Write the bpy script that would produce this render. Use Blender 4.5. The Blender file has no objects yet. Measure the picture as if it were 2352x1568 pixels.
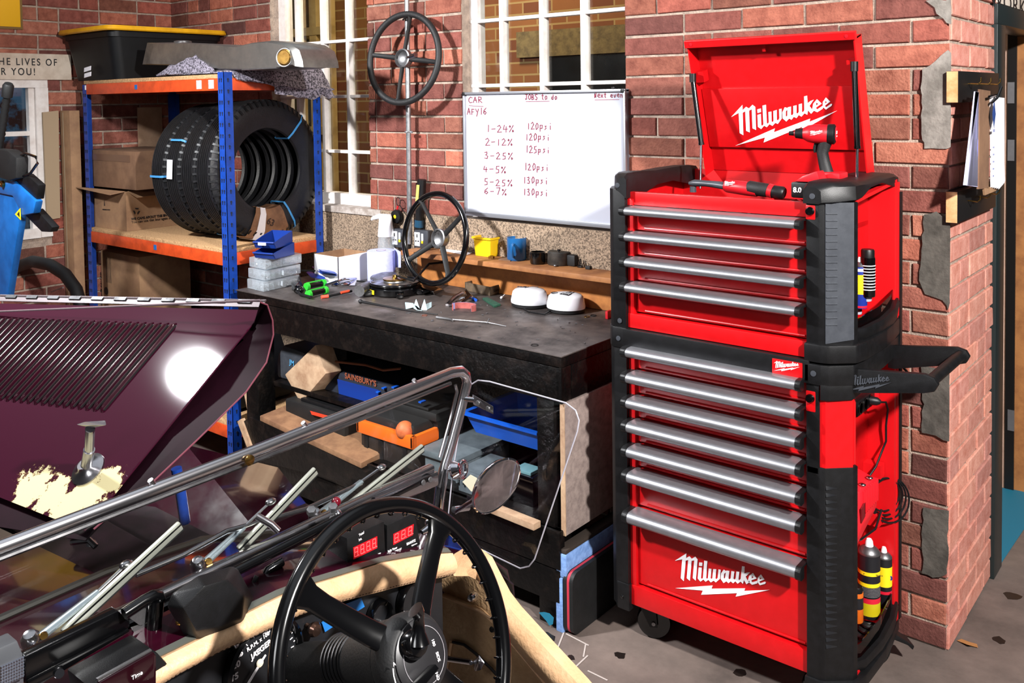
import bpy, bmesh, math, random
from mathutils import Vector as V, Matrix as Mx, noise
from mathutils.geometry import tessellate_polygon
random.seed(7)
SC = bpy.context.scene
COL = SC.collection
PI = math.pi
# ---------------------------------------------------------------- camera
FPX, PPY, YAW, PIT, ROL, CH = 2116.14, 314.58, 0.688419, 0.040415, 0.014294, 1.72
_fw = V((-math.sin(YAW)*math.cos(PIT), math.cos(YAW)*math.cos(PIT), -math.sin(PIT)))
_rt = V((math.cos(YAW), math.sin(YAW), 0))
_dn = _fw.cross(_rt)
RT = math.cos(ROL)*_rt + math.sin(ROL)*_dn
DN = -math.sin(ROL)*_rt + math.cos(ROL)*_dn
FW = _fw
CAM = V((0, 0, CH))
cd = bpy.data.cameras.new('camera'); cam = bpy.data.objects.new('camera', cd); COL.objects.link(cam)
cd.sensor_width = 36; cd.lens = FPX/2352*36; cd.shift_y = (PPY-784)/2352; cd.clip_start = .02
cam.matrix_world = Mx(((RT.x, -DN.x, -FW.x, 0), (RT.y, -DN.y, -FW.y, 0), (RT.z, -DN.z, -FW.z, CH), (0, 0, 0, 1)))
SC.camera = cam
# ---------------------------------------------------------------- world, lights, exposure
SC.view_settings.view_transform = 'Standard'; SC.view_settings.look = 'None'
SC.view_settings.exposure = 0.0; SC.view_settings.gamma = 1.0; SC.view_settings.use_curve_mapping = False
W = bpy.data.worlds.new('world'); SC.world = W; W.use_nodes = True
_b = W.node_tree.nodes['Background']; _t = W.node_tree.nodes.new('ShaderNodeTexCoord'); _sx = W.node_tree.nodes.new('ShaderNodeSeparateXYZ'); _r = W.node_tree.nodes.new('ShaderNodeValToRGB')
W.node_tree.links.new(_t.outputs['Generated'], _sx.inputs[0]); W.node_tree.links.new(_sx.outputs[2], _r.inputs[0]); W.node_tree.links.new(_r.outputs[0], _b.inputs[0])
_r.color_ramp.elements[0].position = 0.0; _r.color_ramp.elements[0].color = (.035, .034, .036, 1); _r.color_ramp.elements[1].position = .92; _r.color_ramp.elements[1].color = (.62, .66, .72, 1)
_e = _r.color_ramp.elements.new(.76); _e.color = (.06, .06, .065, 1)
_b.inputs[1].default_value = 1.0
def lamp(name, loc, target, power, size, color=(1, 1, 1), spread=PI):
    l = bpy.data.lights.new(name, 'AREA'); l.shape = 'DISK'; l.size = size; l.energy = power; l.color = color; l.spread = spread
    o = bpy.data.objects.new(name, l); COL.objects.link(o); o.location = loc
    o.rotation_euler = (V(target)-V(loc)).to_track_quat('-Z', 'Y').to_euler()
    return o
lamp('strobe_right', (1.15, .95, 2.75), (-1.3, 2.5, 1.0), 275, .16, (1, .97, .94))
lamp('strobe_ceiling', (-3.15, .30, 2.75), (-2.6, 2.5, .9), 92, .20, (.97, .98, 1), 2.0)
lamp('camera_side_fill', (-.75, -.9, 2.15), (-1.9, 2.4, .7), 13, .7, (.97, .98, 1))  # added fill, lifts the dark things under the bench
lamp('garden_daylight', (-5.7, 1.6, 2.6), (-6.4, 1.9, 1.4), 12, .4, (.7, .85, 1))
lamp('yard_fill', (-3.4, 3.35, 3.3), (-4.0, 4.5, 1.6), 55, .4, (1, .82, .55))  # added fill out of view, brightens the yard brickwork
# ---------------------------------------------------------------- pixel to world (only used to measure positions on known planes)
def ray(x, y): return (RT*((x-1176)/FPX) + DN*((y-PPY)/FPX) + FW)
def Yp(x, y, Y): d = ray(x, y); return CAM + d*(Y/d.y)
def Xp(x, y, X): d = ray(x, y); return CAM + d*(X/d.x)
def Zp(x, y, Z): d = ray(x, y); return CAM + d*((Z-CH)/d.z)
def Np(x, y, p0, n): d = ray(x, y); return CAM + d*((V(p0)-CAM).dot(n)/d.dot(n))
# ---------------------------------------------------------------- materials
def lin(c):
    if isinstance(c, str): c = [int(c[i:i+2], 16) for i in (0, 2, 4)]
    r = [(v/255/12.92 if v/255 <= .04045 else ((v/255+.055)/1.055)**2.4) for v in c]
    return (*r, 1)
MATS = {}
def mat(name, c1, c2=None, rough=.5, metal=0., scale=8, bump=0., bscale=80, coat=0., spec=.5, emis=0., trans=0., attr=None, detail=6, lo=.4, hi=.65, rvar=0., aniso=0.):
    if name in MATS: return MATS[name]
    m = bpy.data.materials.new(name); m.use_nodes = True; nt = m.node_tree; b = nt.nodes['Principled BSDF']
    b.inputs['Roughness'].default_value = rough; b.inputs['Metallic'].default_value = metal
    b.inputs['Coat Weight'].default_value = coat; b.inputs['Coat Roughness'].default_value = .05
    b.inputs['Specular IOR Level'].default_value = spec; b.inputs['Transmission Weight'].default_value = trans
    tc = nt.nodes.new('ShaderNodeTexCoord')
    col = None
    if c2 is not None or rvar:
        n = nt.nodes.new('ShaderNodeTexNoise'); n.inputs['Scale'].default_value = scale; n.inputs['Detail'].default_value = detail; n.inputs['Roughness'].default_value = .65
        nt.links.new(tc.outputs['Object'], n.inputs['Vector'])
        r = nt.nodes.new('ShaderNodeValToRGB'); r.color_ramp.elements[0].position = lo; r.color_ramp.elements[1].position = hi
        r.color_ramp.elements[0].color = lin(c1); r.color_ramp.elements[1].color = lin(c2 if c2 is not None else c1)
        nt.links.new(n.outputs['Fac'], r.inputs[0]); col = r.outputs[0]
        if rvar:
            mr = nt.nodes.new('ShaderNodeMapRange'); mr.inputs[1].default_value = .35; mr.inputs[2].default_value = .7
            mr.inputs[3].default_value = rough; mr.inputs[4].default_value = min(1, rough+rvar)
            nt.links.new(n.outputs['Fac'], mr.inputs[0]); nt.links.new(mr.outputs[0], b.inputs['Roughness'])
    if attr:
        a = nt.nodes.new('ShaderNodeVertexColor'); a.layer_name = attr
        if col is None: col = a.outputs[0]
        else:
            mx = nt.nodes.new('ShaderNodeMix'); mx.data_type = 'RGBA'; mx.blend_type = 'MULTIPLY'; mx.inputs[0].default_value = 1
            nt.links.new(col, mx.inputs[6]); nt.links.new(a.outputs[0], mx.inputs[7]); col = mx.outputs[2]
    if col is None: b.inputs['Base Color'].default_value = lin(c1)
    else: nt.links.new(col, b.inputs['Base Color'])
    if bump:
        n2 = nt.nodes.new('ShaderNodeTexNoise'); n2.inputs['Scale'].default_value = bscale; n2.inputs['Detail'].default_value = 5
        nt.links.new(tc.outputs['Object'], n2.inputs['Vector'])
        bp = nt.nodes.new('ShaderNodeBump'); bp.inputs['Strength'].default_value = bump; bp.inputs['Distance'].default_value = .004
        nt.links.new(n2.outputs['Fac'], bp.inputs['Height']); nt.links.new(bp.outputs[0], b.inputs['Normal'])
    if emis:
        b.inputs['Emission Color'].default_value = lin(c1); b.inputs['Emission Strength'].default_value = emis
    MATS[name] = m
    return m
def glass_mat(name, tint, gloss=.08, rough=.02):
    m = bpy.data.materials.new(name); m.use_nodes = True; nt = m.node_tree; nt.nodes.clear()
    o = nt.nodes.new('ShaderNodeOutputMaterial'); t = nt.nodes.new('ShaderNodeBsdfTransparent'); g = nt.nodes.new('ShaderNodeBsdfGlossy')
    t.inputs[0].default_value = (*tint, 1); g.inputs['Roughness'].default_value = rough
    f = nt.nodes.new('ShaderNodeLayerWeight'); pw = nt.nodes.new('ShaderNodeMath'); pw.operation = 'POWER'; pw.inputs[1].default_value = 5
    nt.links.new(f.outputs['Facing'], pw.inputs[0])
    ma = nt.nodes.new('ShaderNodeMath'); ma.operation = 'MULTIPLY_ADD'; ma.inputs[1].default_value = .7; ma.inputs[2].default_value = .025+gloss*.25
    nt.links.new(pw.outputs[0], ma.inputs[0])
    x = nt.nodes.new('ShaderNodeMixShader'); nt.links.new(ma.outputs[0], x.inputs[0]); nt.links.new(t.outputs[0], x.inputs[1]); nt.links.new(g.outputs[0], x.inputs[2])
    nt.links.new(x.outputs[0], o.inputs[0]); MATS[name] = m; return m
RED = mat('red powder coat', 'b6090f', 'be0c13', rough=.34, scale=30, bump=.05, bscale=900, spec=.45)
REDI = mat('red inner paint', 'c80c14', rough=.42)
REDT = mat('red tool plastic', 'b5101c', rough=.4)
BLK = mat('black moulded plastic', '0b0b0c', '111113', rough=.42, scale=40, bump=.12, bscale=700, spec=.35)
BLKG = mat('black gloss', '050506', rough=.16, coat=.3)
BLKR = mat('black rubber', '0a0a0b', '111112', rough=.62, scale=20, bump=.15, bscale=300)
GREYP = mat('grey panel plastic', '36393f', '3f4248', rough=.38, scale=30, bump=.08, bscale=900)
ALU = mat('brushed aluminium', '96969b', '9e9ea3', rough=.40, metal=.8, scale=40)
CHR = mat('chrome', 'dfe0e6', rough=.07, metal=1)
CHRW = mat('worn chrome', 'c4c2c6', 'a8a5a8', rough=.16, metal=1, scale=14, rvar=.10)
STEEL = mat('steel', '8e8e90', '6a696a', rough=.3, metal=.9, scale=30, rvar=.2)
DSTEEL = mat('dark steel', '3a3a3c', '242425', rough=.35, metal=.8, scale=30, rvar=.2)
GALV = mat('galvanised steel', 'b4b6b8', '8e9092', rough=.32, metal=.8, scale=50)
BRASS = mat('brass', 'b9904c', '8f6b38', rough=.25, metal=1, scale=30)
WHT = mat('white', 'e9e9ee', rough=.4)
WHTG = mat('white gloss', 'f0f0f4', rough=.15)
LOGO = mat('white lettering', 'f3eef0', rough=.5)
CREAM = mat('cream paint', 'd9cfc4', 'c4b6aa', rough=.5, scale=10)
WINW = mat('white window paint', 'e2dcd8', 'cfc5bf', rough=.45, scale=14)
BRICK = mat('red brick', 'ffffff', 'b79a92', rough=.85, attr='bc', scale=26, bump=.9, bscale=130, lo=.35, hi=.75)
MORT = mat('mortar', 'ab9889', '85766b', rough=.95, scale=25, bump=1., bscale=160)
CEM = mat('grey cement', '8b857e', '6a655f', rough=.95, scale=16, bump=.9, bscale=60)
CEMD = mat('dark cement', '55504a', '3c3833', rough=.95, scale=16, bump=.9, bscale=60)
CONC = mat('aggregate concrete', 'a08a74', '54463a', rough=.95, scale=160, bump=1., bscale=200, lo=.42, hi=.62, detail=3)
WOOD = mat('pine wood', 'a9713f', '8a5730', rough=.6, scale=12, bump=.2, bscale=60)
WOODL = mat('pale wood', 'b89a7c', '96755a', rough=.7, scale=14, bump=.2, bscale=60)
CHIP = mat('chipboard', 'c19a6e', '93704c', rough=.85, scale=180, detail=2)
PLY = mat('plywood', '8f7f78', '766762', rough=.8, scale=40, bump=.3, bscale=120)
BENCH = mat('oily steel bench top', '625955', '241f1f', rough=.36, metal=.3, scale=7, bump=.15, bscale=40, lo=.3, hi=.7, rvar=.3, detail=9)
BPAINT = mat('black painted timber', '060505', '1d1613', rough=.38, scale=22, bump=.7, bscale=55, lo=.5, hi=.8, spec=.25)
ORNG = mat('orange beam paint', 'c9481c', 'a93a16', rough=.4, scale=18)
BLUE = mat('blue rack paint', '14409c', '10337c', rough=.35, scale=20)
BLUEP = mat('blue plastic', '12307c', rough=.35)
BLUEL = mat('blue lift paint', '1763ae', '0f4f90', rough=.35, scale=10)
BLUET = mat('blue tray plastic', '0e4fb4', rough=.4)
SKYB = mat('light blue paint', '7d9fd4', '5f7fb4', rough=.6, scale=30, bump=.6, bscale=60)
TEAL = mat('teal paint', '136a86', rough=.6)
CARD = mat('cardboard', '9a7757', '84634a', rough=.85, scale=10)
CARDD = mat('brown cardboard', '7a5a42', '664935', rough=.85, scale=10)
CARDL = mat('pale board', '9f8a70', rough=.85)
TYRE = mat('tyre rubber', '08080b', '101014', rough=.48, scale=16, bump=.2, bscale=120)
STRAP = mat('blue strap', '3f86bd', rough=.4)
YEL = mat('yellow plastic', 'd9a012', 'c08a0c', rough=.4, scale=9)
YELS = mat('yellow sign', 'd8a414', rough=.4)
PAPER = mat('white paper', 'e6e6ee', rough=.8)
PAPB = mat('blue paper roll', 'b3b6e2', 'a6a9d6', rough=.9, scale=80)
MAR = mat('maroon paint', '2c0615', '200410', rough=.10, coat=1., scale=6, rvar=.12, spec=.6)
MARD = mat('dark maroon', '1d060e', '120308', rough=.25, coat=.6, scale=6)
LEA = mat('tan leather', 'd2ab84', 'c29a72', rough=.5, scale=14, bump=.35, bscale=160)
LEAD = mat('tan door leather', 'bf9d76', 'a8865f', rough=.5, scale=20, bump=.6, bscale=120)
FLOOR = mat('workshop concrete floor', '74665f', '463c37', rough=.6, scale=3.5, bump=.35, bscale=30, lo=.3, hi=.72, rvar=.2, detail=10)
KNIT = mat('grey knitted wool', '8a8390', '2c2830', rough=.95, scale=110, bump=1., bscale=120, lo=.42, hi=.6, detail=2)
TANK = mat('brushed tank metal', 'a5a39e', '6f6c69', rough=.3, metal=.9, scale=5, rvar=.2)
INK = mat('red marker ink', '80102f', rough=.5)
DARKI = mat('black ink', '1a1718', rough=.6)
GREEN = mat('green plastic', '2faa32', rough=.3)
ORP = mat('orange plastic', 'dd6216', rough=.4)
GLASS = glass_mat('clear glass', (.95, .96, .95), gloss=.02)
GLASSW = glass_mat('window glass', (.93, .94, .93), gloss=.05)
PLEX = glass_mat('acrylic sheet', (.96, .96, .97), gloss=.04)
CLEARP = glass_mat('clear plastic', (.9, .93, .95), gloss=.6, rough=.2)
_n = CLEARP.node_tree; _df = _n.nodes.new('ShaderNodeBsdfDiffuse'); _df.inputs[0].default_value = (.75, .8, .85, 1); _mx = _n.nodes.new('ShaderNodeMixShader'); _mx.inputs[0].default_value = .22
_o = [x for x in _n.nodes if x.type == 'OUTPUT_MATERIAL'][0]; _s = _o.inputs[0].links[0].from_socket; _n.links.new(_s, _mx.inputs[1]); _n.links.new(_df.outputs[0], _mx.inputs[2]); _n.links.new(_mx.outputs[0], _o.inputs[0])
LED = mat('red display', 'b00c18', rough=.3, emis=.35)
LEDB = mat('red digits', 'ff5a5a', rough=.3, emis=.6)
# ---------------------------------------------------------------- mesh builder
class G:
    def __init__(s): s.bm = bmesh.new()
    def _merge(s, b, m=None):
        if m is not None: b.transform(m)
        me = bpy.data.meshes.new('t'); b.to_mesh(me); b.free(); s.bm.from_mesh(me); bpy.data.meshes.remove(me); return s
    def box(s, c, d, m=None, bev=0., seg=2):
        b = bmesh.new(); bmesh.ops.create_cube(b, size=1); b.transform(Mx.Translation(c) @ Mx.Diagonal((*d, 1)))
        if bev: bmesh.ops.bevel(b, geom=b.edges[:], offset=bev, segments=seg, affect='EDGES', profile=.6)
        return s._merge(b, m)
    def bb(s, a, c, m=None, bev=0., seg=2):
        a = V(a); c = V(c); return s.box((a+c)/2, (abs(c.x-a.x), abs(c.y-a.y), abs(c.z-a.z)), m, bev, seg)
    def slab(s, pts, vec, m=None, bev=0., seg=2, holes=None):
        b = bmesh.new(); vec = V(vec); pts = [V(p) for p in pts]
        if holes is None:
            vs = [b.verts.new(p) for p in pts]; vt = [b.verts.new(p+vec) for p in pts]; n = len(pts)
            b.faces.new(vs); b.faces.new(vt[::-1])
            for i in range(n): b.faces.new((vs[i], vs[(i+1) % n], vt[(i+1) % n], vt[i]))
        else:
            loops = [pts]+[[V(p) for p in h] for h in holes]
            flat = [p for l in loops for p in l]
            vs = [b.verts.new(p) for p in flat]; vt = [b.verts.new(p+vec) for p in flat]
            for t in tessellate_polygon(loops):
                try: b.faces.new([vs[i] for i in t]); b.faces.new([vt[i] for i in t][::-1])
                except ValueError: pass
            k = 0
            for l in loops:
                n = len(l)
                for i in range(n): b.faces.new((vs[k+i], vs[k+(i+1) % n], vt[k+(i+1) % n], vt[k+i]))
                k += n
        bmesh.ops.recalc_face_normals(b, faces=b.faces)
        if bev: bmesh.ops.bevel(b, geom=b.edges[:], offset=bev, segments=seg, affect='EDGES', profile=.6)
        return s._merge(b, m)
    def tube(s, pts, r, seg=10, closed=False, m=None, squash=None):
        b = bmesh.new(); pts = [V(p) for p in pts]; n = len(pts); rs = r if isinstance(r, (list, tuple)) else [r]*n
        rings = []; up = None
        for i in range(n):
            if closed: t = (pts[(i+1) % n]-pts[i-1]).normalized()
            else: t = (pts[min(i+1, n-1)]-pts[max(i-1, 0)]).normalized()
            if up is None:
                up = V((0, 0, 1)) if abs(t.z) < .9 else V((1, 0, 0))
            u = (up - t*up.dot(t)); u = u.normalized() if u.length > 1e-6 else t.orthogonal().normalized(); up = u; w = t.cross(u)
            k1, k2 = squash or (1, 1)
            rings.append([b.verts.new(pts[i]+(u*math.cos(a)*k1+w*math.sin(a)*k2)*rs[i]) for a in [2*PI*j/seg for j in range(seg)]])
        for i in range(n if closed else n-1):
            A = rings[i]; B = rings[(i+1) % n]
            for j in range(seg): b.faces.new((A[j], A[(j+1) % seg], B[(j+1) % seg], B[j]))
        if not closed: b.faces.new(rings[0][::-1]); b.faces.new(rings[-1])
        return s._merge(b, m)
    def cyl(s, p0, p1, r0, r1=None, seg=20, m=None): return s.tube([p0, p1], [r0, r0 if r1 is None else r1], seg, m=m)
    def lathe(s, prof, o=(0, 0, 0), ax=(0, 0, 1), seg=32, m=None, cap=True):
        q = V(ax).normalized().to_track_quat('Z', 'Y').to_matrix().to_4x4(); T = Mx.Translation(o) @ q
        b = bmesh.new(); R = []
        for r, h in prof: R.append([b.verts.new(T @ V((r*math.cos(2*PI*j/seg), r*math.sin(2*PI*j/seg), h))) for j in range(seg)])
        for i in range(len(R)-1):
            for j in range(seg): b.faces.new((R[i][j], R[i][(j+1) % seg], R[i+1][(j+1) % seg], R[i+1][j]))
        if cap:
            if prof[0][0] > 1e-5: b.faces.new(R[0][::-1])
            if prof[-1][0] > 1e-5: b.faces.new(R[-1])
        bmesh.ops.remove_doubles(b, verts=b.verts, dist=1e-6)
        return s._merge(b, m)
    def torus(s, c, ax, R, r, seg=48, sub=12, a0=0, a1=2*PI, m=None, squash=None):
        q = V(ax).normalized().to_track_quat('Z', 'Y'); full = abs(a1-a0-2*PI) < 1e-6
        n = seg if full else seg+1
        pts = [V(c)+q @ V((R*math.cos(a0+(a1-a0)*i/seg), R*math.sin(a0+(a1-a0)*i/seg), 0)) for i in range(n)]
        return s.tube(pts, r, sub, closed=full, m=m, squash=squash)
    def ball(s, c, r, sc=(1, 1, 1), m=None, seg=16):
        b = bmesh.new(); bmesh.ops.create_uvsphere(b, u_segments=seg, v_segments=seg//2+2, radius=r); b.transform(Mx.Translation(c) @ Mx.Diagonal((*sc, 1)))
        return s._merge(b, m)
    def loft(s, rows, th=None, closed=False, m=None):
        b = bmesh.new(); vs = [[b.verts.new(V(p)) for p in r] for r in rows]
        for i in range(len(rows)-1):
            n = len(rows[i])
            for j in range(n if closed else n-1): b.faces.new((vs[i][j], vs[i][(j+1) % n], vs[i+1][(j+1) % n], vs[i+1][j]))
        if th: 
            bmesh.ops.recalc_face_normals(b, faces=b.faces)
            bmesh.ops.solidify(b, geom=b.faces[:], thickness=th)
        return s._merge(b, m)
    def hull(s, pts, bev=0., m=None):
        b = bmesh.new(); [b.verts.new(V(p)) for p in pts]; r = bmesh.ops.convex_hull(b, input=b.verts)
        bmesh.ops.dissolve_limit(b, angle_limit=.02, verts=b.verts, edges=b.edges)
        if bev: bmesh.ops.bevel(b, geom=b.edges[:], offset=bev, segments=2, affect='EDGES', profile=.6)
        return s._merge(b, m)
    def build(s, name, m, parent=None, smooth=True, ang=40, label=None):
        bmesh.ops.recalc_face_normals(s.bm, faces=s.bm.faces)
        me = bpy.data.meshes.new(name); s.bm.to_mesh(me); s.bm.free(); me.materials.append(m)
        if smooth and len(me.polygons):
            me.polygons.foreach_set('use_smooth', [True]*len(me.polygons)); me.set_sharp_from_angle(angle=math.radians(ang))
        o = bpy.data.objects.new(name, me); COL.objects.link(o)
        if parent is not None: adopt(o, parent)
        if label: o['label'] = label
        return o
def world_of(o):
    M_ = o.matrix_basis.copy(); p = o
    while p.parent is not None: M_ = p.parent.matrix_basis @ p.matrix_parent_inverse @ M_; p = p.parent
    return M_
def adopt(o, p): o.parent = p; o.matrix_parent_inverse = world_of(p).inverted()
def tag(o, label, cat, group=None, kind=None):
    o['label'] = label; o['category'] = cat
    if group: o['group'] = group
    if kind: o['kind'] = kind
    return o
def thing(name, loc, label, cat, group=None):
    o = bpy.data.objects.new(name, None); COL.objects.link(o); o.location = loc; o.empty_display_size = .05
    return tag(o, label, cat, group)
def struct(o): o['kind'] = 'structure'; return o
def copy_tree(o, parent=None):
    c = o.copy(); COL.objects.link(c)
    if parent is not None: c.parent = parent
    for ch in [x for x in o.children]: copy_tree(ch, c)
    return c
def text(s, size, org, xd, yd, m, parent=None, name='lettering', ext=.0004, spacing=1., align='LEFT', bold=0., width=None):
    cu = bpy.data.curves.new('t', 'FONT'); cu.body = s; cu.size = size; cu.extrude = ext; cu.align_x = align; cu.space_character = spacing; cu.offset = bold
    ob = bpy.data.objects.new('t', cu); COL.objects.link(ob); bpy.context.view_layer.update()
    me = bpy.data.meshes.new_from_object(ob.evaluated_get(bpy.context.evaluated_depsgraph_get()))
    bpy.data.objects.remove(ob); bpy.data.curves.remove(cu)
    xd = V(xd); yd = V(yd); zd = xd.cross(yd).normalized()
    if width: k = width/max(v.co.x for v in me.vertices); me.transform(Mx.Diagonal((k, k, 1, 1)))
    T = Mx((( xd.x, yd.x, zd.x, org[0]), (xd.y, yd.y, zd.y, org[1]), (xd.z, yd.z, zd.z, org[2]), (0, 0, 0, 1)))
    me.transform(T); me.materials.clear(); me.materials.append(m)
    o = bpy.data.objects.new(name, me); COL.objects.link(o)
    if parent is not None: adopt(o, parent)
    return o
# ================================================================ SETTING
YW, XL, XR = 2.988, -5.08, -.748
def brick_col(rng, pale=False):
    base = [(142, 84, 70), (155, 91, 72), (130, 72, 62), (163, 102, 82), (120, 68, 60), (148, 80, 66), (168, 100, 78)]
    c = rng.choice(base); k = rng.uniform(.86, 1.1)
    if rng.random() < .05: k *= .7
    c = [min(255, v*k) for v in c]
    if pale: c = [c[0]*.42+142, c[1]*.5+100, c[2]*.5+92]  # return wall: strong side light put into the brick colour
    return lin(c)
def brick_wall(name, o, u, n, w, z0, z1, holes=(), seed=1, start=0., endright=True, parent=None):
    """mortar slab with individually laid bricks; u = run direction, n = outward normal, holes = (u0,u1,z0,z1)"""
    rng = random.Random(seed); o = V(o); u = V(u); n = V(n); up = V((0, 0, 1))
    bm = bmesh.new(); lay = bm.loops.layers.float_color.new('bc')
    def quad(ps, c):
        f = bm.faces.new([bm.verts.new(p) for p in ps]); 
        for l in f.loops: l[lay] = c
    def brick(a, b, zz0, zz1, c):
        if b-a < .02: return
        h = rng.uniform(.006, .010); ins = rng.uniform(.002, .0045); j = lambda: rng.uniform(-.0015, .0015)
        P = lambda uu, zz, hh: o+u*uu+up*zz+n*hh
        A = [(a+j(), zz0+j()), (b+j(), zz0+j()), (b+j(), zz1+j()), (a+j(), zz1+j())]
        cx = (a+b)/2; cz = (zz0+zz1)/2
        I = [(x+(ins if x < cx else -ins), z+(ins if z < cz else -ins)) for x, z in A]
        base = [P(x, z, -.002) for x, z in A]; mid = [P(x, z, h*.6) for x, z in A]; top = [P(x, z, h+j()*.5) for x, z in I]
        quad(top, c)
        for i in range(4):
            k = (i+1) % 4; quad([mid[i], mid[k], top[k], top[i]], c); quad([base[i], base[k], mid[k], mid[i]], c)
    k0 = int(z0/.075)
    for k in range(k0, int(z1/.075)+1):
        a0, a1 = k*.075+.005, k*.075+.070
        if a0 < z0-.04 or a1 > z1+.05: continue
        segs = [(0, w)]
        for h0, h1, g0, g1 in holes:
            if a1 > g0+.02 and a0 < g1-.02:
                ns = []
                for s0, s1 in segs:
                    if h1 <= s0 or h0 >= s1: ns.append((s0, s1))
                    else:
                        if h0 > s0: ns.append((s0, h0))
                        if h1 < s1: ns.append((h1, s1))
                segs = ns
        for s0, s1 in segs:
            x = s1; first = True; odd = k % 2
            while x > s0+.012:
                L = .215
                if first and odd: L = .1025
                elif rng.random() < .10: L = .1025
                nx = max(s0, x-L)
                if nx-s0 < .05: nx = s0
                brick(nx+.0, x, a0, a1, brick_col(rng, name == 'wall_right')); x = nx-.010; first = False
    me = bpy.data.meshes.new(name+'_b'); bm.to_mesh(me); bm.free(); me.materials.append(BRICK)
    bo = bpy.data.objects.new('brickwork', me)
    if name == 'wall_right': me.materials[0] = mat('pale side-lit brick', 'ffffff', 'd9b8ac', rough=.85, attr='bc', scale=26, bump=.5, bscale=130, lo=.35, hi=.75)  # paler, pinkish brick copy with the side light painted in
    g = G()
    w2 = w-.02 if name == 'wall_right' else w
    cols = sorted({0, w2, *[h for q in holes for h in q[:2]]}); rows = sorted({z0, z1, *[h for q in holes for h in q[2:]]})
    for i in range(len(cols)-1):
        for j in range(len(rows)-1):
            cu, cz = (cols[i]+cols[i+1])/2, (rows[j]+rows[j+1])/2
            if any(q[0] < cu < q[1] and q[2] < cz < q[3] for q in holes): continue
            p = [o+u*cols[i]+up*rows[j], o+u*cols[i+1]+up*rows[j], o+u*cols[i+1]+up*rows[j+1], o+u*cols[i]+up*rows[j+1]]
            g.slab(p, -n*.11)
    root = g.build(name, MORT, smooth=False); struct(root); COL.objects.link(bo); adopt(bo, root)
    return root
H = 3.0
W1 = (-4.112, -3.34, 1.205, 2.75); W2 = (-2.735, -1.892, 1.205, 2.75)
bk = brick_wall('wall_back', (XL, YW, 0), (1, 0, 0), (0, -1, 0), XR-XL, 0, H, [(a-XL, b-XL, c, d) for a, b, c, d in (W1, W2)], 3)
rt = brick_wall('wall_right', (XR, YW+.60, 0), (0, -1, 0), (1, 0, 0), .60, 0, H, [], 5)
lw = brick_wall('wall_left', (XL, .6, 0), (0, 1, 0), (1, 0, 0), YW-.6, 0, H, [(.9, 1.645, 1.02, 1.87)], 9)
# cement repairs on the corner pillar
def patch(pts, m, seed):
    rng = random.Random(seed); P = []
    for i in range(len(pts)):
        a, b = V((*pts[i], 0)), V((*pts[(i+1) % len(pts)], 0)); n = max(2, int((b-a).length/14))
        for k in range(n):
            q = a.lerp(b, k/n); P.append(Yp(q.x+rng.uniform(-3, 3), q.y+rng.uniform(-3, 3), YW-.010))
    for p in P: p.x = min(p.x, XR+.008)
    G().slab(P, (0, -.006, 0), holes=[]).build('cement_patch', m, bk)
patch([(2130, 0), (2186, 0), (2188, 55), (2165, 45), (2145, 18)], CEM, 1)
patch([(2172, 115), (2190, 120), (2190, 340), (2125, 338), (2118, 320), (2117, 160), (2150, 140)], CEM, 2)
patch([(2125, 492), (2150, 488), (2184, 500), (2184, 640), (2180, 712), (2165, 690), (2125, 672), (2110, 640), (2118, 560)], CEMD, 3)
patch([(2118, 842), (2183, 850), (2181, 1015), (2150, 1000), (2116, 990), (2122, 930)], CEMD, 4)
patch([(2121, 1163), (2179, 1172), (2177, 1318), (2145, 1322), (2120, 1312)], CEMD, 5)
fl = G().bb((-6.2, -1.5, -.05), (2.2, 6.5, 0)).build('floor', FLOOR, smooth=False); struct(fl)
# painted floor beyond the doorway
g = G(); g.slab([Zp(x, y, .0) for x, y in ((2283, 1118), (2352, 1128), (2420, 1100), (2352, 1215), (2292, 1305), (2276, 1300))], (0, 0, .002)); struct(g.build('floor_paint', TEAL, fl))
for x, y, r in ((2325, 1368, .03), (2295, 1470, .022), (1252, 1462, .035), (1425, 1505, .02), (1310, 1510, .015), (1700, 1545, .02), (2222, 1480, .014)):
    p = Zp(x, y, 0); rg = random.Random(x); q = [p+V((math.cos(a*.628)*r*rg.uniform(.6, 1.2), math.sin(a*.628)*r*rg.uniform(.6, 1.2), .0004)) for a in range(10)]
    G().slab(q, (0, 0, .0006), holes=[]).build('oil_stain', mat('oil stain', '1c1614', rough=.3), fl)
for i, (x0, y0, x1, y1) in enumerate(((1295, 1452, 1273, 1508), (1300, 1455, 1352, 1482), (1345, 1480, 1340, 1508), (1318, 1535, 1350, 1505), (1350, 1540, 1395, 1562))):
    a, b = Zp(x0, y0, .001), Zp(x1, y1, .001); d = (b-a).cross(V((0, 0, 1))).normalized()*.0025
    G().slab([a-d, b-d, b+d, a+d], (0, 0, .0008)).build('chalk_mark', mat('chalk', 'a79c96', rough=.9), fl)
# concrete plinth below the windows and pier
g = G(); x0 = XL
g.bb((-4.2, YW-.022, .3), (-1.3, YW-.002, 1.205)); plinth = g.build('trim_1', CONC, smooth=False); struct(plinth)
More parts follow.
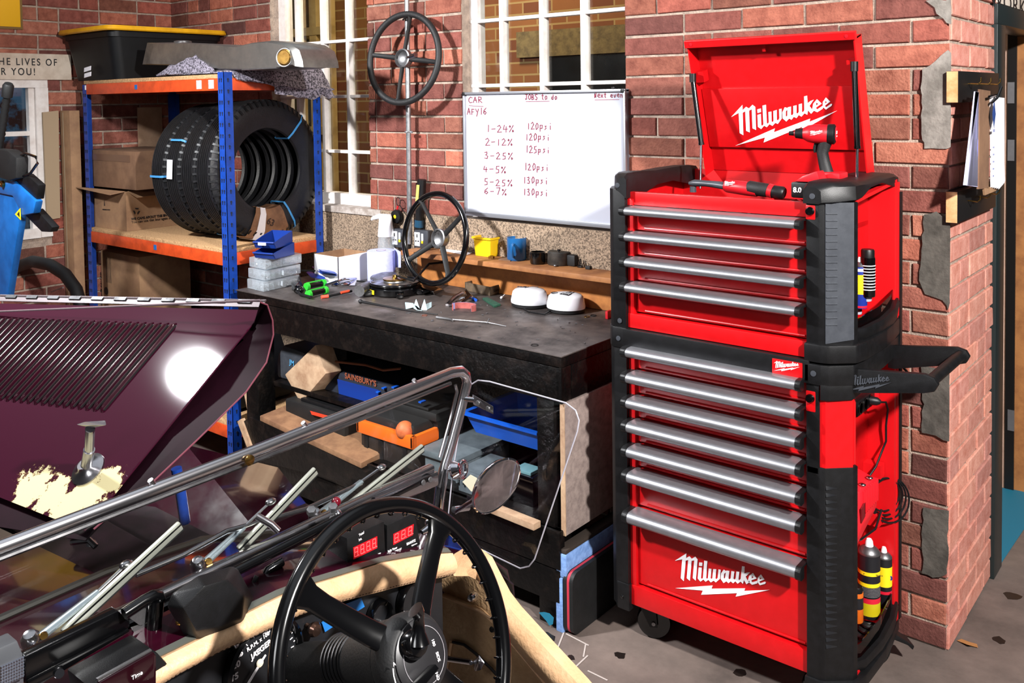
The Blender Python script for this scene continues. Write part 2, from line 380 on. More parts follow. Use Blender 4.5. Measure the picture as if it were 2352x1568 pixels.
# windows
def window(name, a, b, z0, z1, y, vs, hs, fw=.04, bar=.022, reveal=WINW):
    g = G()
    g.bb((a, y, z0), (a+fw, y+.05, z1)); g.bb((b-fw, y, z0), (b, y+.05, z1)); g.bb((a, y-.01, z0), (b, y+.05, z0+fw)); g.bb((a, y, z1-fw), (b, y+.05, z1))
    root = g.build(name, WINW, smooth=False); struct(root)
    g = G()
    for v in vs: g.bb((v-bar/2, y-.006, z0), (v+bar/2, y+.035, z1), bev=.003)
    for h in hs: 
        g.bb((a, y-.004, h-bar*.35), (b, y+.033, h+bar*.35), bev=.003)
    g.build('glazing_bars', WINW, root)
    G().bb((a+.01, y+.02, z0+.01), (b-.01, y+.024, z1-.01)).build('pane', GLASSW, root, smooth=False)
    g = G(); g.bb((a-.05, YW-(.03 if name == 'window_1' else -.005), z0-.03), (b+(.03 if name == 'window_1' else -.06), y+.05, z0)); g.build('window_sill', mat('worn sill', '8d8178', 'b4aba4', rough=.8, scale=30), root)
    return root
yw = YW+.055
def colx(px, y=yw): return Yp(px, 100, y).x
def rowz(px, py, y=yw): return Yp(px, py, y).z
window('window_1', W1[0], W1[1]+.06, W1[2], W1[3], yw, [colx(p) for p in (683, 741, 799)], [rowz(760, 96), rowz(760, 222), rowz(760, 347)], fw=.055)
window('window_2', W2[0]-.0, W2[1]+.06, W2[2], W2[3], yw, [colx(p) for p in (1153, 1245, 1340)], [rowz(1250, 36), rowz(1250, 193), rowz(1250, 350)], fw=.045)
# yard outside
BY = mat('yard brick', 'a1794a', '7b5632', rough=.9, scale=9, bump=.4)
def yard_mat():
    m = bpy.data.materials.new('yard brickwork'); m.use_nodes = True; nt = m.node_tree; b = nt.nodes['Principled BSDF']; b.inputs['Roughness'].default_value = .9
    tc = nt.nodes.new('ShaderNodeTexCoord'); mp = nt.nodes.new('ShaderNodeMapping'); mp.inputs['Rotation'].default_value = (PI/2, 0, 0)
    br = nt.nodes.new('ShaderNodeTexBrick'); br.inputs['Scale'].default_value = 1; br.inputs['Brick Width'].default_value = .225; br.inputs['Row Height'].default_value = .075; br.inputs['Mortar Size'].default_value = .006
    br.inputs['Color1'].default_value = lin('8a5a35'); br.inputs['Color2'].default_value = lin('6a3c26'); br.inputs['Mortar'].default_value = lin('9a8158')
    nt.links.new(tc.outputs['Object'], mp.inputs[0]); nt.links.new(mp.outputs[0], br.inputs[0]); nt.links.new(br.outputs[0], b.inputs['Base Color']); return m
YB = yard_mat()
yw2 = 4.5
g = G(); g.bb((-9.5, yw2, 0), (-1.0, yw2+.1, 4)); yard = g.build('wall_yard', YB, smooth=False); struct(yard)
g = G(); p0 = Yp(1190, 60, yw2-.02); p1 = Yp(1436, 130, yw2-.02)
g.bb((p0.x, yw2-.04, Yp(1300, 128, yw2).z), (-1.6, yw2, Yp(1300, 90, yw2).z+.06)); struct(g.build('trim_2', mat('mossy lintel', '7a6a4a', '5a4d38', rough=.9, scale=20, bump=.5), smooth=False))
g = G(); g.bb((Yp(1262, 160, yw2).x, yw2-.03, .6), (-1.6, yw2-.01, Yp(1300, 130, yw2).z)); struct(g.build('window_4', mat('dark glass', '10151c', '1c242e', rough=.15, scale=3), smooth=False))
g = G()
x0, x1 = Yp(640, 60, yw2).x, Yp(765, 60, yw2).x; z0, z1 = Yp(700, 165, yw2).z, 3.2
cols = [x0+(x1-x0)*i/4 for i in range(5)]
for i, c in enumerate(cols): g.bb((c-.04, yw2-.06, z0-.9), (c+.04, yw2-.01, z1))
for zz in (z0, z0+.30, z0+.62, z0-.45, z0-.9): g.bb((x0-.04, yw2-.065, zz-.03), (x1+.04, yw2-.01, zz+.03))
w5 = g.build('window_5', mat('cream window paint', 'cdb27a', 'b89a62', rough=.6), smooth=False); struct(w5)
G().bb((x0, yw2-.02, z0-.9), (x1, yw2-.012, z1)).build('pane', mat('dark pane', '232b26', '3a443a', rough=.2, scale=4), w5)
# left window (in the side wall) and its surroundings
def XL_(px, py): return Xp(px, py, XL)
g = G(); ya, yb, za, zb = 1.5, 2.20, 1.02, 1.87
yb = 2.245; g.bb((XL-.02, ya, zb-.05), (XL+.010, yb, zb+.001)); g.bb((XL-.019, yb-.065, za), (XL+.012, yb+.001, zb-.0505)); g.bb((XL-.021, ya, za), (XL+.02, yb-.0655, za+.05)); g.bb((XL-.02, ya, za+.051), (XL+.012, ya+.07, zb-.0505))
w3 = g.build('window_3', WINW, smooth=False); struct(w3)
g = G(); 
g.bb((XL-.04, 2.150, za), (XL-.005, 2.179, zb)); zz = Xp(20, 308, XL).z; g.bb((XL-.041, ya, zz-.012), (XL-.004, 2.15, zz+.012)); g.bb((XL-.04, 1.88, za), (XL-.005, 1.90, zb))
g.build('glazing_bars', WINW, w3)
G().bb((XL-.05, ya, za), (XL-.045, 2.245, zb)).build('pane', GLASSW, w3, smooth=False)
struct(G().bb((XL-1.4, .4, 0), (XL-1.3, 3.2, 3)).build('wall_outside', mat('garden beyond', '5a86a8', '4a2c26', rough=.9, scale=5, lo=.45, hi=.55, emis=0), smooth=False))
# signs on the side wall
sg = thing('motto_sign', XL_(70, 180), 'long cream board sign with black capitals fixed above the small window', 'sign')
a, b = XL_(-200, 114), XL_(158, 126); z1, z0 = 2.0, 1.862
G().bb((XL, a.y, z0), (XL+.025, b.y, z1), bev=.003).build('board', mat('cream board', 'cfc0b0', 'b3a08e', rough=.7, scale=9), sg)
p = XL_(-3, 153); text('HE LIVES OF', .052, (XL+.026, XL_(-8, 150).y, XL_(0, 149).z), (0, .80, 0), (0, 0, 1), DARKI, sg, spacing=1.35, bold=.0006)
text('R YOU!', .052, (XL+.026, XL_(-3, 170).y, XL_(0, 172).z), (0, .80, 0), (0, 0, 1), DARKI, sg, spacing=1.35, bold=.0006)
ys = thing('yellow_sign', XL_(20, 60), 'yellow framed sign corner at the top left of the side wall', 'sign')
a = XL_(44, 63); G().bb((XL, a.y-.5, a.z), (XL+.02, a.y, a.z+.5), bev=.002).build('panel', YELS, ys)
G().bb((XL-.001, a.y-.51, a.z-.012), (XL+.018, a.y+.012, a.z+.5)).build('frame', mat('dark yellow edge', '6a4c10', rough=.5), ys)
# doorway in the right wall
def XR_(px, py, dx=0): return Xp(px, py, XR+dx)
BLKW = mat('black door paint', '141313', rough=.35)
g = G(); ya, yb = XR_(2272, 900).y, XR_(2290, 900).y
zt = XR_(2300, 60).z
g.bb((XR-.09, ya, 0), (XR+.02, yb, zt), bev=.004)
g.bb((XR-.09, ya, zt-.001), (XR+.02, 4.9, zt+.07), bev=.004)
dr = g.build('door_1', mat('dark green frame', '1b2526', rough=.35)); struct(dr)
yd = 4.40
def strip(name, xa, xb, m, zt=2.25, dy=0): return G().bb((Yp(xa, 600, yd).x, yd+dy, 0.0), (Yp(xb, 600, yd).x, yd+.05+dy, zt)).build(name, m, dr, smooth=False)
strip('jamb', 2270, 2312, mat('pale jamb', 'c9a896', 'b08e7c', rough=.6, scale=8)); strip('door_stile', 2312, 2333, BLKW, dy=-.01); strip('door_leaf', 2333, 2480, WOOD)
for py in (213, 345, 965):
    g = G(); c = Yp(2322, py, yd-.012); g.box(c, (.026, .004, .09)); h = g.build('hinge', ALU, dr)
lt = G().bb((XR-.1, ya+.02, zt+.075), (XR+.012, 4.9, zt+.33)).build('trim_3', mat('painted lintel', 'd9cdc0', 'b7a898', rough=.8, scale=8), smooth=False); struct(lt)
text('WORKSHOP', .085, (XR+.013, XR_(2266, 10).y, XR_(2266, 14).z), (0, 2.0, 0), (0, 0, 1), DARKI, lt, spacing=1.15)
# ceiling strip light level is out of frame
# coat-hook boards and clipboard on the pillar's side
def hookboard(p_tl, p_bl, px_r, label):
    a, b = Yp(*p_tl, YW-.03), Yp(*p_bl, YW-.03)
    r = thing('hook_board', a, label, 'board', None)
    y1 = XR_(px_r, (p_tl[1]+p_bl[1])/2, .03).y
    G().bb((XR, a.y, b.z), (XR+.033, y1, a.z), bev=.002).build('board', BLKW, r)
    G().bb((XR+.001, a.y-.002, b.z+.001), (XR+.032, a.y, a.z-.001)).build('end_grain', mat('sawn end', 'd8a878', 'c08a58', rough=.8, scale=30), r)
    for i in range(3):
        y = a.y+.12+.13*i; z = (a.z+b.z)/2
        G().tube([(XR+.033, y, z+.01), (XR+.06, y, z+.008), (XR+.068, y, z+.016), (XR+.068, y, z+.028)], .002, 6).build('hook', BRASS, r)
    return r
hookboard((2191, 163), (2190, 236), 2292, 'upper black timber board with wire hooks holding the clipboard')
hookboard((2188, 440), (2187, 512), 2285, 'lower black timber board with wire hooks under the hanging papers')
cb = thing('clipboard', Xp(2250, 200, XR+.09), 'brown clipboard with thick wad of white papers hanging from black board', 'clipboard')
X2 = XR+.075
def XQ(px, py, dx=0): return Xp(px, py, X2+dx)
for i in range(7):
    t = i/6
    G().slab([XQ(2237+2*t, 210), XQ(2246+2*t, 212), XQ(2247-3*t+6, 428+2*t), XQ(2212+22*t, 425+3*t)], (.003, .0, 0)).build('paper', mat('lilac paper', 'c9c8e8', rough=.8), cb)
G().slab([XQ(2246, 205), XQ(2270, 209), XQ(2266, 432), XQ(2243, 434)], (.006, 0, 0)).build('board', CARDD, cb)
for i in range(5):
    G().slab([XQ(2268, 222), XQ(2295, 225), XQ(2303-2*i, 415+i), XQ(2270+3*i, 430+i)], (.0015, 0, 0), m=Mx.Translation((.006+.002*i, 0, 0))).build('paper', WHT, cb)
G().slab([XQ(2256, 432), XQ(2288, 425), XQ(2287, 436), XQ(2258, 448)], (.006, 0, 0)).build('board', CARD, cb)
G().tube([XQ(2278, 236, .02), XQ(2290, 225, .03), XQ(2300, 200, .03), XQ(2293, 216, .02), XQ(2272, 222, .02)], .004, 6).build('clip', BLKG, cb)
q = XQ(2283, 262, .02)
G().slab([q+V((0, -.022, 0)), q+V((0, 0, .045)), q+V((0, .022, 0)), q+V((0, 0, -.045))], (.0005, 0, 0)).build('diamond_logo', mat('navy ink', '24407c', rough=.6), cb)
for k, zz in enumerate((-.10, -.19, -.23, -.27, -.31, -.35)):
    G().bb(q+V((0, -.012, zz*.55)), q+V((.0006, .006 if k else .012, zz*.55+(.005 if k else .009))), bev=0).build('print_line', mat('pale ink', '8d92b8', rough=.7), cb)
# ground debris
lf = G(); p = Zp(2222, 1481, 0); lf.loft([[p+V((-.03, 0, .003)), p+V((0, -.012, .008)), p+V((.03, 0, .003))], [p+V((-.02, .012, .006)), p+V((0, .015, .003)), p+V((.025, .012, .006))]], th=.001)
tag(lf.build('dry_leaf', mat('dry leaf', '9a6a3c', rough=.7)), 'small dry brown leaf lying on the concrete below the pillar corner', 'leaf')
# ================================================================ LOGO (traced lettering on a plane)
LOGOP = [
 [[(75,323),(257,207),(252,283),(305,253),(343,292),(400,258),(436,305),(405,640),(358,598),(382,318),(341,325),(312,643),(263,600),(286,312),(247,322),(215,648),(168,600),(190,302)]],
 [[(460,350),(512,355),(508,408),(457,404)]],
 [[(452,430),(502,433),(488,600),(502,612),(520,597),(540,323),(590,328),(570,600),(585,612),(600,597),(612,448),(655,455),(640,600),(655,615),(670,600),(683,458),(733,460),(717,605),(735,618),(755,595),(767,462),(803,468),(790,610),(725,668),(690,640),(645,668),(607,628),(562,657),(527,622),(480,655),(437,605)]],
 [[(808,525),(850,463),(888,490),(893,480),(940,487),(925,605),(940,620),(960,603),(972,490),(1020,497),(1005,608),(1020,622),(1040,605),(1052,495),(1098,500),(1085,620),(1098,632),(1120,610),(1140,410),(1183,415),(1178,525),(1225,508),(1270,508),(1200,575),(1237,655),(1262,640),(1262,662),(1210,697),(1172,630),(1155,690),(1118,655),(1070,688),(1035,650),(998,682),(962,650),(925,680),(893,650),(848,678),(803,615)], [(858,530),(884,508),(872,598),(856,608),(850,600)]],
 [[(1232,640),(1255,562),(1315,517),(1374,606),(1292,632),(1291,650),(1305,665),(1386,640),(1392,655),(1380,685),(1300,706),(1255,668)], [(1300,560),(1325,592),(1292,604)]],
 [[(1384,660),(1392,588),(1442,540),(1498,622),(1420,650),(1419,664),(1432,680),(1505,655),(1520,668),(1508,690),(1425,713)], [(1428,585),(1452,612),(1419,622)]],
 [[(85,760),(675,717),(655,768),(1190,762),(1175,803),(1578,787),(1040,893),(1062,838),(490,863),(518,797)]]]
DY = 2.425   # plane of the drawer fronts
def _l2(p): w = Yp(1540+p[0]/6.9176, 1240+p[1]/6.9176, DY); return (w.x, w.z)
LOGO2 = [[[_l2(p) for p in loop] for loop in poly] for poly in LOGOP]
_o = _l2((75, 323)); _e = _l2((1578, 787)); LW = _e[0]-_o[0]
def put_logo(fn, vec, m, parent, name='logo', label=None):
    g = G()
    for poly in LOGO2:
        L = [[fn(*q) for q in loop] for loop in poly]; g.slab(L[0], vec, holes=L[1:])
    return g.build(name, m, parent, smooth=False, label=label)
def logo_frame(org, xd, yd, width):
    k = width/LW; org = V(org); xd = V(xd).normalized(); yd = V(yd).normalized()
    return lambda x, z: org+xd*((x-_o[0])*k)+yd*((z-_o[1])*k)
# ================================================================ TOOL CHEST
FY, BYK = 2.425, 2.84          # drawer plane, back
XA, XB = -1.528, -.957         # drawer span
def corner_post(root, z0, z1, right, ribs=True, top=False):
    s = 1 if right else -1; xi = XB if right else XA
    # outline in plan: front face, chamfer, side
    pl = [(xi, 2.40), (xi+s*.035, 2.40), (xi+s*.050, 2.405), (xi+s*.108, 2.455), (xi+s*.113, 2.475), (xi+s*.100, 2.485), (xi, 2.46)]
    if not right: pl = [(xi, 2.40), (xi-.045, 2.40), (xi-.062, 2.41), (xi-.095, 2.47), (xi-.1, 2.50), (xi-.07, 2.52), (xi, 2.46)]
    G().slab([(x, y, z0) for x, y in pl], (0, 0, z1-z0), bev=.003).build('corner_post', BLK, root)
    if right:
        a = V((pl[2][0], pl[2][1], 0)); b = V((pl[3][0], pl[3][1], 0)); n = V(((b-a).y, -(b-a).x, 0)).normalized()
        if ribs == 'grey':
            G().slab([a+n*.0004+V((0, 0, z0+.05)), b+n*.0004+V((0, 0, z0+.06)), b+n*.0004+V((0, 0, z1)), a+n*.0004+V((0, 0, z1))], n*.003).build('side_panel', GREYP, root, label='charcoal grey ribbed corner panel')
        g = G(); nr = 17 if ribs == 'grey' else 24; zb = z0+.10; zt = z1-.03 if ribs == 'grey' else z1-.06
        for i in range(nr):
            z = zb+(zt-zb)*i/(nr-1); p = a.lerp(b, .02)+n*.0035; q = a.lerp(b, .42)+n*.0035
            if ribs == 'grey': g.slab([p+V((0, 0, z)), q+V((0, 0, z)), q+V((0, 0, z+.0025)), p+V((0, 0, z+.0025))], n*.0022)
            else:
                p = p-n*.0035; q = q-n*.0035
                g.hull([p+V((0, 0, z)), q+V((0, 0, z+.004)), p+V((0, 0, z+.012)), p+n*.004+V((0, 0, z+.002)), q+V((0, 0, z+.006))])
        g.build('grip_ribs', GREYP if ribs == 'grey' else mat('rib black', '191a1d', rough=.3), root)  # lower ribs lighter than the post: caught light put into their colour
def drawer(root, zt, zb, zh, hh, first=False):
    """drawer face between zt and zb, extruded bar handle with its top edge at zh"""
    g = G()
    g.bb((XA+.022, FY, zb+.004), (XB-.001, FY+.02, zt-.002), bev=.0015)
    # rolled lower lip
    g.tube([(XA+.055, FY-.001, zb+.010), (XB-.012, FY-.001, zb+.010)], .0032, 8)
    d = g.build('drawer', RED, root)
    h = G(); y0 = 2.358
    prof = []
    for i in range(9):
        a = -PI*.5+PI*i/8; prof.append((y0+.016-math.cos(a)*.016, zh-hh/2+math.sin(a)*hh/2))
    prof += [(FY-.004, zh+.001), (FY-.004, zh-.006), (y0+.030, zh-.006), (y0+.030, zh-hh+.002)]
    h.slab([(XA+.020, y, z) for y, z in prof], (XB-XA-.036, 0, 0), bev=0)
    ho = h.build('handle', ALU, d, ang=50, label='brushed silver bar handle')
    for xx in (XA+.002, XB-.016):
        e = G(); e.slab([(xx, y-.0015 if y < y0+.02 else y, z+(.0015 if z > zh-hh/2 else -.0015)) for y, z in prof], (.018 if xx < -1 else .015, 0, 0), bev=.001); e.build('handle_end', BLK, d)
    return d
PX = []
# ---------------- roller cabinet
rc = thing('roller_cabinet', (-1.24, 2.62, 0), 'red roller cabinet on casters with seven silver handled drawers, under the top chest', 'tool cabinet')
zb, zt = .134, .945
RX = -.925     # recessed side sheet
g = G()
g.bb((XA-.055, 2.50, zb), (RX, BYK, .955)); g.bb((XA, 2.445, zb), (XB, 2.52, .955))
g.build('body', RED, rc, smooth=False)
g = G(); g.bb((XA, FY-.012, zb), (XA+.021, 2.46, .95), bev=.002); g.bb((XA, FY-.014, zb), (XB+.001, FY+.02, .196), bev=.002); g.build('front_frame', RED, rc)
g = G()
g.bb((RX, 2.475, zb+.01), (-.855, 2.49, .95)); g.bb((RX, 2.80, zb+.01), (-.848, 2.835, .955)); g.bb((RX, 2.47, .13), (-.848, BYK, .142)); g.bb((-.857, 2.82, zb), (-.846, BYK, .955))
g.build('side_flange', REDI, rc, smooth=False)
G().bb((-.864, BYK-.004, zb), (-.842, BYK+.014, 1.43)).build('back_edge', BLK, rc)
corner_post(rc, .125, .72, True); corner_post(rc, .125, .948, False, False)
# upper part of the right post is red sheet
pl = [(XB+.030, 2.404), (XB+.050, 2.407), (XB+.106, 2.457), (XB+.098, 2.48), (XB+.03, 2.46)]
G().slab([(x, y, .70) for x, y in pl], (0, 0, .245)).build('side_panel', RED, rc, smooth=False)
G().bb((XB, 2.40, .70), (XB+.036, 2.45, .948), bev=.002).build('corner_cap', BLK, rc)
q = G(); q.bb((XB-.001, 2.398, .868), (XB+.026, 2.41, .925), bev=.004); q.build('lock_plate', RED, rc)
def lock(root, z):
    p = V((XB+.012, 2.397, z)); lk = G().lathe([(.0, -.004), (.012, -.004), (.012, .004), (.009, .010), (0, .011)], p, (0, -1, 0), 24).build('lock', BLKG, root)
lock(rc, .905)
hs = [(.957, .029), (.878, .030), (.800, .030), (.726, .031), (.648, .031), (.571, .033), (.446, .036)]
bounds = [.960, .880, .803, .727, .650, .573, .449, .198]
for i, (zh, hh) in enumerate(hs): d = drawer(rc, bounds[i]-.002, bounds[i+1], zh, hh)
put_logo(lambda x, z: V((x, FY-.0012, z)), (0, -.0006, 0), LOGO, rc, label='white brand lettering over a lightning bolt')
# black band on top of the cabinet (moulded work top rim)
g = G()
g.bb((XA-.01, 2.394, .950), (XB+.01, 2.46, 1.008), bev=.003)
g.bb((-1.60, 2.46, .955), (-.87, BYK, 1.006))
def collar(z0, z1, out=0., y1=BYK, zd=0.):
    """moulded rim that wraps the right-hand corner and side"""
    pin = [(XB-.005, 2.394), (XB+.040, 2.394), (XB+.062-0*out, 2.403-out*.3), (XB+.112+out*.8, 2.45), (XB+.118+out, 2.50), (XB+.122+out, 2.66), (-.84+out*.8, y1-.10), (-.846+out*.2, y1), (-.90, y1), (-.90, 2.46), (XB-.005, 2.45)]
    return [(x, y, z0) for x, y in pin], (0, 0, z1-z0)
g.build('top_band', BLK, rc)
P_, v_ = collar(.945, 1.000); G().slab(P_, v_, bev=.004).build('side_rim', BLK, rc)
P_, v_ = collar(.905, .95, -.004); G().slab(P_[1:4]+[(-.85, 2.52, .905), (-.90, 2.52, .905), (-.92, 2.44, .905)], (0, 0, .045), bev=.003).build('corner_cap', BLK, rc)
g = G(); g.slab([(XA+.005, 2.394, .945), (XA-.050, 2.396, .945), (XA-.072, 2.42, .945), (XA-.085, 2.48, .945), (XA-.085, BYK, .945), (XA, BYK, .945)], (0, 0, .065), bev=.004); g.build('side_rim', BLK, rc)
for x in (XA-.025, XB+.022):
    for z in (.975,): G().lathe([(0, 0), (.008, 0), (.0075, .0015), (0, .002)], (x, 2.3935, z), (0, -1, 0), 16).build('rivet', GREYP, rc)
# badge
pa = Yp(1774, 822, 2.393); pb = Yp(1843, 864, 2.393)
bx0, bx1 = pa.x, pb.x; bz1, bz0 = pa.z, Yp(1774, 856, 2.393).z
bz1 = min(bz1, 1.004); bd = G().bb((bx0, 2.390, bz0), (bx1, 2.395, bz1), bev=.002).build('badge', RED, rc, label='small red badge with white lettering')
put_logo(logo_frame((bx0+.006, 2.3893, bz0+(bz1-bz0)*.70), (1, 0, 0), (0, 0, 1), (bx1-bx0)*.86), (0, -.0006, 0), LOGO, bd)
# bottom bumpers / tray on the right side
def sidetray(root, z0, z1, lip):
    P_, v_ = collar(z0, z1, .010); G().slab(P_, v_, bev=.006).build('corner_bumper', BLK, root)
    g = G(); rows = []
    pts = [(-.868, 2.47), (-.842, 2.52), (-.832, 2.64), (-.836, 2.75), (-.846, 2.815)]
    for k, (dx, zz) in enumerate(((0, z1-.004), (.008, z1+.018), (.004, z1+.032+0*lip), (-.010, z1+.032), (-.010, z1-.004))):
        rows.append([(x+dx, y, zz+(.03*(i/4)**3 if k in (1, 2, 3) else 0)) for i, (x, y) in enumerate(pts)])
    rows.append(rows[0]); g.loft(rows); g.build('bumper_lip', BLK, root)
    g = G(); g.loft([[(x-.012, y, z1-.01) for x, y in pts], [(x-.012, y, z1+lip*(.55+.45*i/4)) for i, (x, y) in enumerate(pts)]], th=.003)
    sc = g.build('pocket_screen', SMOKE, root, label='smoked clear plastic screen of the side pocket')
    G().bb((RX, 2.49, z1-.012), (-.85, 2.80, z1-.004)).build('pocket_floor', BLK, root)
SMOKE = glass_mat('smoked plastic', (.22, .20, .20), gloss=.3)
sidetray(rc, .100, .135, .11)
g = G(); g.slab([(XA+.004, 2.396, .115), (XA-.04, 2.396, .115), (XA-.062, 2.42, .115), (XA-.08, 2.48, .115), (XA-.08, BYK, .115), (XA, BYK, .115)], (0, 0, .085), bev=.004); g.build('corner_bumper', BLK, rc)
G().lathe([(0, 0), (.006, 0), (.005, .003), (0, .004)], (XA-.022, 2.396, .155), (0, -1, 0), 12).build('bolt', BLKG, rc)
# casters
def caster(root, c, head, brake=False):
    """swivel caster; head = rolling direction"""
    c = V(c); ax = V((-head[1], head[0], 0)).normalized(); R = .055
    w = c+V((0, 0, R)); f = G()
    f.bb(c+V((-.035, -.035, .128)), c+V((.035, .035, .134))); f.cyl(c+V((0, 0, .105)), c+V((0, 0, .128)), .026)
    hd = V((*head, 0)).normalized()
    for s in (-1, 1):
        a = w-hd*.0+ax*s*.022; t = c-hd*0+V((0, 0, .11))+ax*s*.022
        f.slab([a-hd*.012-V((0, 0, .012)), a+hd*.012-V((0, 0, .012)), t+hd*.036-hd*.03, t-hd*.045-hd*.0], ax*s*.004)
    f.bb(c+V((-.03, -.03, .104)), c+V((.03, .03, .110)))
    ca = f.build('caster', BLK, root)
    t = G(); t.lathe([(.038, -.015), (R-.004, -.017), (R, -.008), (R, .008), (R-.004, .017), (.038, .015)], w, ax, 36); t.lathe([(0, -.010), (.03, -.010), (.042, -.006), (.042, .006), (.03, .010), (0, .010)], w, ax, 30)
    t.build('wheel', BLKG, ca)
    G().cyl(w-ax*.03, w+ax*.03, .006, seg=12).build('axle', STEEL, ca)
    if brake: G().slab([w+hd*.02+V((0, 0, .05)), w+hd*.10+V((0, 0, .015)), w+hd*.115+V((0, 0, .0)), w+hd*.12+V((0, 0, .012)), w+hd*.04+V((0, 0, .066))], ax*.05, m=Mx.Translation(-ax*.025), bev=.003).build('brake_pedal', BLK, ca)
caster(rc, (-1.495, 2.50, 0), (.92, .4)); caster(rc, (-.955, 2.50, 0), (-.6, -.8)); caster(rc, (-.905, 2.775, 0), (.75, .65), True); caster(rc, (-1.49, 2.79, 0), (1, .2))
# push handle
hx = -.66; zc = .985
g = G()
for y, s in ((2.46, 1), (2.775, -1)):
    base = [( -.858, y-.006, .915), (-.858, y-.006, .975), (-.84, y-.008, .985), (hx-.01, y-.008, zc+.022), (hx+.014, y-.008, zc+.016), (hx+.024, y-.008, zc), (hx+.014, y-.008, zc-.020), (hx-.01, y-.008, zc-.028), (-.84, y-.008, .915)]
    if y < 2.6: base = [(x-.05 if x < -.8 else x, yy, z) for x, yy, z in base]
    g.slab(base, (0, .018, 0), bev=.004)
g.cyl((hx, 2.46, zc), (hx, 2.78, zc), .0155, seg=24)
hb = g.build('push_handle', BLK, rc, label='black moulded push handle bar')
put_logo(logo_frame((-.87, 2.4515, .960), (1, 0, .06), (0, 0, 1), .12), (0, -.0006, 0), GREYP, hb, name='embossed_logo')
# ---------------- top chest
tc_ = thing('top_chest', (-1.24, 2.62, 1.008), 'red top chest with four drawers and raised open lid on the roller cabinet', 'tool chest')
z0, z1 = 1.010, 1.425
g = G()
g.bb((XA-.055, 2.50, z0), (RX, BYK, 1.40-.055)); g.bb((XA, 2.445, z0), (XB, 2.50, 1.345))
g.build('body', RED, tc_, smooth=False)
g = G(); g.bb((XA, FY-.012, z0), (XA+.021, 2.46, 1.41), bev=.002); g.bb((XA, FY-.014, z0), (XB+.001, FY+.02, 1.054), bev=.002); g.bb((XA, FY-.010, 1.392), (XB, FY+.012, 1.432), bev=.002)
g.bb((XA-.05, FY, 1.33), (XA-.035, BYK, 1.46)); g.bb((RX-.012, FY, 1.33), (RX, BYK, 1.46)); g.bb((XA-.05, BYK-.012, 1.33), (RX, BYK, 1.475))
g.build('front_frame', RED, tc_)
g = G(); g.bb((RX, 2.475, z0+.02), (-.856, 2.49, 1.44)); g.bb((RX, 2.80, z0), (-.848, 2.835, 1.46)); g.bb((-.857, 2.82, z0+.05), (-.846, BYK, 1.46)); g.slab([(RX, 2.48, 1.455), (-.85, 2.48, 1.43), (-.85, 2.83, 1.458), (RX, 2.83, 1.455)], (0, 0, .01))
g.build('side_flange', REDI, tc_, smooth=False)
corner_post(tc_, 1.008, 1.435, True, 'grey'); corner_post(tc_, 1.008, 1.44, False, False)
pp = [(XB-.001, 2.397, 0), (XB+.026, 2.397, 0)]
q = G(); q.bb((XB-.001, 2.398, 1.388), (XB+.026, 2.41, 1.428), bev=.004); q.build('lock_plate', RED, tc_); lock(tc_, 1.411)
for (zt_, zb_, zh, hh) in ((1.388, 1.311, 1.389, .025), (1.309, 1.234, 1.310, .025), (1.232, 1.156, 1.232, .026), (1.154, 1.056, 1.155, .026)): drawer(tc_, zt_, zb_, zh, hh)
sidetray(tc_, 1.005, 1.055, .09)
# side wing caps (black moulded tops, right and left)
def wing(x_in, s, name):
    """arched moulded cap running front to back"""
    rows = []
    for y, zt_, zb_, xo in ((2.392, 1.478, 1.432, .048), (2.41, 1.489, 1.434, .078), (2.455, 1.490, 1.438, .118), (2.50, 1.490, 1.440, .118), (2.58, 1.486, 1.462, .116), (2.68, 1.489, 1.478-.012, .114), (2.80, 1.490, 1.445, .112), (2.85, 1.484, 1.425, .108)):
        if s < 0: xo *= .68
        xa, xb = x_in, x_in+s*xo
        rows.append([(xa, y, zb_ if s > 0 else zb_-.02), (xa, y, zt_-.01), (xa+s*.008, y, zt_), (xb-s*.014, y, zt_-.002), (xb, y, zt_-.012), (xb+s*.002, y, zb_+.004), (xb-s*.006, y, zb_)])
    b = G(); b.loft(rows, closed=True); b.slab(rows[0], (0, .001, 0)); b.slab(rows[-1], (0, .001, 0)); return b.build(name, BLK, tc_)
wing(-.962, 1, 'wing_cap'); wing(-1.518, -1, 'wing_cap')
for x in (XA-.022, XB+.02):
    for z in (1.452, 1.03):
        G().lathe([(0, 0), (.008, 0), (.0075, .0015), (0, .002)], (x, 2.3975 if z < 1.1 else 2.392, z), (0, -1, 0), 16).build('rivet', GREYP, tc_)
G().bb((XA-.03, 2.47, 1.35), (RX-.02, BYK-.02, 1.352)).build('tray_liner', mat('black foam', '1a1718', rough=.9), tc_)
# lid
LXA, LXB = -1.448, -.915
b0 = V((0, 2.825, 1.475)); t0 = V((0, 2.705, 1.895))
uv = (t0-b0); LH = uv.length; uv.normalize(); ln = V((1, 0, 0)).cross(uv).normalized()   # ln points to the viewer side
if ln.y > 0: ln = -ln
def LP(x, h, d=0.): return V((x, b0.y, b0.z))+uv*h+ln*d
g = G()
def lidbox(x0_, x1_, h0, h1, d0, d1, gg, bev=0):
    gg.hull([LP(x, h, d) for x in (x0_, x1_) for h in (h0, h1) for d in (d0, d1)], bev=bev)
xk = lambda h: 0
lidbox(LXA, LXB, 0, LH, -.004, 0, g)
lidbox(LXA, LXA+.004, 0, LH, 0, .055, g); lidbox(LXB-.004, LXB, 0, LH, 0, .055, g); lidbox(LXA, LXB, LH-.004, LH, 0, .058, g); lidbox(LXA-.006, LXB+.004, LH-.002, LH+.022, .045, .062, g, .002)
lid = g.build('lid', RED, tc_, smooth=False)
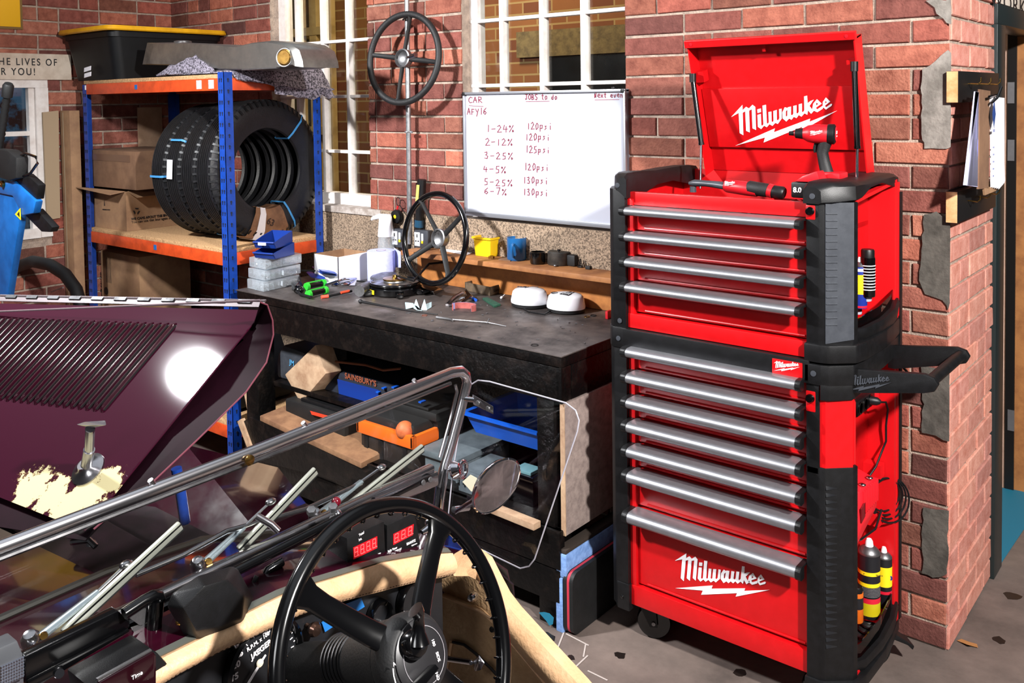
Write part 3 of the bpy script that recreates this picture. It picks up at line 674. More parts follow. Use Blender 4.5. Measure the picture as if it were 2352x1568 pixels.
g = G(); lidbox(LXA+.006, LXB-.006, .085, .285, .0, .012, g, .002); g.build('stiffener_panel', RED, lid)
g = G(); lidbox(LXA+.004, LXA+.035, .315, .350, .008, .04, g); lidbox(LXB-.035, LXB-.004, .335, .370, .008, .04, g); g.build('strut_bracket', RED, lid)
g = G(); lidbox(-1.205, -1.195, LH-.03, LH-.008, .03, .034, g); g.build('lock_tab', RED, lid)
for x in (LXA+.018, LXB-.02): G().lathe([(.0055, 0), (.0055, .001), (.003, .0012)], LP(x, LH+.010, .0625), ln, 16).build('screw', REDT, lid)
for sx, (tp, mid, bt) in enumerate((((1617, 188), (1611, 330), (1609, 408)), ((1968, 172), (1969, 338), (1968, 400)))):
    xs = (LXA+.008, LXB-.006)[sx]
    A = LP(xs, .335+.02*sx, .062); Bm = Yp(mid[0], mid[1], A.y-.01); B_ = Yp(bt[0], bt[1]+25, A.y-.03)
    g = G(); g.tube([A, Bm], .0085, 14); g.tube([A+(Bm-A)*.985, Bm+(Bm-A)*.02], .0095, 14); st = g.build('gas_strut', BLKG, tc_)
    G().tube([Bm, B_], .0042, 10).build('strut_rod', CHR, st); G().tube([A+V((0, 0, .016)), A-V((0, 0, .012))], .011, 12).build('strut_end', BLK, st)
# lid logo: affine fit of the traced lettering onto the panel
def lid_uv(px, py):
    p0 = LP(0, 0, .013); p = Np(1380+px/3.2667, 50+py/3.2667, p0, ln); d = p-p0; return p.x, d.dot(uv)
def solve3(A, b):
    M3 = Mx(((A[0][0], A[0][1], 1), (A[1][0], A[1][1], 1), (A[2][0], A[2][1], 1))).inverted(); return M3 @ V(b)
src = [_l2((75, 323)), _l2((1142, 412)), _l2((490, 863))]; dst = [lid_uv(978, 715), lid_uv(1527, 560), lid_uv(1222, 905)]
cx_ = solve3(src, [d[0] for d in dst]); ch_ = solve3(src, [d[1] for d in dst])
put_logo(lambda x, z: LP(cx_[0]*x+cx_[1]*z+cx_[2], ch_[0]*x+ch_[1]*z+ch_[2], .0132), ln*.0006, LOGO, lid, label='large white brand lettering over a lightning bolt')
# ---------------- things in and on the chest
# impact driver
def C3(px, py, Y): return Yp(px, py, Y)
YI = 2.60
dvr = thing('impact_driver', Yp(1890, 400, YI), 'red and black cordless impact driver standing upright on its battery in the open top chest', 'power tool')
hc = Yp(1906, 308, YI); axd = (Yp(1858, 301, YI-.01)-hc); axd = V((-.9, -.25, .02)).normalized(); L = .085
G().lathe([(0, .098), (.008, .098), (.010, .094), (.013, .078), (.024, .060), (.027, .045), (.027, -.0), (.025, -.004)], hc, axd, 28).build('motor_housing', REDT, dvr)
G().lathe([(0, .112), (.006, .112), (.007, .096), (.0135, .094), (.0165, .070), (.0165, .066)], hc, axd, 20).build('nose', BLK, dvr)
G().lathe([(.0275, .006), (.0290, .002), (.0290, -.012), (.024, -.016), (.021, -.016)], hc, axd, 28).build('end_bumper', BLK, dvr)
ec = G().lathe([(0, -.014), (.021, -.014), (.021, -.018), (0, -.0185)], hc, axd, 28).build('end_cap', mat('bright red cap', 'e0202c', rough=.4), dvr)
xd_ = V((.35, -.93, 0)).normalized(); 
xd_ = -axd.cross(V((0, 0, 1))).normalized(); xd_ = -xd_ if xd_.x < 0 else xd_
text('FUEL', .0125, hc-axd*.0188-xd_*.0155+V((0, 0, .001)), xd_, (0, 0, 1), LOGO, ec, bold=.0003); text('BRUSHLESS', .0045, hc-axd*.0188-xd_*.0150+V((0, 0, -.007)), xd_, (0, 0, 1), LOGO, ec)
hd = [Yp(1897, 322, YI), Yp(1889, 350, YI), Yp(1893, 372, YI), Yp(1899, 395, YI), Yp(1905, 415, YI)]
G().tube([hd[0], hd[1], hd[2], hd[3], hd[4]], [.019, .0165, .0165, .018, .024], 16, squash=(1, 1)).build('grip', BLKR, dvr)
G().tube([Yp(1875, 328, YI), Yp(1872, 340, YI), Yp(1874, 350, YI)], .006, 10).build('trigger', BLK, dvr)
g = G(); bc = Yp(1909, 402, YI); g.box(bc+V((0, 0, -.005)), (.075, .07, .03), bev=.008); g.build('battery_shoe', REDT, dvr)
G().box(bc+V((0, 0, -.045)), (.072, .075, .05), bev=.006).build('battery', BLK, dvr)
sd = V((axd.y, -axd.x, 0)).normalized(); sd = -sd if sd.y > 0 else sd
lx = -axd if (-axd).x > 0 else axd
put_logo(logo_frame(hc+sd*.0277+axd*.052+V((0, 0, .006)), lx, (0, 0, 1), .036), sd*.0006, LOGO, dvr)
# cordless ratchet lying on the tray
YR = 2.52
rat = thing('cordless_ratchet', Yp(1690, 440, YR), 'grey headed cordless ratchet with red body lying across the front of the open chest', 'power tool')
def R3(px, py): return Yp(px, py, YR)
a, b, c, d, e = R3(1590, 421), R3(1640, 421), R3(1668, 426), R3(1745, 436), R3(1802, 441)
g = G(); g.tube([R3(1584, 421), R3(1596, 420), R3(1620, 421), R3(1640, 423), R3(1668, 427)], [.008, .0145, .0125, .014, .0165], 12, squash=(.75, 1)); g.cyl(R3(1592, 428), R3(1592, 441), .010); g.build('ratchet_head', GREYP, rat)
G().tube([R3(1666, 426), R3(1672, 427), R3(1715, 433), R3(1740, 438)], [.017, .020, .021, .018], 16).build('red_housing', REDT, rat)
G().tube([R3(1718, 431), R3(1722, 431), R3(1762, 437), R3(1768, 438)], [.017, .021, .020, .017], 16).build('grip', BLKR, rat)
G().tube([R3(1766, 437), R3(1776, 440)], .0205, 16).build('red_collar', REDT, rat)
G().tube([R3(1776, 440), R3(1798, 443), R3(1802, 444)], [.019, .019, .015], 16).build('battery', BLK, rat)
put_logo(logo_frame(R3(1671, 417)+V((0, -.0225, .0)), (1, 0, -.06), (0, 0, 1), .036), (0, -.0006, 0), LOGO, rat)
# second battery
bt = thing('battery_pack', Yp(1840, 440, 2.5), 'black eight amp hour battery pack lying beside the ratchet with red top tool foot', 'battery')
p = Yp(1836, 432, 2.50); G().box(p+V((.012, .03, -.006)), (.075, .06, .045), bev=.006).build('case', BLK, bt)
G().hull([p+V((-.015, .0, .018)), p+V((.06, .0, .018)), p+V((-.01, .06, .018)), p+V((.06, .06, .018)), p+V((.01, .0, .035)), p+V((.05, .0, .05)), p+V((.01, .05, .035)), p+V((.05, .05, .05))], bev=.004).build('red_top', REDT, bt)
text('8.0', .020, p+V((-.018, -.0008, -.012)), (1, 0, 0), (0, 0, 1), LOGO, bt, bold=.0004)
# red small tray and loose sockets
tr = thing('parts_tray', Yp(1780, 455, 2.48), 'shallow red parts tray lying behind the chest front edge', 'tray')
g = G(); a = V((-1.10, 2.445, 1.40)); g.bb(a, a+V((.13, .09, .004))); 
for s in ((0, 0, .13, .004), (0, .086, .13, .09), (0, 0, .004, .09), (.126, 0, .13, .09), (.06, 0, .063, .09)): g.bb(a+V((s[0], s[1], 0)), a+V((s[2], s[3], .026)))
g.bb(a+V((0, 0, -.05)), a+V((.13, .09, 0)))
g.build('tray', REDT, tr)
rg = random.Random(4)
soc = None
for i in range(16):
    x = -1.40+.3*rg.random(); y = 2.455+.10*rg.random(); r = rg.uniform(.006, .011)
    o = thing('socket', (x, y, 1.353), 'small chrome socket lying loose in the tray of the open red chest', 'socket', 'loose sockets in the open chest')
    h = rg.uniform(.025, .055)
    G().lathe([(r*.6, 0), (r, 0), (r, h), (r*.7, h), (r*.7, h-.01), (0, h-.01)], (x, y, 1.353), (0, 0, 1), 12).build('body', STEEL if i % 2 else DSTEEL, o)
    if i > 12: G().lathe([(r*1.2, h*.4), (r*1.25, h*.6), (r*1.2, h*.8)], (x, y, 1.353), (0, 0, 1), 12, cap=False).build('ring', CHR, o)
# spray cans etc in the upper pocket
def can(name, px, pytop, pybot, X, r, body, label, cat='spray can', cap=None, bands=(), dome=True, nozzle=True, group=None):
    zb_ = Xp(px, pybot, X).z; base = Xp(px, pybot, X); zt_ = Xp(px, pytop, X).z; h = zt_-zb_
    t = thing(name, (base.x, base.y, zb_), label, cat, group); o = V((base.x, base.y, zb_)); hb_ = h-1.35*r if cap is None else h*.80
    G().lathe([(0, 0), (r*.94, 0), (r, .003), (r, hb_), (r*.97, hb_+.004)], o, (0, 0, 1), 28).build('can_body', body, t)
    if cap is None:
        G().lathe([(r*1.0, hb_+.001), (r*1.0, hb_+.004), (r*.95, hb_+r*.25), (r*.75, hb_+r*.5), (r*.5, hb_+r*.66), (r*.42, hb_+r*.7)], o, (0, 0, 1), 28).build('dome', STEEL, t)
        G().lathe([(r*.40, hb_+r*.6), (r*.33, h-.006), (r*.22, h), (0, h)], o, (0, 0, 1), 16).build('nozzle', WHT, t)
    else: G().lathe([(r*.9, hb_+.003), (r*.9, h-.004), (r*.8, h), (0, h)], o, (0, 0, 1), 24).build('cap', cap, t)
    for k, (f0, f1, m) in enumerate(bands): G().lathe([(r*1.012, hb_*f0), (r*1.012, hb_*f1)], o, (0, 0, 1), 28, cap=False).build('label_band', m, t)
    return t, o, hb_
dblue = mat('deep blue label', '1c2f86', rough=.35); lilac = mat('lilac label', '6f5bc4', rough=.4); silver = mat('silver label', 'b9bac8', rough=.35, metal=.3)
yelab = mat('yellow label', 'f2d21c', rough=.4); redl = mat('red label', 'c81830', rough=.4)
XP_ = -.885
t, o, hb_ = can('spray_can', 1975, 590, 706, -.892, .020, dblue, 'blue and yellow lubricant spray can in the side pocket of the top chest', bands=((.35, .82, yelab), (.02, .07, redl), (.9, .97, WHT)), cap=None)
text('WD-40', .021, o+V((-.026, -.0205, hb_*.56)), (.93, .36, 0), (0, 0, 1), dblue, t, bold=.0012)
can('spray_can', 1968, 620, 720, -.905, .014, silver, 'grey spray can with black cap at the front of the side pocket', cap=BLK)
can('spray_can', 1988, 605, 690, -.880, .017, silver, 'silver spray can with purple band beside the blue can', bands=((.78, .9, lilac),), cap=mat('pale cap', 'b9a9a2', rough=.4))
t, o, hb_ = can('squeeze_bottle', 1993, 572, 680, -.872, .0205, BLKG, 'tall black bottle with black flip cap behind the spray cans', 'bottle', cap=BLK)
for k in range(9): G().lathe([(.0209, .02+k*.0085), (.0209, .0225+k*.0085)], o, (0, 0, 1), 28, cap=False).build('label_print', WHT, t)
g = G(); g.tube([o+V((-.03, -.02, hb_+.0)), o+V((-.03, -.02, hb_+.02))], [.02, .004], 12)
# lower pocket
blk_l = mat('black can label', '17181c', rough=.35)
t, o, hb_ = can('spray_can', 1996, 1237, 1412, -.885, .031, blk_l, 'large black spray can with yellow bands and white nozzle in the lower side pocket', bands=((.52, .58, yelab), (.70, .76, yelab), (.06, .26, mat('olive label', 'b8a812', rough=.4)), (.26, .34, redl)))
text('FUNCTIONS FOR USE', .0055, o+V((-.005, -.0318, hb_*.715)), (.9, .4, 0), (0, 0, 1), blk_l, t)
for k in range(7):
    for zz in (.37+.022*k,): G().lathe([(.0313, hb_*zz), (.0313, hb_*(zz+.006))], o, (0, 0, 1), 28, cap=False).build('label_print', mat('grey print', '8c8c90', rough=.5), t)
t, o, hb_ = can('spray_can', 2030, 1256, 1390, -.872, .023, blk_l, 'black and yellow can with fold down straw behind the large can', bands=((.45, .85, yelab), (.3, .36, redl)))
text('WD-40', .016, o+V((-.020, -.0245, hb_*.6)), (.93, .36, 0), (0, 0, 1), dblue, t, bold=.001)
G().tube([o+V((-.012, -.024, hb_+.02)), o+V((-.012, -.026, hb_*.3))], .003, 8).build('straw', YEL, t)
t, o, hb_ = can('spray_can', 1968, 1345, 1425, -.90, .018, mat('orange can label', 'c86018', rough=.4), 'orange and black can in the lower pocket, mostly hidden by the corner post', bands=((.5, .9, blk_l),), cap=BLK)
rl = thing('black_tape_roll', Xp(1990, 1410, -.88), 'pile of black rubber tape in the bottom of the lower pocket', 'tape'); c = Xp(1990, 1402, -.88); c.z = .165
g = G()
for k in range(4): g.torus(c+V((.004*k-.005, .004*k, -.022+.013*k)), (0, .1*k, 1), .028-.003*k, .007, 28, 8)
g.build('roll', BLKR, rl)
# socket strip, cable and charger on the side sheet
ps = thing('power_strip', Xp(1990, 1015, RX), 'black socket strip with red switch fixed inside the side recess of the cabinet', 'power strip')
g = G(); g.bb((RX, 2.62, .80), (RX+.03, 2.795, .845), bev=.004); g.build('case', BLK, ps)
for k in range(3):
    G().lathe([(.018, 0), (.018, .003), (.015, .003), (.014, -.008), (0, -.008)], (RX+.03, 2.645+.042*k, .822), (1, 0, 0), 24).build('outlet', BLKG, ps)
G().bb((RX+.028, 2.768, .812), (RX+.036, 2.79, .834), bev=.002).build('switch', mat('red switch', 'e01822', rough=.3, emis=.2), ps)
cbl = thing('power_cable', (RX+.04, 2.74, .82), 'black plug and cable hanging from the socket strip down to the charger', 'cable')
G().tube([(RX+.03, 2.729, .822), (RX+.05, 2.732, .822), (RX+.058, 2.735, .820)], [.014, .012, .006], 12).build('plug', BLK, cbl)
G().tube([(RX+.055, 2.735, .82), (RX+.065, 2.76, .815), (RX+.066, 2.775, .79), (RX+.06, 2.778, .74), (RX+.058, 2.785, .69), (RX+.05, 2.77, .66), (RX+.04, 2.75, .62), (RX+.02, 2.72, .58)], .0032, 8).build('cord', BLK, cbl)
cb2 = thing('supply_cable', (-.85, 2.82, .86), 'black supply cable looping out behind the cabinet below the push handle', 'cable')
G().tube([(RX+.03, 2.79, .838), (-.88, 2.80, .845), (-.845, 2.83, .842), (-.815, 2.85, .845), (-.812, 2.86, .862), (-.83, 2.865, .885), (-.85, 2.87, .90)], .0035, 8).build('cord', BLK, cb2)
chg = thing('battery_charger', Xp(1995, 1180, RX), 'ribbed bright red battery charger hung in the lower side recess', 'charger')
cr = mat('bright red charger', 'd81c28', rough=.35)
g = G(); y0_, y1_, zt_, zb_ = 2.53, 2.70, .625, .50
g.hull([(RX, y0_, zb_-.06), (RX, y0_, zt_), (RX, y1_, zt_-.0), (RX, y1_, zb_+.0), (RX+.058, y0_+.03, zt_-.012), (RX+.058, y1_-.01, zt_-.015), (RX+.064, y0_+.02, zb_+.02), (RX+.064, y1_-.01, zb_+.03), (RX+.05, y0_, zb_-.05)], bev=.005); g.build('case', cr, chg)
g = G()
for k in range(9): g.bb((RX+.05, y0_+.045+.014*k, zb_+.045), (RX+.066, y0_+.051+.014*k, zt_-.015), bev=.001)
g.build('cooling_ribs', cr, chg)
G().slab([(RX+.062, y0_+.02, zb_+.03), (RX+.062, y0_+.05, zb_+.04), (RX+.062, y0_+.05, zb_+.08), (RX+.062, y0_+.02, zb_+.07)], (.004, 0, 0)).build('slot', mat('deep red', '6a0810', rough=.5), chg)
for k in range(2): G().ball((RX+.05, 2.60+.06*k, zt_-.006), .009, (1.2, 1, .5)).build('status_light', CHRW, chg)
g = G(); g.bb((RX, 2.745, .44), (RX+.05, 2.79, .475)); g.slab([(RX, 2.76, .62), (RX+.05, 2.76, .62), (RX+.05, 2.795, .62), (RX, 2.795, .62)], (0, 0, -.04)); g.build('cable_bracket', REDI, rc)
ccb = thing('coiled_cable', (-.87, 2.79, .52), 'coil of black cable hanging beside the red charger', 'cable')
g = G()
for k in range(4): g.torus((-.872+.004*k, 2.79+.004*k, .525-.006*k), (.8, -.6, .05*k), .05+.005*k, .003, 32, 6, squash=(1, 1))
g.tube([(-.872, 2.76, .49), (-.87, 2.70, .455), (-.885, 2.62, .45), (RX+.03, 2.58, .46)], .0032, 8); g.build('coil', BLK, ccb)
# ================================================================ WHITEBOARD
Yb = YW-.028
wb = thing('whiteboard', Yp(1250, 520, Yb), 'aluminium framed whiteboard covered in red handwriting, hung below the right window', 'whiteboard')
bxl = Yp(1066, 350, Yb).x; bxr = Yp(1438, 300, Yb).x; bzt = Yp(1066, 212, Yb).z; bzb = Yp(1072, 494, Yb).z
G().bb((bxl, Yb+.004, bzb), (bxr, YW-.002, bzt)).build('board', mat('whiteboard enamel', 'aeb0bb', rough=.25), wb)
g = G()
for a, b in (((bxl, bzb), (bxr, bzb+.018)), ((bxl, bzt-.011), (bxr, bzt)), ((bxl, bzb), (bxl+.010, bzt)), ((bxr-.010, bzb), (bxr, bzt))): g.bb((a[0], Yb-.006, a[1]), (b[0], YW-.001, b[1]), bev=.002)
g.build('frame', mat('satin frame', 'a9abb2', rough=.35, metal=.7), wb)
for x in (bxl-.001, bxr-.019):
    for z in (bzt-.015,): G().bb((x, Yb-.008, z), (x+.016, YW, z+.016), bev=.002).build('corner_cap', BLK, wb)
GLY = {'C': [[(.9, .85), (.5, 1), (.1, .7), (.05, .3), (.4, 0), (.9, .1)]], 'A': [[(0, 0), (.45, 1), (.85, 0)], [(.15, .4), (.8, .42)]], 'R': [[(.1, 0), (.1, 1), (.7, .9), (.7, .55), (.1, .5), (.9, 0)]],
 'F': [[(.1, 0), (.15, 1), (.9, .95)], [(.12, .5), (.7, .52)]], 'Y': [[(0, 1), (.4, .5)], [(.9, 1), (.3, -.3)]], '1': [[(.45, 1), (.4, 0)]], '6': [[(.8, 1), (.2, .6), (.1, .2), (.5, 0), (.8, .25), (.5, .5), (.15, .3)]],
 'J': [[(.1, 1), (.9, 1)], [(.55, 1), (.55, .1), (.3, 0), (.05, .2)]], 'O': [[(.5, 1), (.1, .7), (.1, .2), (.5, 0), (.9, .3), (.85, .8), (.5, 1)]], 'B': [[(.1, 0), (.1, 1), (.7, .85), (.6, .55), (.1, .5), (.8, .35), (.7, .05), (.1, 0)]],
 'S': [[(.85, .9), (.4, 1), (.15, .75), (.8, .35), (.6, 0), (.1, .1)]], 't': [[(.45, 1), (.4, .1), (.7, 0)], [(.1, .7), (.8, .7)]], 'o': [[(.5, .65), (.15, .4), (.3, 0), (.75, .1), (.8, .5), (.5, .65)]], 'd': [[(.8, 1), (.75, 0)], [(.75, .5), (.3, .55), (.1, .2), (.4, 0), (.75, .15)]],
 'N': [[(.1, 0), (.1, .8), (.5, .1), (.6, 1)]], 'e': [[(.1, .3), (.8, .4), (.6, .65), (.2, .6), (.1, .2), (.5, 0), (.85, .1)]], 'x': [[(.1, .6), (.8, 0)], [(.8, .6), (.1, 0)]], 'v': [[(.05, .6), (.4, 0), (.85, .65)]], 'n': [[(.1, 0), (.1, .6), (.6, .55), (.7, 0)]],
 '2': [[(.1, .8), (.5, 1), (.75, .7), (.1, 0), (.9, .05)]], '4': [[(.3, 1), (.1, .4), (.9, .45)], [(.65, .8), (.6, 0)]], '%': [[(.9, 1), (.1, 0)], [(.2, .95), (.1, .8), (.25, .7), (.35, .85), (.2, .95)], [(.8, .3), (.7, .15), (.8, 0), (.95, .15), (.8, .3)]], '-': [[(.1, .45), (.8, .5)]],
 '3': [[(.1, .9), (.6, 1), (.6, .7), (.3, .55), (.75, .35), (.6, 0), (.1, .05)]], '5': [[(.8, 1), (.3, .95), (.25, .55), (.7, .5), (.7, .1), (.15, 0)]], '7': [[(.1, .95), (.8, 1), (.35, 0)]], '0': [[(.5, 1), (.15, .6), (.3, 0), (.8, .3), (.8, .8), (.5, 1)]],
 'p': [[(.1, -.3), (.15, .6), (.7, .6), (.65, .15), (.15, .1)]], 's': [[(.7, .6), (.3, .6), (.6, .25), (.15, 0)]], 'i': [[(.4, .5), (.4, 0)], [(.42, .8), (.44, .84)]], 'T': [[(.1, .95), (.9, 1)], [(.5, 1), (.45, 0)]], ' ': [], 'u': [[(.1, .6), (.15, .05), (.6, .05), (.7, .6)], [(.7, .6), (.72, 0)]]}
def scrawl(gb, s, px, py, hpx, wpx, w=.0027, slope=0., rise=0.):
    """handwriting with its baseline start at a measured point on the board"""
    yy = Yb-.0005; a = Yp(px, py, yy+.003); top = Yp(px, py-hpx, yy+.003); hh = top.z-a.z; ww = abs(Yp(px+wpx, py, yy).x-a.x)
    rgg = random.Random(s+str(px)); x = a.x; yb_ = yy+.003
    for ch in s:
        dz = rgg.uniform(-.05, .05)*hh; sc = rgg.uniform(.88, 1.1); low = ch in 'psioenvxdtu' and hpx < 20
        for st in GLY.get(ch, []):
            pts = [V((x+(p[0]+slope*p[1])*ww*.82*sc, yb_, a.z+dz+p[1]*hh*sc)) for p in st]
            for i in range(len(pts)-1):
                d = (pts[i+1]-pts[i]); L_ = d.length
                if L_ < 1e-5: continue
                d.normalize(); n_ = V((-d.z, 0, d.x))*w*.5; e_ = d*w*.3
                gb.slab([pts[i]-n_-e_, pts[i+1]-n_+e_, pts[i+1]+n_+e_, pts[i]+n_-e_], (0, .002, 0))
        x += ww*(1 if ch != '1' else .8); a.z += rise
def hw(items, name='handwriting'):
    g = G()
    for it in items: scrawl(g, *it)
    g.build(name, INK, wb, smooth=False)
hw([('CAR', 1076, 236, 13, 10)]); hw([('AFY16', 1073, 263, 14, 8.5)]); hw([('JOBS to do', 1206, 229, 12, 6.3)]); hw([('Next evenT', 1365, 224, 11, 6.3)])
g = G()
for (x0, y0, x1, y1) in ((1077, 243, 1110, 245), (1208, 234, 1262, 233), (1366, 230, 1422, 229)):
    a, b = Yp(x0, y0, Yb+.003), Yp(x1, y1, Yb+.003); g.slab([a, b, b+V((0, 0, .0018)), a+V((0, 0, .0018))], (0, .002, 0))
g.build('underline', INK, wb)
for i, (l, lx, ly, r_, rx, ry) in enumerate((('1-24%', 1117, 303, '120psi', 1211, 297), ('2-12%', 1114, 333, '120psi', 1207, 321), ('3-25%', 1112, 364, '125psi', 1207, 350), ('4-5%', 1110, 395, '120psi', 1204, 390), ('5-25%', 1111, 424, '130psi', 1202, 420), ('6-7%', 1112, 445, '130psi', 1202, 447))):
    hw([(l, lx, ly, 15, 12.3, .0024)]); hw([(r_, rx, ry, 15, 9, .0024)])
text('VP', .013, Yp(1404, 205, Yb-.007), (1, 0, 0), (0, 0, 1), DARKI, wb, bold=.0004)
# ================================================================ WORKBENCH
ZB = .90; BF = Zp(1289.5, 819, ZB).y; BR = Zp(1289.5, 819, ZB).x; BL = Zp(557, 662, ZB).x
wbn = thing('workbench', ((BR+BL)/2, 2.66, 0), 'heavy black painted workbench with oily steel top along the back wall', 'workbench')
G().bb((BL, BF, ZB-.004), (BR, YW-.024, ZB), bev=.001).build('bench_top', BENCH, wbn)
za = Yp(1288, 846, BF).z; zb2 = Yp(1287, 928, BF).z
G().bb((BL+.004, BF+.003, za), (BR-.003, YW-.024, ZB-.0045), bev=.003).build('top_plank', BPAINT, wbn)
g = G(); g.bb((BL+.01, BF+.006, zb2), (BR-.006, BF+.06, za-.002), bev=.004); g.build('apron', BPAINT, wbn)
G().bb((BR-.055, BF+.061, zb2), (BR-.006, YW-.03, za-.002), bev=.003).build('apron', BPAINT, wbn)
lg = []
xl1 = Yp(1236, 1200, BF+.01).x; xr1 = BR-.02
ztr = Yp(1287, 1215, BF).z
G().bb((xl1, BF+.01, 0.0), (xr1-.02, BF+.10, zb2), bev=.004).build('leg', BPAINT, wbn)
G().bb((BL+.03, BF+.02, 0), (BL+.12, BF+.11, zb2), bev=.004).build('leg', BPAINT, wbn)
G().bb((BL+.03, YW-.13, 0), (BL+.12, YW-.04, zb2), bev=.004).build('leg', BPAINT, wbn)
G().bb((BR-.12, YW-.13, 0), (BR-.04, YW-.04, zb2), bev=.004).build('leg', BPAINT, wbn)
# board forming lower box front and shelf
zs0 = Yp(1285, 1385, BF).z; zs1 = Yp(1280, 1218, BF).z
G().bb((BL+.05, BF-.006, zs0), (BR-.012, BF+.02, (zs0+zs1)/2-.01), bev=.003).build('lower_board', BPAINT, wbn)
G().bb((BL+.05, BF-.008, (zs0+zs1)/2-.006), (BR-.010, BF+.02, zs1), bev=.003).build('lower_board', BPAINT, wbn)
G().bb((BL+.05, BF, zs1-.02), (BR-.012, YW-.05, zs1), bev=.002).build('lower_shelf', BPAINT, wbn)
zm = Yp(640, 950, BF+.05).z
G().bb((BL+.12, BF+.10, .47), (-2.70, YW-.05, .49), bev=.002).build('middle_shelf', BPAINT, wbn)
# right end: plywood panel, blue rail and strip
def bx(px, py): return Xp(px, py, BR)
yq = bx(1300, 1000).y
G().bb((BR-.016, BF+.015, bx(1290, 1238).z), (BR-.001, YW-.35, bx(1290, 932).z), bev=.001).build('end_panel', PLY, wbn, label='bare plywood end panel')
G().bb((BR-.018, BF+.012, bx(1290, 1238).z), (BR-.0005, BF+.015, bx(1290, 932).z)).build('panel_edge', WOODL, wbn)
zr1, zr0 = bx(1300, 1262).z, bx(1302, 1322).z
G().bb((BR-.03, BF-.004, zr0), (BR+.012, YW-.2, zr1-.01), bev=.004).build('end_rail', SKYB, wbn, label='light blue painted end rail')
G().bb((BR-.03, BF-.006, 0.0), (BR-.002, BF+.05, zr0-.002), bev=.003).build('edge_strip', SKYB, wbn, label='light blue painted edge strip')
G().bb((BR-.03, BF-.002, zr1-.009), (BR+.010, YW-.2, zr1+.004), bev=.003).build('rail_top', mat('dirty ledge', '2a2018', rough=.9), wbn)
p = Yp(1258, 1425, BF-.007)
G().slab([Yp(x, y, BF-.0062) for x, y in ((1238, 1406), (1250, 1405), (1262, 1408), (1272, 1418), (1270, 1433), (1262, 1436), (1255, 1425), (1246, 1415))], (0, -.001, 0)).build('teal_smear', TEAL, wbn)
# corner edge angle
G().bb((BR-.012, BF-.001, zb2), (BR-.001, BF+.012, za), bev=.001).build('corner_angle', BPAINT, wbn)
# upstand board
ub = G().bb((-3.0, YW-.036, ZB+.001), (-1.30, YW-.024, 1.035), bev=.001).build('back_board', mat('orange pine', 'b5743a', '8f562a', rough=.6, scale=10), wbn)
G().bb((-2.98, 2.83, 1.037), (-1.45, YW-.0235, 1.057), bev=.002).build('rear_shelf', mat('shelf pine', 'a06a3c', '7a4a28', rough=.6, scale=10), wbn)
ZS = 1.0575
def onS(px, py): p = Zp(px, py, ZS); return p
def onB(px, py): p = Zp(px, py, ZB); return p
# kneeling pad
kp = thing('kneeling_pad', bx(1330, 1440), 'black rubber kneeling pad with one red stripe leaning against the bench end', 'kneeling pad')
def rr(y0, y1, z0_, z1_, r, x):
    P = []
    for cy, cz, a0 in ((y1-r, z1_-r, 0), (y0+r, z1_-r, PI/2), (y0+r, z0_+r, PI), (y1-r, z0_+r, 3*PI/2)):
        for k in range(6): a = a0+k*PI/10; P.append((x, cy+math.cos(a)*r, cz+math.sin(a)*r))
    return P
ky0, ky1, kz = BF-.008, BF+.38, .205
for dx, w, m, nm in ((.002, .014, BLKR, 'foam_layer'), (.016, .009, mat('red foam', 'b02a3c', rough=.7), 'red_layer'), (.025, .014, BLKR, 'foam_layer')): G().slab(rr(ky0, ky1, .002, kz, .03, BR+dx), (w, 0, 0)).build(nm, m, kp)
# ---------- shelf things
def cup(name, px, py, r, h, body, inner, label, cat, handle=False, rt_=1.0):
    o = onS(px, py); t = thing(name, o, label, cat)
    G().lathe([(0, .002), (r*.92, .0), (r, .006), (r*rt_, h), (r*rt_-.0035, h), (r-.006, .01), (0, .008)], o, (0, 0, 1), 32).build('cup_body', body, t)
    if inner: G().lathe([(r*rt_-.0034, h-.001), (r-.0065, .012), (0, .01)], o, (0, 0, 1), 32, cap=False).build('inner_glaze', inner, t)
    if handle:
        d = V((.35, -.93, 0)); G().tube([o+d*(r-.002)+V((0, 0, h*.78)), o+d*(r+.018)+V((0, 0, h*.76)), o+d*(r+.024)+V((0, 0, h*.5)), o+d*(r+.016)+V((0, 0, h*.24)), o+d*(r-.002)+V((0, 0, h*.20))], .005, 10, squash=(1, 1.3)).build('handle', body, t)
    return t
cup('mug', 1187, 596, .0405, .093, mat('blue mug glaze', '1a5488', rough=.25), WHTG, 'blue ceramic mug with white inside and handle towards the room', 'mug', True)
cup('black_cup', 1235, 605, .031, .048, BLKG, None, 'small black plastic cup to the right of the blue mug', 'cup')
o = onS(1121, 586); ty = thing('yellow_tub', o, 'square yellow plastic tub smeared with black grease on the rear shelf', 'tub')
def sq(r, z, c=.3): return [o+V((math.copysign(min(1, abs(math.cos(a))*1.35), math.cos(a))*r, math.copysign(min(1, abs(math.sin(a))*1.35), math.sin(a))*r*.8, z)) for a in [2*PI*k/32 for k in range(32)]]
g = G(); g.loft([sq(.001, .003), sq(.043, .0), sq(.044, .004), sq(.050, .074), sq(.057, .074), sq(.057, .082), sq(.048, .082), sq(.041, .008), sq(.001, .007)], closed=True); g.build('tub_body', mat('dirty yellow', 'd8ae12', '2a2008', rough=.4, scale=16, lo=.66, hi=.7), ty)
G().tube([o+V((-.04, -.03, .078)), o+V((-.02, -.03, .062)), o+V((.01, -.03, .062)), o+V((.045, -.02, .078))], .0035, 6).build('bail', DARKI, ty)
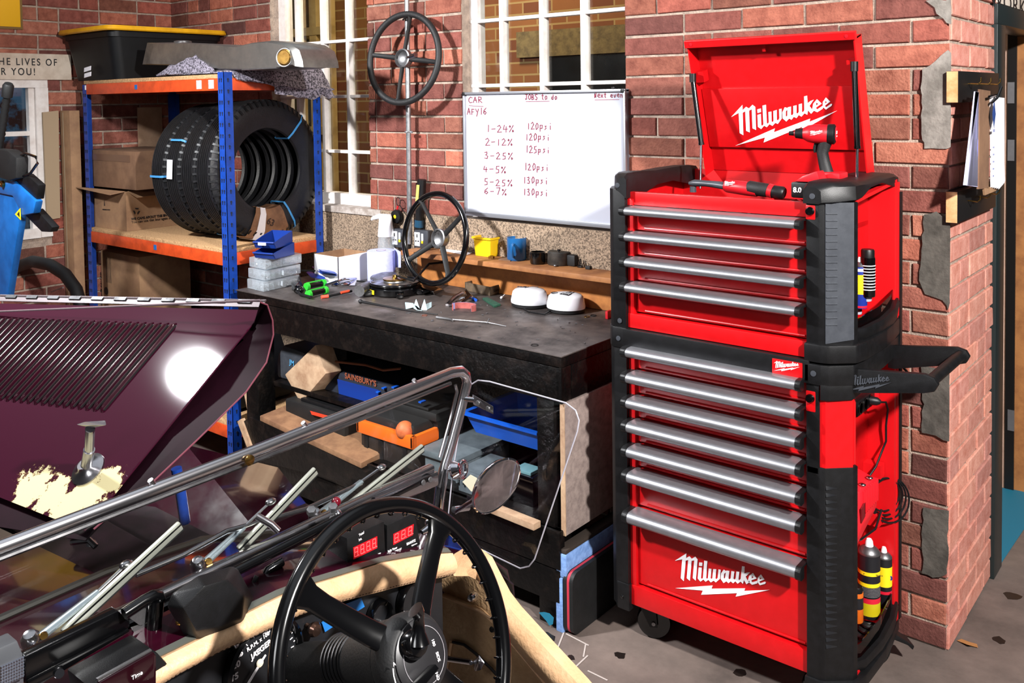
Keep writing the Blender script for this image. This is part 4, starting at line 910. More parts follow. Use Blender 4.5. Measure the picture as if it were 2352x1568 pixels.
o = onS(1129, 593); tag(G().lathe([(.008, 0), (.013, 0), (.013, .010), (.008, .010), (.008, 0)], o, (0, 0, 1), 24, cap=False).build('brass_ring', BRASS), 'small brass ring on the shelf edge in front of the yellow tub', 'ring')
tr_ = thing('tape_reel', onS(1287, 605), 'dirty black tape reel with a strap running up towards the blue mug', 'reel'); o = onS(1287, 606)
G().lathe([(.018, .002), (.05, 0), (.052, .004), (.050, .050), (.046, .054), (.02, .054)], o, (0, 0, 1), 30).build('reel_body', mat('grimy black', '1c1a18', '3a332c', rough=.6, scale=30), tr_)
G().tube([o+V((-.045, .01, .03)), o+V((-.09, .01, .055)), o+V((-.12, .012, .085)), o+V((-.15, .014, .098))], .009, 6, squash=(1, .25)).build('strap', BLKR, tr_)
G().tube([o+V((.02, -.035, .0)), o+V((.02, -.035, .062)), ], .0025, 8).build('peg', DSTEEL, tr_); G().lathe([(0, 0), (.007, .0), (.007, .005), (0, .007)], o+V((.02, -.035, .06)), (0, 0, 1), 12).build('peg_cap', BLK, tr_)
G().bb(o+V((.045, -.02, 0)), o+V((.085, .03, .045)), bev=.008).build('bracket', BLKR, tr_)
for i, (px, py, nm, lb) in enumerate(((1332, 614, 'clip', 'tiny black clip standing near the right end of the rear shelf'), (1352, 618, 'rubber_block', 'tiny square black rubber block at the shelf right end'), (1275, 612, 'nut', 'bright small nut on the shelf front edge below the reel'))):
    o = onS(px, py)
    if nm == 'nut': tag(G().ball(o+V((0, 0, .004)), .006, (1.4, 1, .7)).build(nm, STEEL), lb, 'nut')
    elif nm == 'clip':
        g = G(); g.bb(o+V((-.01, -.006, 0)), o+V((.012, .006, .01)), bev=.002); g.tube([o+V((0, 0, .008)), o+V((-.004, 0, .03)), o+V((.004, 0, .034)), o+V((.006, 0, .012))], .003, 6); g.tube([o+V((.01, 0, .008)), o+V((.02, 0, .028)), o+V((.03, 0, .02)), o+V((.032, 0, .004))], .0015, 6); tag(g.build(nm, BLKG), lb, 'clip')
    else: tag(G().bb(o+V((-.011, -.008, 0)), o+V((.011, .008, .013)), bev=.002).build(nm, BLKR), lb, 'block')
a = onS(1048, 578); tag(G().slab([onS(1010, 574), onS(1070, 586), onS(1085, 580), onS(1030, 570)], (0, 0, .001)).build('paper_slip', PAPER), 'white slip of paper lying flat on the rear shelf behind the wheel', 'paper')
tag(G().slab([onS(1145, 597), onS(1172, 600), onS(1178, 594), onS(1155, 591)], (0, 0, .003)).build('card_scrap', CARDD), 'brown scrap of card on the shelf beside the mug', 'card')
# ---------- sockets, pole, lamps
def outlet(px, py, label):
    Y = YW-.024; c = Yp(px, py, Y)
    t = thing('double_socket', c, label, 'electrical socket')
    c = Yp(px, py, Y-.03)
    G().bb((c.x-.043, Y-.036, c.z-.043), (c.x+.043, Y, c.z+.043), bev=.006).build('metal_box', mat('grey box', '4a4c52', rough=.4, metal=.5), t)
    G().bb((c.x-.040, Y-.038, c.z-.030), (c.x-.006, Y-.035, c.z+.032), bev=.001).build('faceplate', WHT, t)
    g = G()
    for dx, dz, w, h in ((-.0, .016, .0035, .008), (-.008, -.008, .005, .003), (.008, -.008, .005, .003)): g.bb((c.x-.023+dx-w, Y-.0385, c.z+dz-h), (c.x-.023+dx+w, Y-.0375, c.z+dz+h))
    g.build('pin_slots', DARKI, t)
    G().bb((c.x+.004, Y-.039, c.z-.004), (c.x+.016, Y-.036, c.z+.028), bev=.002).build('switch', WHT, t); G().bb((c.x+.004, Y-.039, c.z-.016), (c.x+.014, Y-.036, c.z-.005)).build('tag', yelab, t)
    return t
outlet(917, 547, 'grey metal clad socket with white plate beside the pole, left one'); outlet(969, 550, 'grey metal clad socket with white plate behind the upright steering wheel, right one')
PY = 2.93
pole = thing('conduit_pole', Yp(940, 560, PY), 'thin galvanised conduit pole running up the brick pier', 'pole')
pA, pB = Yp(941.5, 560, PY), Yp(934.5, 0, PY); pC = pB+(pB-pA)*.35
G().tube([pA, pC], .0115, 16).build('tube', GALV, pole)
c = Yp(937, 303, PY)
g = G(); g.torus(c, (0, 0, 1), .0125, .004, 20, 8); g.bb(c+V((.0, -.003, -.005)), c+V((.03, .003, .005))); g.build('saddle_clip', GALV, pole)
g = G(); g.bb(c+V((-.005, 0, -.006)), c+V((.005, YW-PY, .006))); c2 = Yp(935, 40, PY); g.bb(c2+V((-.005, 0, -.006)), c2+V((.005, YW-PY, .006))); 
def wheel(name, c, n, R, r, spokes, up, rimm, spm, hubm, label, hubr=.035, huboff=.0, spw=.012):
    c = V(c); n = V(n).normalized(); u = (V(up)-n*V(up).dot(n)).normalized(); w = n.cross(u)
    t = thing(name, c-V((0, 0, R)), label, 'steering wheel')
    G().torus(c, n, R, r, 72, 14).build('rim', rimm, t)
    hc_ = c-n*huboff
    for a in spokes:
        d = u*math.cos(a)+w*math.sin(a); G().tube([hc_+d*hubr*.8, c+d*(R-.02)-n*.004, c+d*(R-.002)], [spw, spw*.85, spw*1.3], 10, squash=(1, .6) if abs(d.z) < .7 else (.6, 1)).build('spoke', spm, t)
    G().lathe([(hubr*.5, -.03), (hubr*.75, -.028), (hubr, -.01), (hubr, .012), (hubr*.86, .014), (hubr*.80, .0), (hubr*.4, -.012), (0, -.012)], hc_, n, 36).build('hub', hubm, t)
    return t, hc_
wc = Yp(927, 134, 2.865)
t, h_ = wheel('steering_wheel', wc, (.10, -1, .12), .198, .0145, [0, PI/2, PI, -PI/2+.0], (0.12, 0, 1), mat('leather wrapped rim', '121112', rough=.6, bump=.3, bscale=90), BLKR, STEEL, 'black leather wrapped four spoke steering wheel hanging high on the pole', hubr=.042)
G().tube([h_+V((.03, -.0, .0)), h_+V((.075, .0, .012))], .011, 12).build('horn_boss', CHR, t)
G().tube([wc+V((0, .0, .17)), wc+V((.0, .03, .19)), wc+V((0, PY-wc.y, .20))], .004, 8).build('hanging_hook', DSTEEL, t)
wc = Yp(998, 548, 2.80)
wc.z = ZB+.205
wc = Yp(998, 547, 2.77)
t, h_ = wheel('steering_wheel', wc, (-.05, -.98, .16), .188, .0125, [.62, .62+PI/2, .62+PI, .62-PI/2], (0, 0, 1), BLKG, BLKR, STEEL, 'glossy black four spoke steering wheel standing upright on the bench against the shelf', hubr=.042, huboff=.03, spw=.013)
print('wheel2 bottom', wc.z-.188-.0125)
il = thing('inspection_lamp', Yp(968, 500, YW-.03), 'black torch style inspection lamp with yellow light strip hung beside the pole', 'lamp')
a, b = Yp(969, 412, YW-.04), Yp(962, 528, YW-.04)
G().tube([a, a+(b-a)*.55, b], [.020, .021, .017], 16).build('lamp_body', BLK, il); G().slab([a+(b-a)*.10+V((-.010, -.020, 0)), a+(b-a)*.10+V((.008, -.021, 0)), a+(b-a)*.42+V((.008, -.022, 0)), a+(b-a)*.42+V((-.010, -.021, 0))], (0, -.002, 0)).build('light_strip', mat('cob strip', 'c9b860', rough=.3), il)
G().tube([a+(b-a)*.8, a+(b-a)*.94], .0215, 16).build('blue_collar', mat('petrol blue', '103a52', rough=.4), il)
pl_ = thing('puck_lamp', Yp(912, 497, YW-.04), 'round black work light with yellow centre hanging by a loop on the pier', 'lamp')
c = Yp(912, 497, YW-.035)
G().lathe([(0, -.01), (.030, -.01), (.034, 0), (.030, .012), (.018, .014)], c, (0, -1, 0), 28).build('lamp_body', BLK, pl_); G().lathe([(0, .0145), (.009, .0145), (.008, .016), (0, .016)], c, (0, -1, 0), 20).build('light', yelab, pl_)
G().torus(c+V((.01, 0, .07)), (.3, 1, 0), .02, .0018, 24, 6, squash=(1, 1)).build('loop', BLK, pl_); G().tube([c+V((0, 0, .03)), c+V((.008, 0, .05))], .004, 8).build('strap', REDT, pl_)
cbk = thing('lamp_cable', Yp(935, 560, YW-.04), 'thin black cable drooping from the lamps to the sockets on the pier', 'cable')
G().tube([Yp(x, y, YW-.05) for x, y in ((905, 510), (903, 530), (922, 535), (930, 520), (926, 545), (920, 555), (912, 562), (924, 572), (945, 566), (940, 580), (928, 590), (922, 600), (945, 604))], .002, 6).build('cord', BLK, cbk)
G().tube([Yp(x, y, YW-.04) for x, y in ((918, 470), (925, 482), (938, 500), (935, 520))], .002, 6).build('cord', BLK, cbk)
G().bb(Yp(920, 556, YW-.062), Yp(920, 556, YW-.062)+V((.03, .02, .03)), bev=.005).build('plug', BLK, cbk)
# ---------- bench clutter
def bench_thing(nm, px, py, label, cat, group=None):
    o = onB(px, py); t = thing(nm, o, label, cat, group); return t, o
# three stacked organiser boxes
a0 = onB(569, 662); b0_ = onB(607, 671); c0 = onB(690, 652)
ux = V((b0_-a0)); ux.z = 0
e1 = V((c0.x-b0_.x, c0.y-b0_.y, 0)); e2 = V((a0.x-b0_.x, a0.y-b0_.y, 0)); W1_, W2_ = e1.length, e2.length
print('org', e1, e2)
ORG = None
labs = ['lowest', 'middle', 'top']
for k in range(3):
    t = thing('organiser_box', b0_+V((0, 0, .0)), f'clear organiser box of small screws, {labs[k]} of the stack of three', 'organiser box', 'stacked clear organiser boxes')
    z = ZB+.0005+k*.048; sh = V((.004*(k-1), .004*k, 0))
    P = [b0_+sh, b0_+sh+e1, b0_+sh+e1+e2, b0_+sh+e2]; P = [V((p.x, p.y, z)) for p in P]
    g = G(); g.slab(P, (0, 0, .043), bev=.004)
    g.build('shell', CLEARP, t)
    g = G(); 
    for i in range(1, 7): 
        q = P[0]+e1*(i/7); g.slab([q-e1.normalized()*.001, q+e1.normalized()*.001, q+e1.normalized()*.001+e2, q-e1.normalized()*.001+e2], (0, 0, .038))
    g.slab([P[0]+e2*.5, P[1]+e2*.5, P[1]+e2*.52, P[0]+e2*.52], (0, 0, .038)); g.build('dividers', CLEARP, t)
    rg = random.Random(k); g = G()
    for i in range(150):
        q = P[0]+e1*rg.uniform(.03, .97)+e2*rg.uniform(.03, .97); d = V((rg.uniform(-1, 1), rg.uniform(-1, 1), rg.uniform(-.2, .6))).normalized()*rg.uniform(.006, .018); q.z = z+rg.uniform(.006, .022)
        g.cyl(q-d*.5, q+d*.5, rg.uniform(.0015, .004), seg=6)
    s_ = g.build('screws', mat('zinc screws', 'b9bcc0', '8a8c90', rough=.3, metal=.6, scale=60), t); s_['kind'] = 'stuff'
    G().bb(P[0]+e1*.45-e2.normalized()*.001+V((0, 0, .012)), P[0]+e1*.45-e2.normalized()*.004+V((.014, 0, .034))).build('latch', CLEARP, t)
# blue parts bins stacked on top
zt3 = ZB+.145
def bin_(t_, p, sx, sy, sz, yaw, nm='bin_body'):
    g = G(); M_ = Mx.Translation(p) @ Mx.Rotation(yaw, 4, 'Z')
    w = .003
    g.box((0, 0, w/2), (sx, sy, w), M_); g.box((0, sy/2-w/2, sz/2), (sx, w, sz), M_)
    for s in (-1, 1): g.slab([(s*sx/2, sy/2, 0), (s*sx/2, -sy/2, 0), (s*sx/2, -sy/2-.015, sz*.45), (s*sx/2, -sy*.1, sz*.75), (s*sx/2, sy/2, sz)], (-s*w, 0, 0), M_)
    g.slab([(-sx/2, -sy/2, 0), (sx/2, -sy/2, 0), (sx/2, -sy/2-.015, sz*.45), (-sx/2, -sy/2-.015, sz*.45)], (0, w, 0), M_)
    g.tube([M_ @ V((-sx/2, -sy/2-.015, sz*.45)), M_ @ V((sx/2, -sy/2-.015, sz*.45))], .004, 8)
    return g.build(nm, BLUEP, t_)
pc = Zp(632, 588, zt3)
for k in range(2):
    t = thing('parts_bin', pc+V((0, 0, 0)), ('lower small blue parts bin standing on the clear organiser boxes', 'upper small blue parts bin tipped into the lower one, with a white label')[k], 'parts bin', 'small blue parts bins')
    if k == 0: bin_(t, pc, .11, .13, .055, .25)
    else:
        o = pc+V((-.005, .0, .045)); bin_(t, o, .105, .13, .06, .35)
        G().box((0, 0, 0), (.04, .001, .012), Mx.Translation(o+V((.03, -.085, .022))) @ Mx.Rotation(.35, 4, 'Z')).build('label', PAPER, t)
# white open box
t, o = bench_thing('white_carton', 742, 636, 'open white cardboard carton standing behind the organiser boxes', 'box')
A = [V((Zp(x, y, ZB).x, Zp(x, y, ZB).y, 0)) for x, y in ((693, 650), (746, 662), (803, 640))]
A = [Zp(693, 652, ZB), Zp(747, 655, ZB), Zp(802, 637, ZB)]
zt4 = 1.028
tl, tm, tr2 = Zp(685, 565, zt4), Zp(745, 568, zt4), Zp(800, 560, zt4)
P = [V((tl.x, 2.735, 0)), V((tm.x, 2.68, 0)), V((tr2.x+.0, 2.80, 0)), V((tl.x+.07, 2.88, 0))]
x0_, x1_ = -3.33, -3.17
P = [V((-3.375, 2.66, 0)), V((-3.205, 2.66, 0)), V((-3.205, 2.84, 0)), V((-3.375, 2.84, 0))]
g = G()
for i in range(4):
    p, q = P[i], P[(i+1) % 4]; n_ = V((q.y-p.y, p.x-q.x, 0)).normalized()*.003
    g.slab([p+V((0, 0, ZB)), q+V((0, 0, ZB)), q+V((0, 0, zt4)), p+V((0, 0, zt4))], -n_)
g.slab([p+V((0, 0, ZB+.002)) for p in P], (0, 0, .002)); g.build('carton_walls', PAPER, t)
g = G(); Pi = [p+(sum(P, V())/4-p)*.03 for p in P]
for i in range(4): g.slab([Pi[i]+V((0, 0, ZB+.004)), Pi[(i+1) % 4]+V((0, 0, ZB+.004)), Pi[(i+1) % 4]+V((0, 0, zt4+.001)), Pi[i]+V((0, 0, zt4+.001))], ((sum(P, V())/4-P[i]).normalized()*.001))
g.build('inner_liner', CARD, t)
# paper roll and dispenser
o = onB(836, 628); o = V((-3.075, 2.80, ZB+.0005)); t = thing('paper_roll', o, 'thick roll of pale blue wiping paper standing on the bench', 'paper roll')
G().lathe([(.022, .0), (.062, 0), (.063, .004), (.063, .148), (.061, .152), (.022, .152)], o, (0, 0, 1), 40).build('roll', PAPB, t)
G().lathe([(.022, .152), (.022, .0), (.020, .0), (.020, .153), (.022, .153)], o, (0, 0, 1), 24, cap=False).build('core', CARD, t)
G().slab([o+V((.03, .056, .07)), o+V((.095, .03, .08)), o+V((.095, .03, .15)), o+V((.02, .06, .158))], (0, .001, 0)).build('loose_sheet', PAPB, t)
o = V((-3.20, 2.925, 1.02)); o = V((-3.155, 2.905, ZB+.001)); t = thing('soap_dispenser', o, 'white pump soap dispenser with clear bottle behind the paper roll', 'dispenser')
G().lathe([(0, 0), (.038, 0), (.041, .01), (.038, .17), (.033, .20), (.033, .205)], o, (0, 0, 1), 28).build('bottle', CLEARP, t)
G().lathe([(.034, .195), (.038, .196), (.032, .26), (.029, .285), (.026, .296), (0, .299)], o, (0, 0, 1), 28).build('pump_head', WHTG, t)
G().tube([o+V((.008, 0, .284)), o+V((-.035, -.004, .286)), o+V((-.075, -.008, .276)), o+V((-.085, -.009, .268))], [.016, .013, .009, .006], 12).build('spout', WHTG, t)
# blue clamp
t, o = bench_thing('quick_clamp', 760, 648, 'blue and black bar clamp lying across the bench in front of the white carton', 'clamp')
def B3(px, py, h): return Zp(px, py, ZB+h)
G().tube([B3(650, 621, .05), B3(760, 622, .05)], .004, 6).build('bar', DSTEEL, t); G().hull([B3(715, 612, .055), B3(725, 610, .06), B3(770, 625, .06), B3(775, 634, .05), B3(735, 628, .05), B3(770, 630, .03)], bev=.003).build('jaw', BLUEP, t)
G().hull([B3(702, 625, .035), B3(712, 622, .04), B3(748, 636, .035), B3(746, 642, .025), B3(715, 638, .02)], bev=.003).build('trigger', BLUEP, t)
G().hull([B3(728, 616, .06), B3(763, 619, .062), B3(777, 630, .06), B3(740, 628, .055), B3(740, 622, .07)], bev=.003).build('grip', BLUEP, t); G().hull([B3(785, 620, .05), B3(803, 620, .05), B3(803, 632, .03), B3(790, 634, .03), B3(795, 618, .055)], bev=.003).build('foot', BLUEP, t)
# second clamp bar
t, o = bench_thing('small_clamp', 705, 655, 'black handled clamp lying half under the blue clamp', 'clamp')
G().tube([B3(682, 625, .04), B3(690, 640, .03), B3(690, 650, .02)], .004, 6).build('bar', BLK, t); G().hull([B3(668, 648, .03), B3(690, 645, .03), B3(700, 660, .01), B3(670, 668, .01), B3(680, 655, .04)], bev=.003).build('body', BLKG, t)
# green/black reels
t, o = bench_thing('roller_tool', 728, 672, 'bright green and black twin rollers lying at the front left of the bench', 'roller tool')
for k, (x0, y0, x1, y1) in enumerate(((708, 676, 748, 666), (704, 658, 744, 650))):
    a, b = B3(x0, y0, .016), B3(x1, y1, .016); d = (b-a).normalized()
    g = G(); g.cyl(a, b, .011, seg=16); r = g.build('roller', BLKG, t)
    g = G(); g.cyl(a-d*.004, a+d*.010, .0165, seg=18); g.build('end_ring', GREEN, r); G().cyl(b-d*.010, b+d*.004, .0165, seg=18).build('end_ring', GREEN, r); G().tube([a+V((0, 0, .015)), b+V((0, 0, .015))], .003, 6).build('green_rail', GREEN, r)
g = G(); g.ball(B3(686, 665, .018), .022, (1.2, 1, .8)); g.build('clamp_body', BLKG, t); G().tube([B3(675, 662, .02), B3(690, 676, .01), B3(715, 682, .012)], .006, 8).build('arm', DSTEEL, t)
# screwdriver
t, o = bench_thing('pry_tool', 770, 676, 'black tool with orange red tip lying on the bench', 'tool')
G().tube([B3(738, 682, .008), B3(754, 680, .008)], .0075, 10).build('tip', mat('coral plastic', 'e0503a', rough=.4), t); G().tube([B3(754, 680, .008), B3(790, 672, .010), B3(808, 668, .012)], .0055, 10).build('handle', BLK, t); G().tube([B3(783, 672, .014), B3(802, 668, .014)], .0055, 8).build('red_band', mat('orange red', 'c24426', rough=.4), t)
# chrome horn ring
t, o = bench_thing('chrome_bracket', 785, 650, 'shiny chrome bracket lying between the blue clamp and the air cleaner', 'bracket')
g = G(); g.lathe([(0, .0), (.045, 0), (.05, .006), (.038, .016), (.02, .02), (.015, .03), (0, .03)], B3(785, 652, 0), (0, 0, 1), 28); g.hull([B3(800, 650, .01), B3(820, 640, .02), B3(815, 655, .005), B3(800, 655, .005)], bev=.002); g.tube([B3(748, 655, .01), B3(790, 640, .03), B3(818, 640, .02)], .006, 8); g.build('bracket_body', CHR, t)
t, o = bench_thing('pipe_elbow', 860, 655, 'dull alloy pipe elbow with flat cover plate behind the air cleaner', 'pipe')
G().tube([B3(825, 668, .03), B3(845, 658, .03), B3(880, 655, .025)], [.024, .024, .02], 16).build('pipe', STEEL, t); G().lathe([(0, .0), (.055, 0), (.06, .01), (.03, .02), (0, .022)], B3(882, 640, .04), (.1, -.2, 1), 28).build('cover_plate', STEEL, t)
G().tube([B3(820, 645, .03), B3(860, 648, .04)], .004, 8).build('rod', BLK, t)
# air cleaner / disc
c = B3(908, 672, 0); t = thing('fan_blower', c, 'large round black and brass blower unit with yellow label lying flat on the bench', 'blower')
R_ = .115
G().lathe([(0, .0), (R_*.92, 0), (R_, .008), (R_, .030), (R_*.9, .040), (R_*.85, .040)], c, (0, 0, 1), 48).build('housing', BLKG, t)
G().lathe([(R_*.88, .038), (R_*.88, .044), (.05, .052), (.048, .058), (.02, .062), (0, .062)], c, (0, 0, 1), 48).build('face_plate', STEEL, t)
G().lathe([(.0, .060), (.040, .060), (.052, .058), (.052, .064), (.036, .066), (.012, .068), (.010, .078), (0, .08)], c, (0, 0, 1), 36).build('brass_hub', BRASS, t)
G().torus(c+V((0, 0, .046)), (0, 0, 1), R_*.93, .0065, 48, 10, a0=.4, a1=5.2).build('hose_ring', BLKG, t)
g = G(); d0 = V((-.72, -.69, 0)).normalized()
for a in (-2.55, -1.9, -.6, .3): d = V((math.cos(a), math.sin(a), 0)); g.hull([c+d*(R_-.01)+V((0, 0, z))+V((-d.y, d.x, 0))*s for z in (.004, .03) for s in (-.02, .02)]+[c+d*(R_+.03)+V((0, 0, z))+V((-d.y, d.x, 0))*s for z in (.004, .02) for s in (-.012, .012)], bev=.003)
g.build('mount_lugs', BLKG, t)
a = -1.95; g = G(); 
for k in range(5):
    pass
arc = [c+V((math.cos(a+k*.055)*(R_+.0012), math.sin(a+k*.055)*(R_+.0012), .010)) for k in range(7)]
G().loft([arc, [p+V((0, 0, .018)) for p in arc]], th=.0005).build('label', yelab, t)
G().tube([c+V((.0, 0, .075)), B3(950, 645, .07), B3(985, 606, .10), B3(1020, 602, .10), B3(1050, 610, .08), B3(1066, 625, .06), B3(1072, 650, .02), B3(1070, 668, .006)], [.004, .005, .0055, .005, .003, .0022, .002, .002], 8).build('lead', BLK, t)
t, o = bench_thing('bearing_carrier', 985, 665, 'black cast carrier lying beside the blower below the upright wheel', 'casting')
g = G(); g.hull([B3(945, 655, 0), B3(1000, 690-12, 0), B3(1020, 665, 0), B3(975, 648, 0), B3(955, 655, .03), B3(995, 670, .03), B3(1008, 660, .025), B3(975, 650, .03)], bev=.004); g.tube([B3(970, 672, .015), B3(985, 667, .02)], .007, 10); g.build('casting_body', BLKG, t)
# wing nut bracket
t, o = bench_thing('wing_bracket', 960, 708, 'pale zinc folded winged bracket near the front of the bench', 'bracket')
g = G()
for pts in (((930, 695, .01), (948, 697, .012), (952, 705, .008), (932, 710, .0)), ((948, 697, .012), (957, 712, .004), (968, 714, .004), (950, 708, .004)), ((955, 688, .03), (964, 712, .0), (948, 708, .0)), ((974, 688, .03), (966, 712, .0), (980, 712, .0)), ((980, 712, .0), (975, 700, .012), (990, 694, .014), (990, 706, .0))):
    g.slab([B3(*p) for p in pts], (.0015, .0015, .002))
g.build('bracket_body', mat('pale zinc', 'b8d0d4', rough=.35, metal=.4), t)
# rods
t, o = bench_thing('tie_rod', 880, 705, 'long thin black rod with ball end lying along the bench front', 'rod')
G().tube([B3(828, 692, .008), B3(870, 700, .006), B3(940, 713, .006), B3(1005, 722, .006)], [.006, .004, .003, .002], 8).build('rod_body', BLK, t); G().ball(B3(828, 692, .009), .009).build('ball_end', DSTEEL, t)
t, o = bench_thing('cable_tool', 1070, 735, 'bright slim steel tool with pointed end lying at the middle of the bench front', 'tool')
G().tube([B3(1003, 728, .006), B3(1035, 733, .006), B3(1040, 736, .006)], [.006, .005, .003], 8).build('head', STEEL, t); G().tube([B3(1035, 733, .006), B3(1120, 740, .005), B3(1163, 749, .004)], [.003, .0025, .0015], 8).build('shaft', STEEL, t); G().tube([B3(1118, 742, .004), B3(1124, 731, .02)], .0015, 6).build('spike', DSTEEL, t)
# sanding belt
c = B3(1066, 712, 0); t = thing('sanding_belt', c, 'open loop of red brown sanding belt standing on its edge', 'sanding belt')
pts = [V((math.cos(a)*.052, math.sin(a)*.034, 0)) for a in [(-.5+(k/24)*1.62)*PI*1.0 for k in range(25)]]
rz = Mx.Rotation(.35, 4, 'Z'); pts = [c+(rz @ V((math.cos(a)*.050, math.sin(a)*.030, 0))) for a in [(-.22+1.44*k/24)*PI for k in range(25)]]
G().loft([pts, [p+V((0, 0, .024)) for p in pts]], th=.0015).build('belt', mat('abrasive red', 'a0524c', '8a423e', rough=.9, scale=80), t)
pts2 = [c+(p-c)*.965 for p in pts]; G().loft([pts2, [p+V((0, 0, .0245)) for p in pts2]]).build('cloth_backing', mat('lilac cloth', '8b88b4', rough=.9), t)
# metal jaw tool
t, o = bench_thing('release_lever', 1050, 690, 'forged steel lever bracket with round boss between the blower and the wooden tray', 'lever')
g = G(); g.tube([B3(1027, 700, .004), B3(1045, 682, .018), B3(1062, 672, .03)], [.005, .007, .006], 8, squash=(1, 1.6)); g.tube([B3(1030, 702, .004), B3(1055, 695, .014), B3(1078, 680, .02), B3(1070, 668, .03)], [.006, .013, .01, .005], 8, squash=(.7, 1.2)); g.lathe([(0, 0), (.014, 0), (.014, .006), (.007, .007), (0, .003)], B3(1062, 690, .014), (.2, -.7, .7), 20); g.build('lever_body', CHRW, t)
t, o = bench_thing('blue_pen', 1085, 684, 'short wood and blue marker beside the steel lever', 'marker')
G().tube([B3(1075, 674, .012), B3(1086, 685, .006)], .0065, 10).build('barrel', WOODL, t); G().tube([B3(1086, 685, .006), B3(1093, 689, .006)], .0062, 10).build('blue_cap', BLUET, t)
# shims tray
t = thing('shims_tray', B3(1125, 680, 0), 'greasy brown tray with the handwritten word shims near the bench back', 'tray')
c1, c2, c3 = B3(1068, 668, 0), B3(1126, 680, 0), B3(1180, 664, 0); e1s = c3-c2; e2s = c1-c2; ht = .038
P = [c2, c2+e1s, c2+e1s+e2s, c2+e2s]; g = G()
for i in range(4):
    p, q = P[i], P[(i+1) % 4]; n_ = (sum(P, V())/4-(p+q)/2).normalized()*.004; g.slab([p, q, q+V((0, 0, ht)), p+V((0, 0, ht))], n_)
g.slab(P, (0, 0, .004)); g.build('tray_body', mat('greasy tray', '5a4a38', '3a2f24', rough=.7, scale=30), t)
d = e1s.normalized(); text('Shims', .02, c2+e1s*.12+V((d.y, -d.x, 0))*.001+V((0, 0, .012)), d, (0, 0, 1), DARKI, t)
# scouring pad and scraps
t = tag(G().slab([B3(1108, 688, 0), B3(1135, 707, 0), B3(1150, 702, 0), B3(1120, 686, 0)], (0, 0, .008), bev=.002).build('scouring_pad', mat('green scourer', '10432e', '0b2c20', rough=.95, scale=90)), 'dark green scouring pad lying on the bench right of the sanding belt', 'pad')
for i, (px, py, lb) in enumerate(((1152, 686, 'white plastic fastener between the wooden tray and the white domes'), )):
    o = B3(px, py, .0); g = G(); g.ball(o+V((0, 0, .005)), .006); g.cyl(o+V((-.004, .01, .006)), o+V((-.008, .03, .012)), .0018, seg=6); tag(g.build('plastic_fastener', WHT), lb, 'fastener')
for i, (px, py, r, m, lb) in enumerate(((975, 724, .010, mat('copper', 'a86a58', rough=.3, metal=.8), 'copper washer on the bench in front of the winged bracket'), (938, 718, .009, STEEL, 'small steel washer at the front of the bench left of the copper one'), (1348, 727, .010, BRASS, 'brass washer near the bench right end'), (1363, 724, .011, DSTEEL, 'thin dark ring at the right end of the bench'), (1228, 792, .012, DSTEEL, 'thin dark ring near the bench front corner'))):
    tag(G().torus(B3(px, py, .0015), (0, 0, 1), r, .0013, 24, 6).build('washer', m), lb, 'washer')
rg = random.Random(11)
g = G()
for i in range(70):
    o = B3(rg.uniform(900, 1350), rg.uniform(700, 790), .0)
    if o.y < BF+.01: continue
    s = rg.uniform(.001, .003); d = V((rg.uniform(-1, 1), rg.uniform(-1, 1), 0)).normalized()*rg.uniform(.002, .012); g.cyl(o+V((0, 0, s)), o+d+V((0, 0, s)), s*.7, seg=5)
sw = g.build('swarf', STEEL); tag(sw, 'scattered metal swarf and tiny scraps across the bench top', 'swarf', kind='stuff')
# white domes
for k, (px, py, lab, txt) in enumerate(((1240, 692, 'white oval spot lamp cover with dark lettering, left of two, behind the looped cable', ('rally',)), (1341, 700, 'white oval spot lamp cover with lamp drawing, right of two, beside the red cabinet', None))):
    c = B3(px, py, 0); c.y = 2.845+.012*k; c.x = (-2.262, -2.092)[k]; t = thing('lamp_cover', c, lab, 'lamp cover'); M_ = Mx.Translation(c) @ Mx.Diagonal((1, .86, 1, 1))
    G().lathe([(.070, .0), (.076, .004), (.077, .020)], (0, 0, 0), (0, 0, 1), 44, m=M_).build('black_base', BLKR, t)
    G().lathe([(.0785, .016), (.079, .024), (.071, .058), (.062, .066), (.04, .070), (0, .072)], (0, 0, 0), (0, 0, 1), 44, m=M_).build('white_shell', WHTG, t)
    zz = c+V((0, 0, .0722))
    if k == 0:
        text('rally', .028, zz+V((-.055, -.012, -.0005)), (.93, .36, 0), (-.36, .93, 0), mat('grey ink', '4a4850', rough=.5), t, ext=.001, bold=.0006)
        G().torus(zz+V((-.0, .030, -.002)), (0, 0, 1), .016, .0015, 24, 5, squash=(.5, 1)).build('oval_logo', mat('grey ink', '4a4850'), t)
    else:
        g = G(); g.torus(zz+V((-.04, -.02, -.002)), (0, 0, 1), .012, .0016, 24, 5); g.build('round_logo', DARKI, t)
        g = G(); q = zz+V((.012, .0, -.0008))
        for a_, b_ in (((-.018, -.03), (.02, -.03)), ((.02, -.03), (.02, -.008)), ((.02, -.008), (-.018, -.008)), ((-.018, -.008), (-.018, -.03)), ((-.012, .0), (-.006, .03)), ((.012, .0), (.006, .03)), ((-.014, .01), (.014, .01)), ((-.01, -.02), (.012, -.02))): g.tube([q+V((*a_, 0)), q+V((*b_, 0))], .0016, 5)
        g.build('lamp_drawing', DARKI, t)
t = thing('looped_lead', B3(1235, 712, 0), 'black looped cable with a metal relay and connectors in front of the white covers', 'cable')
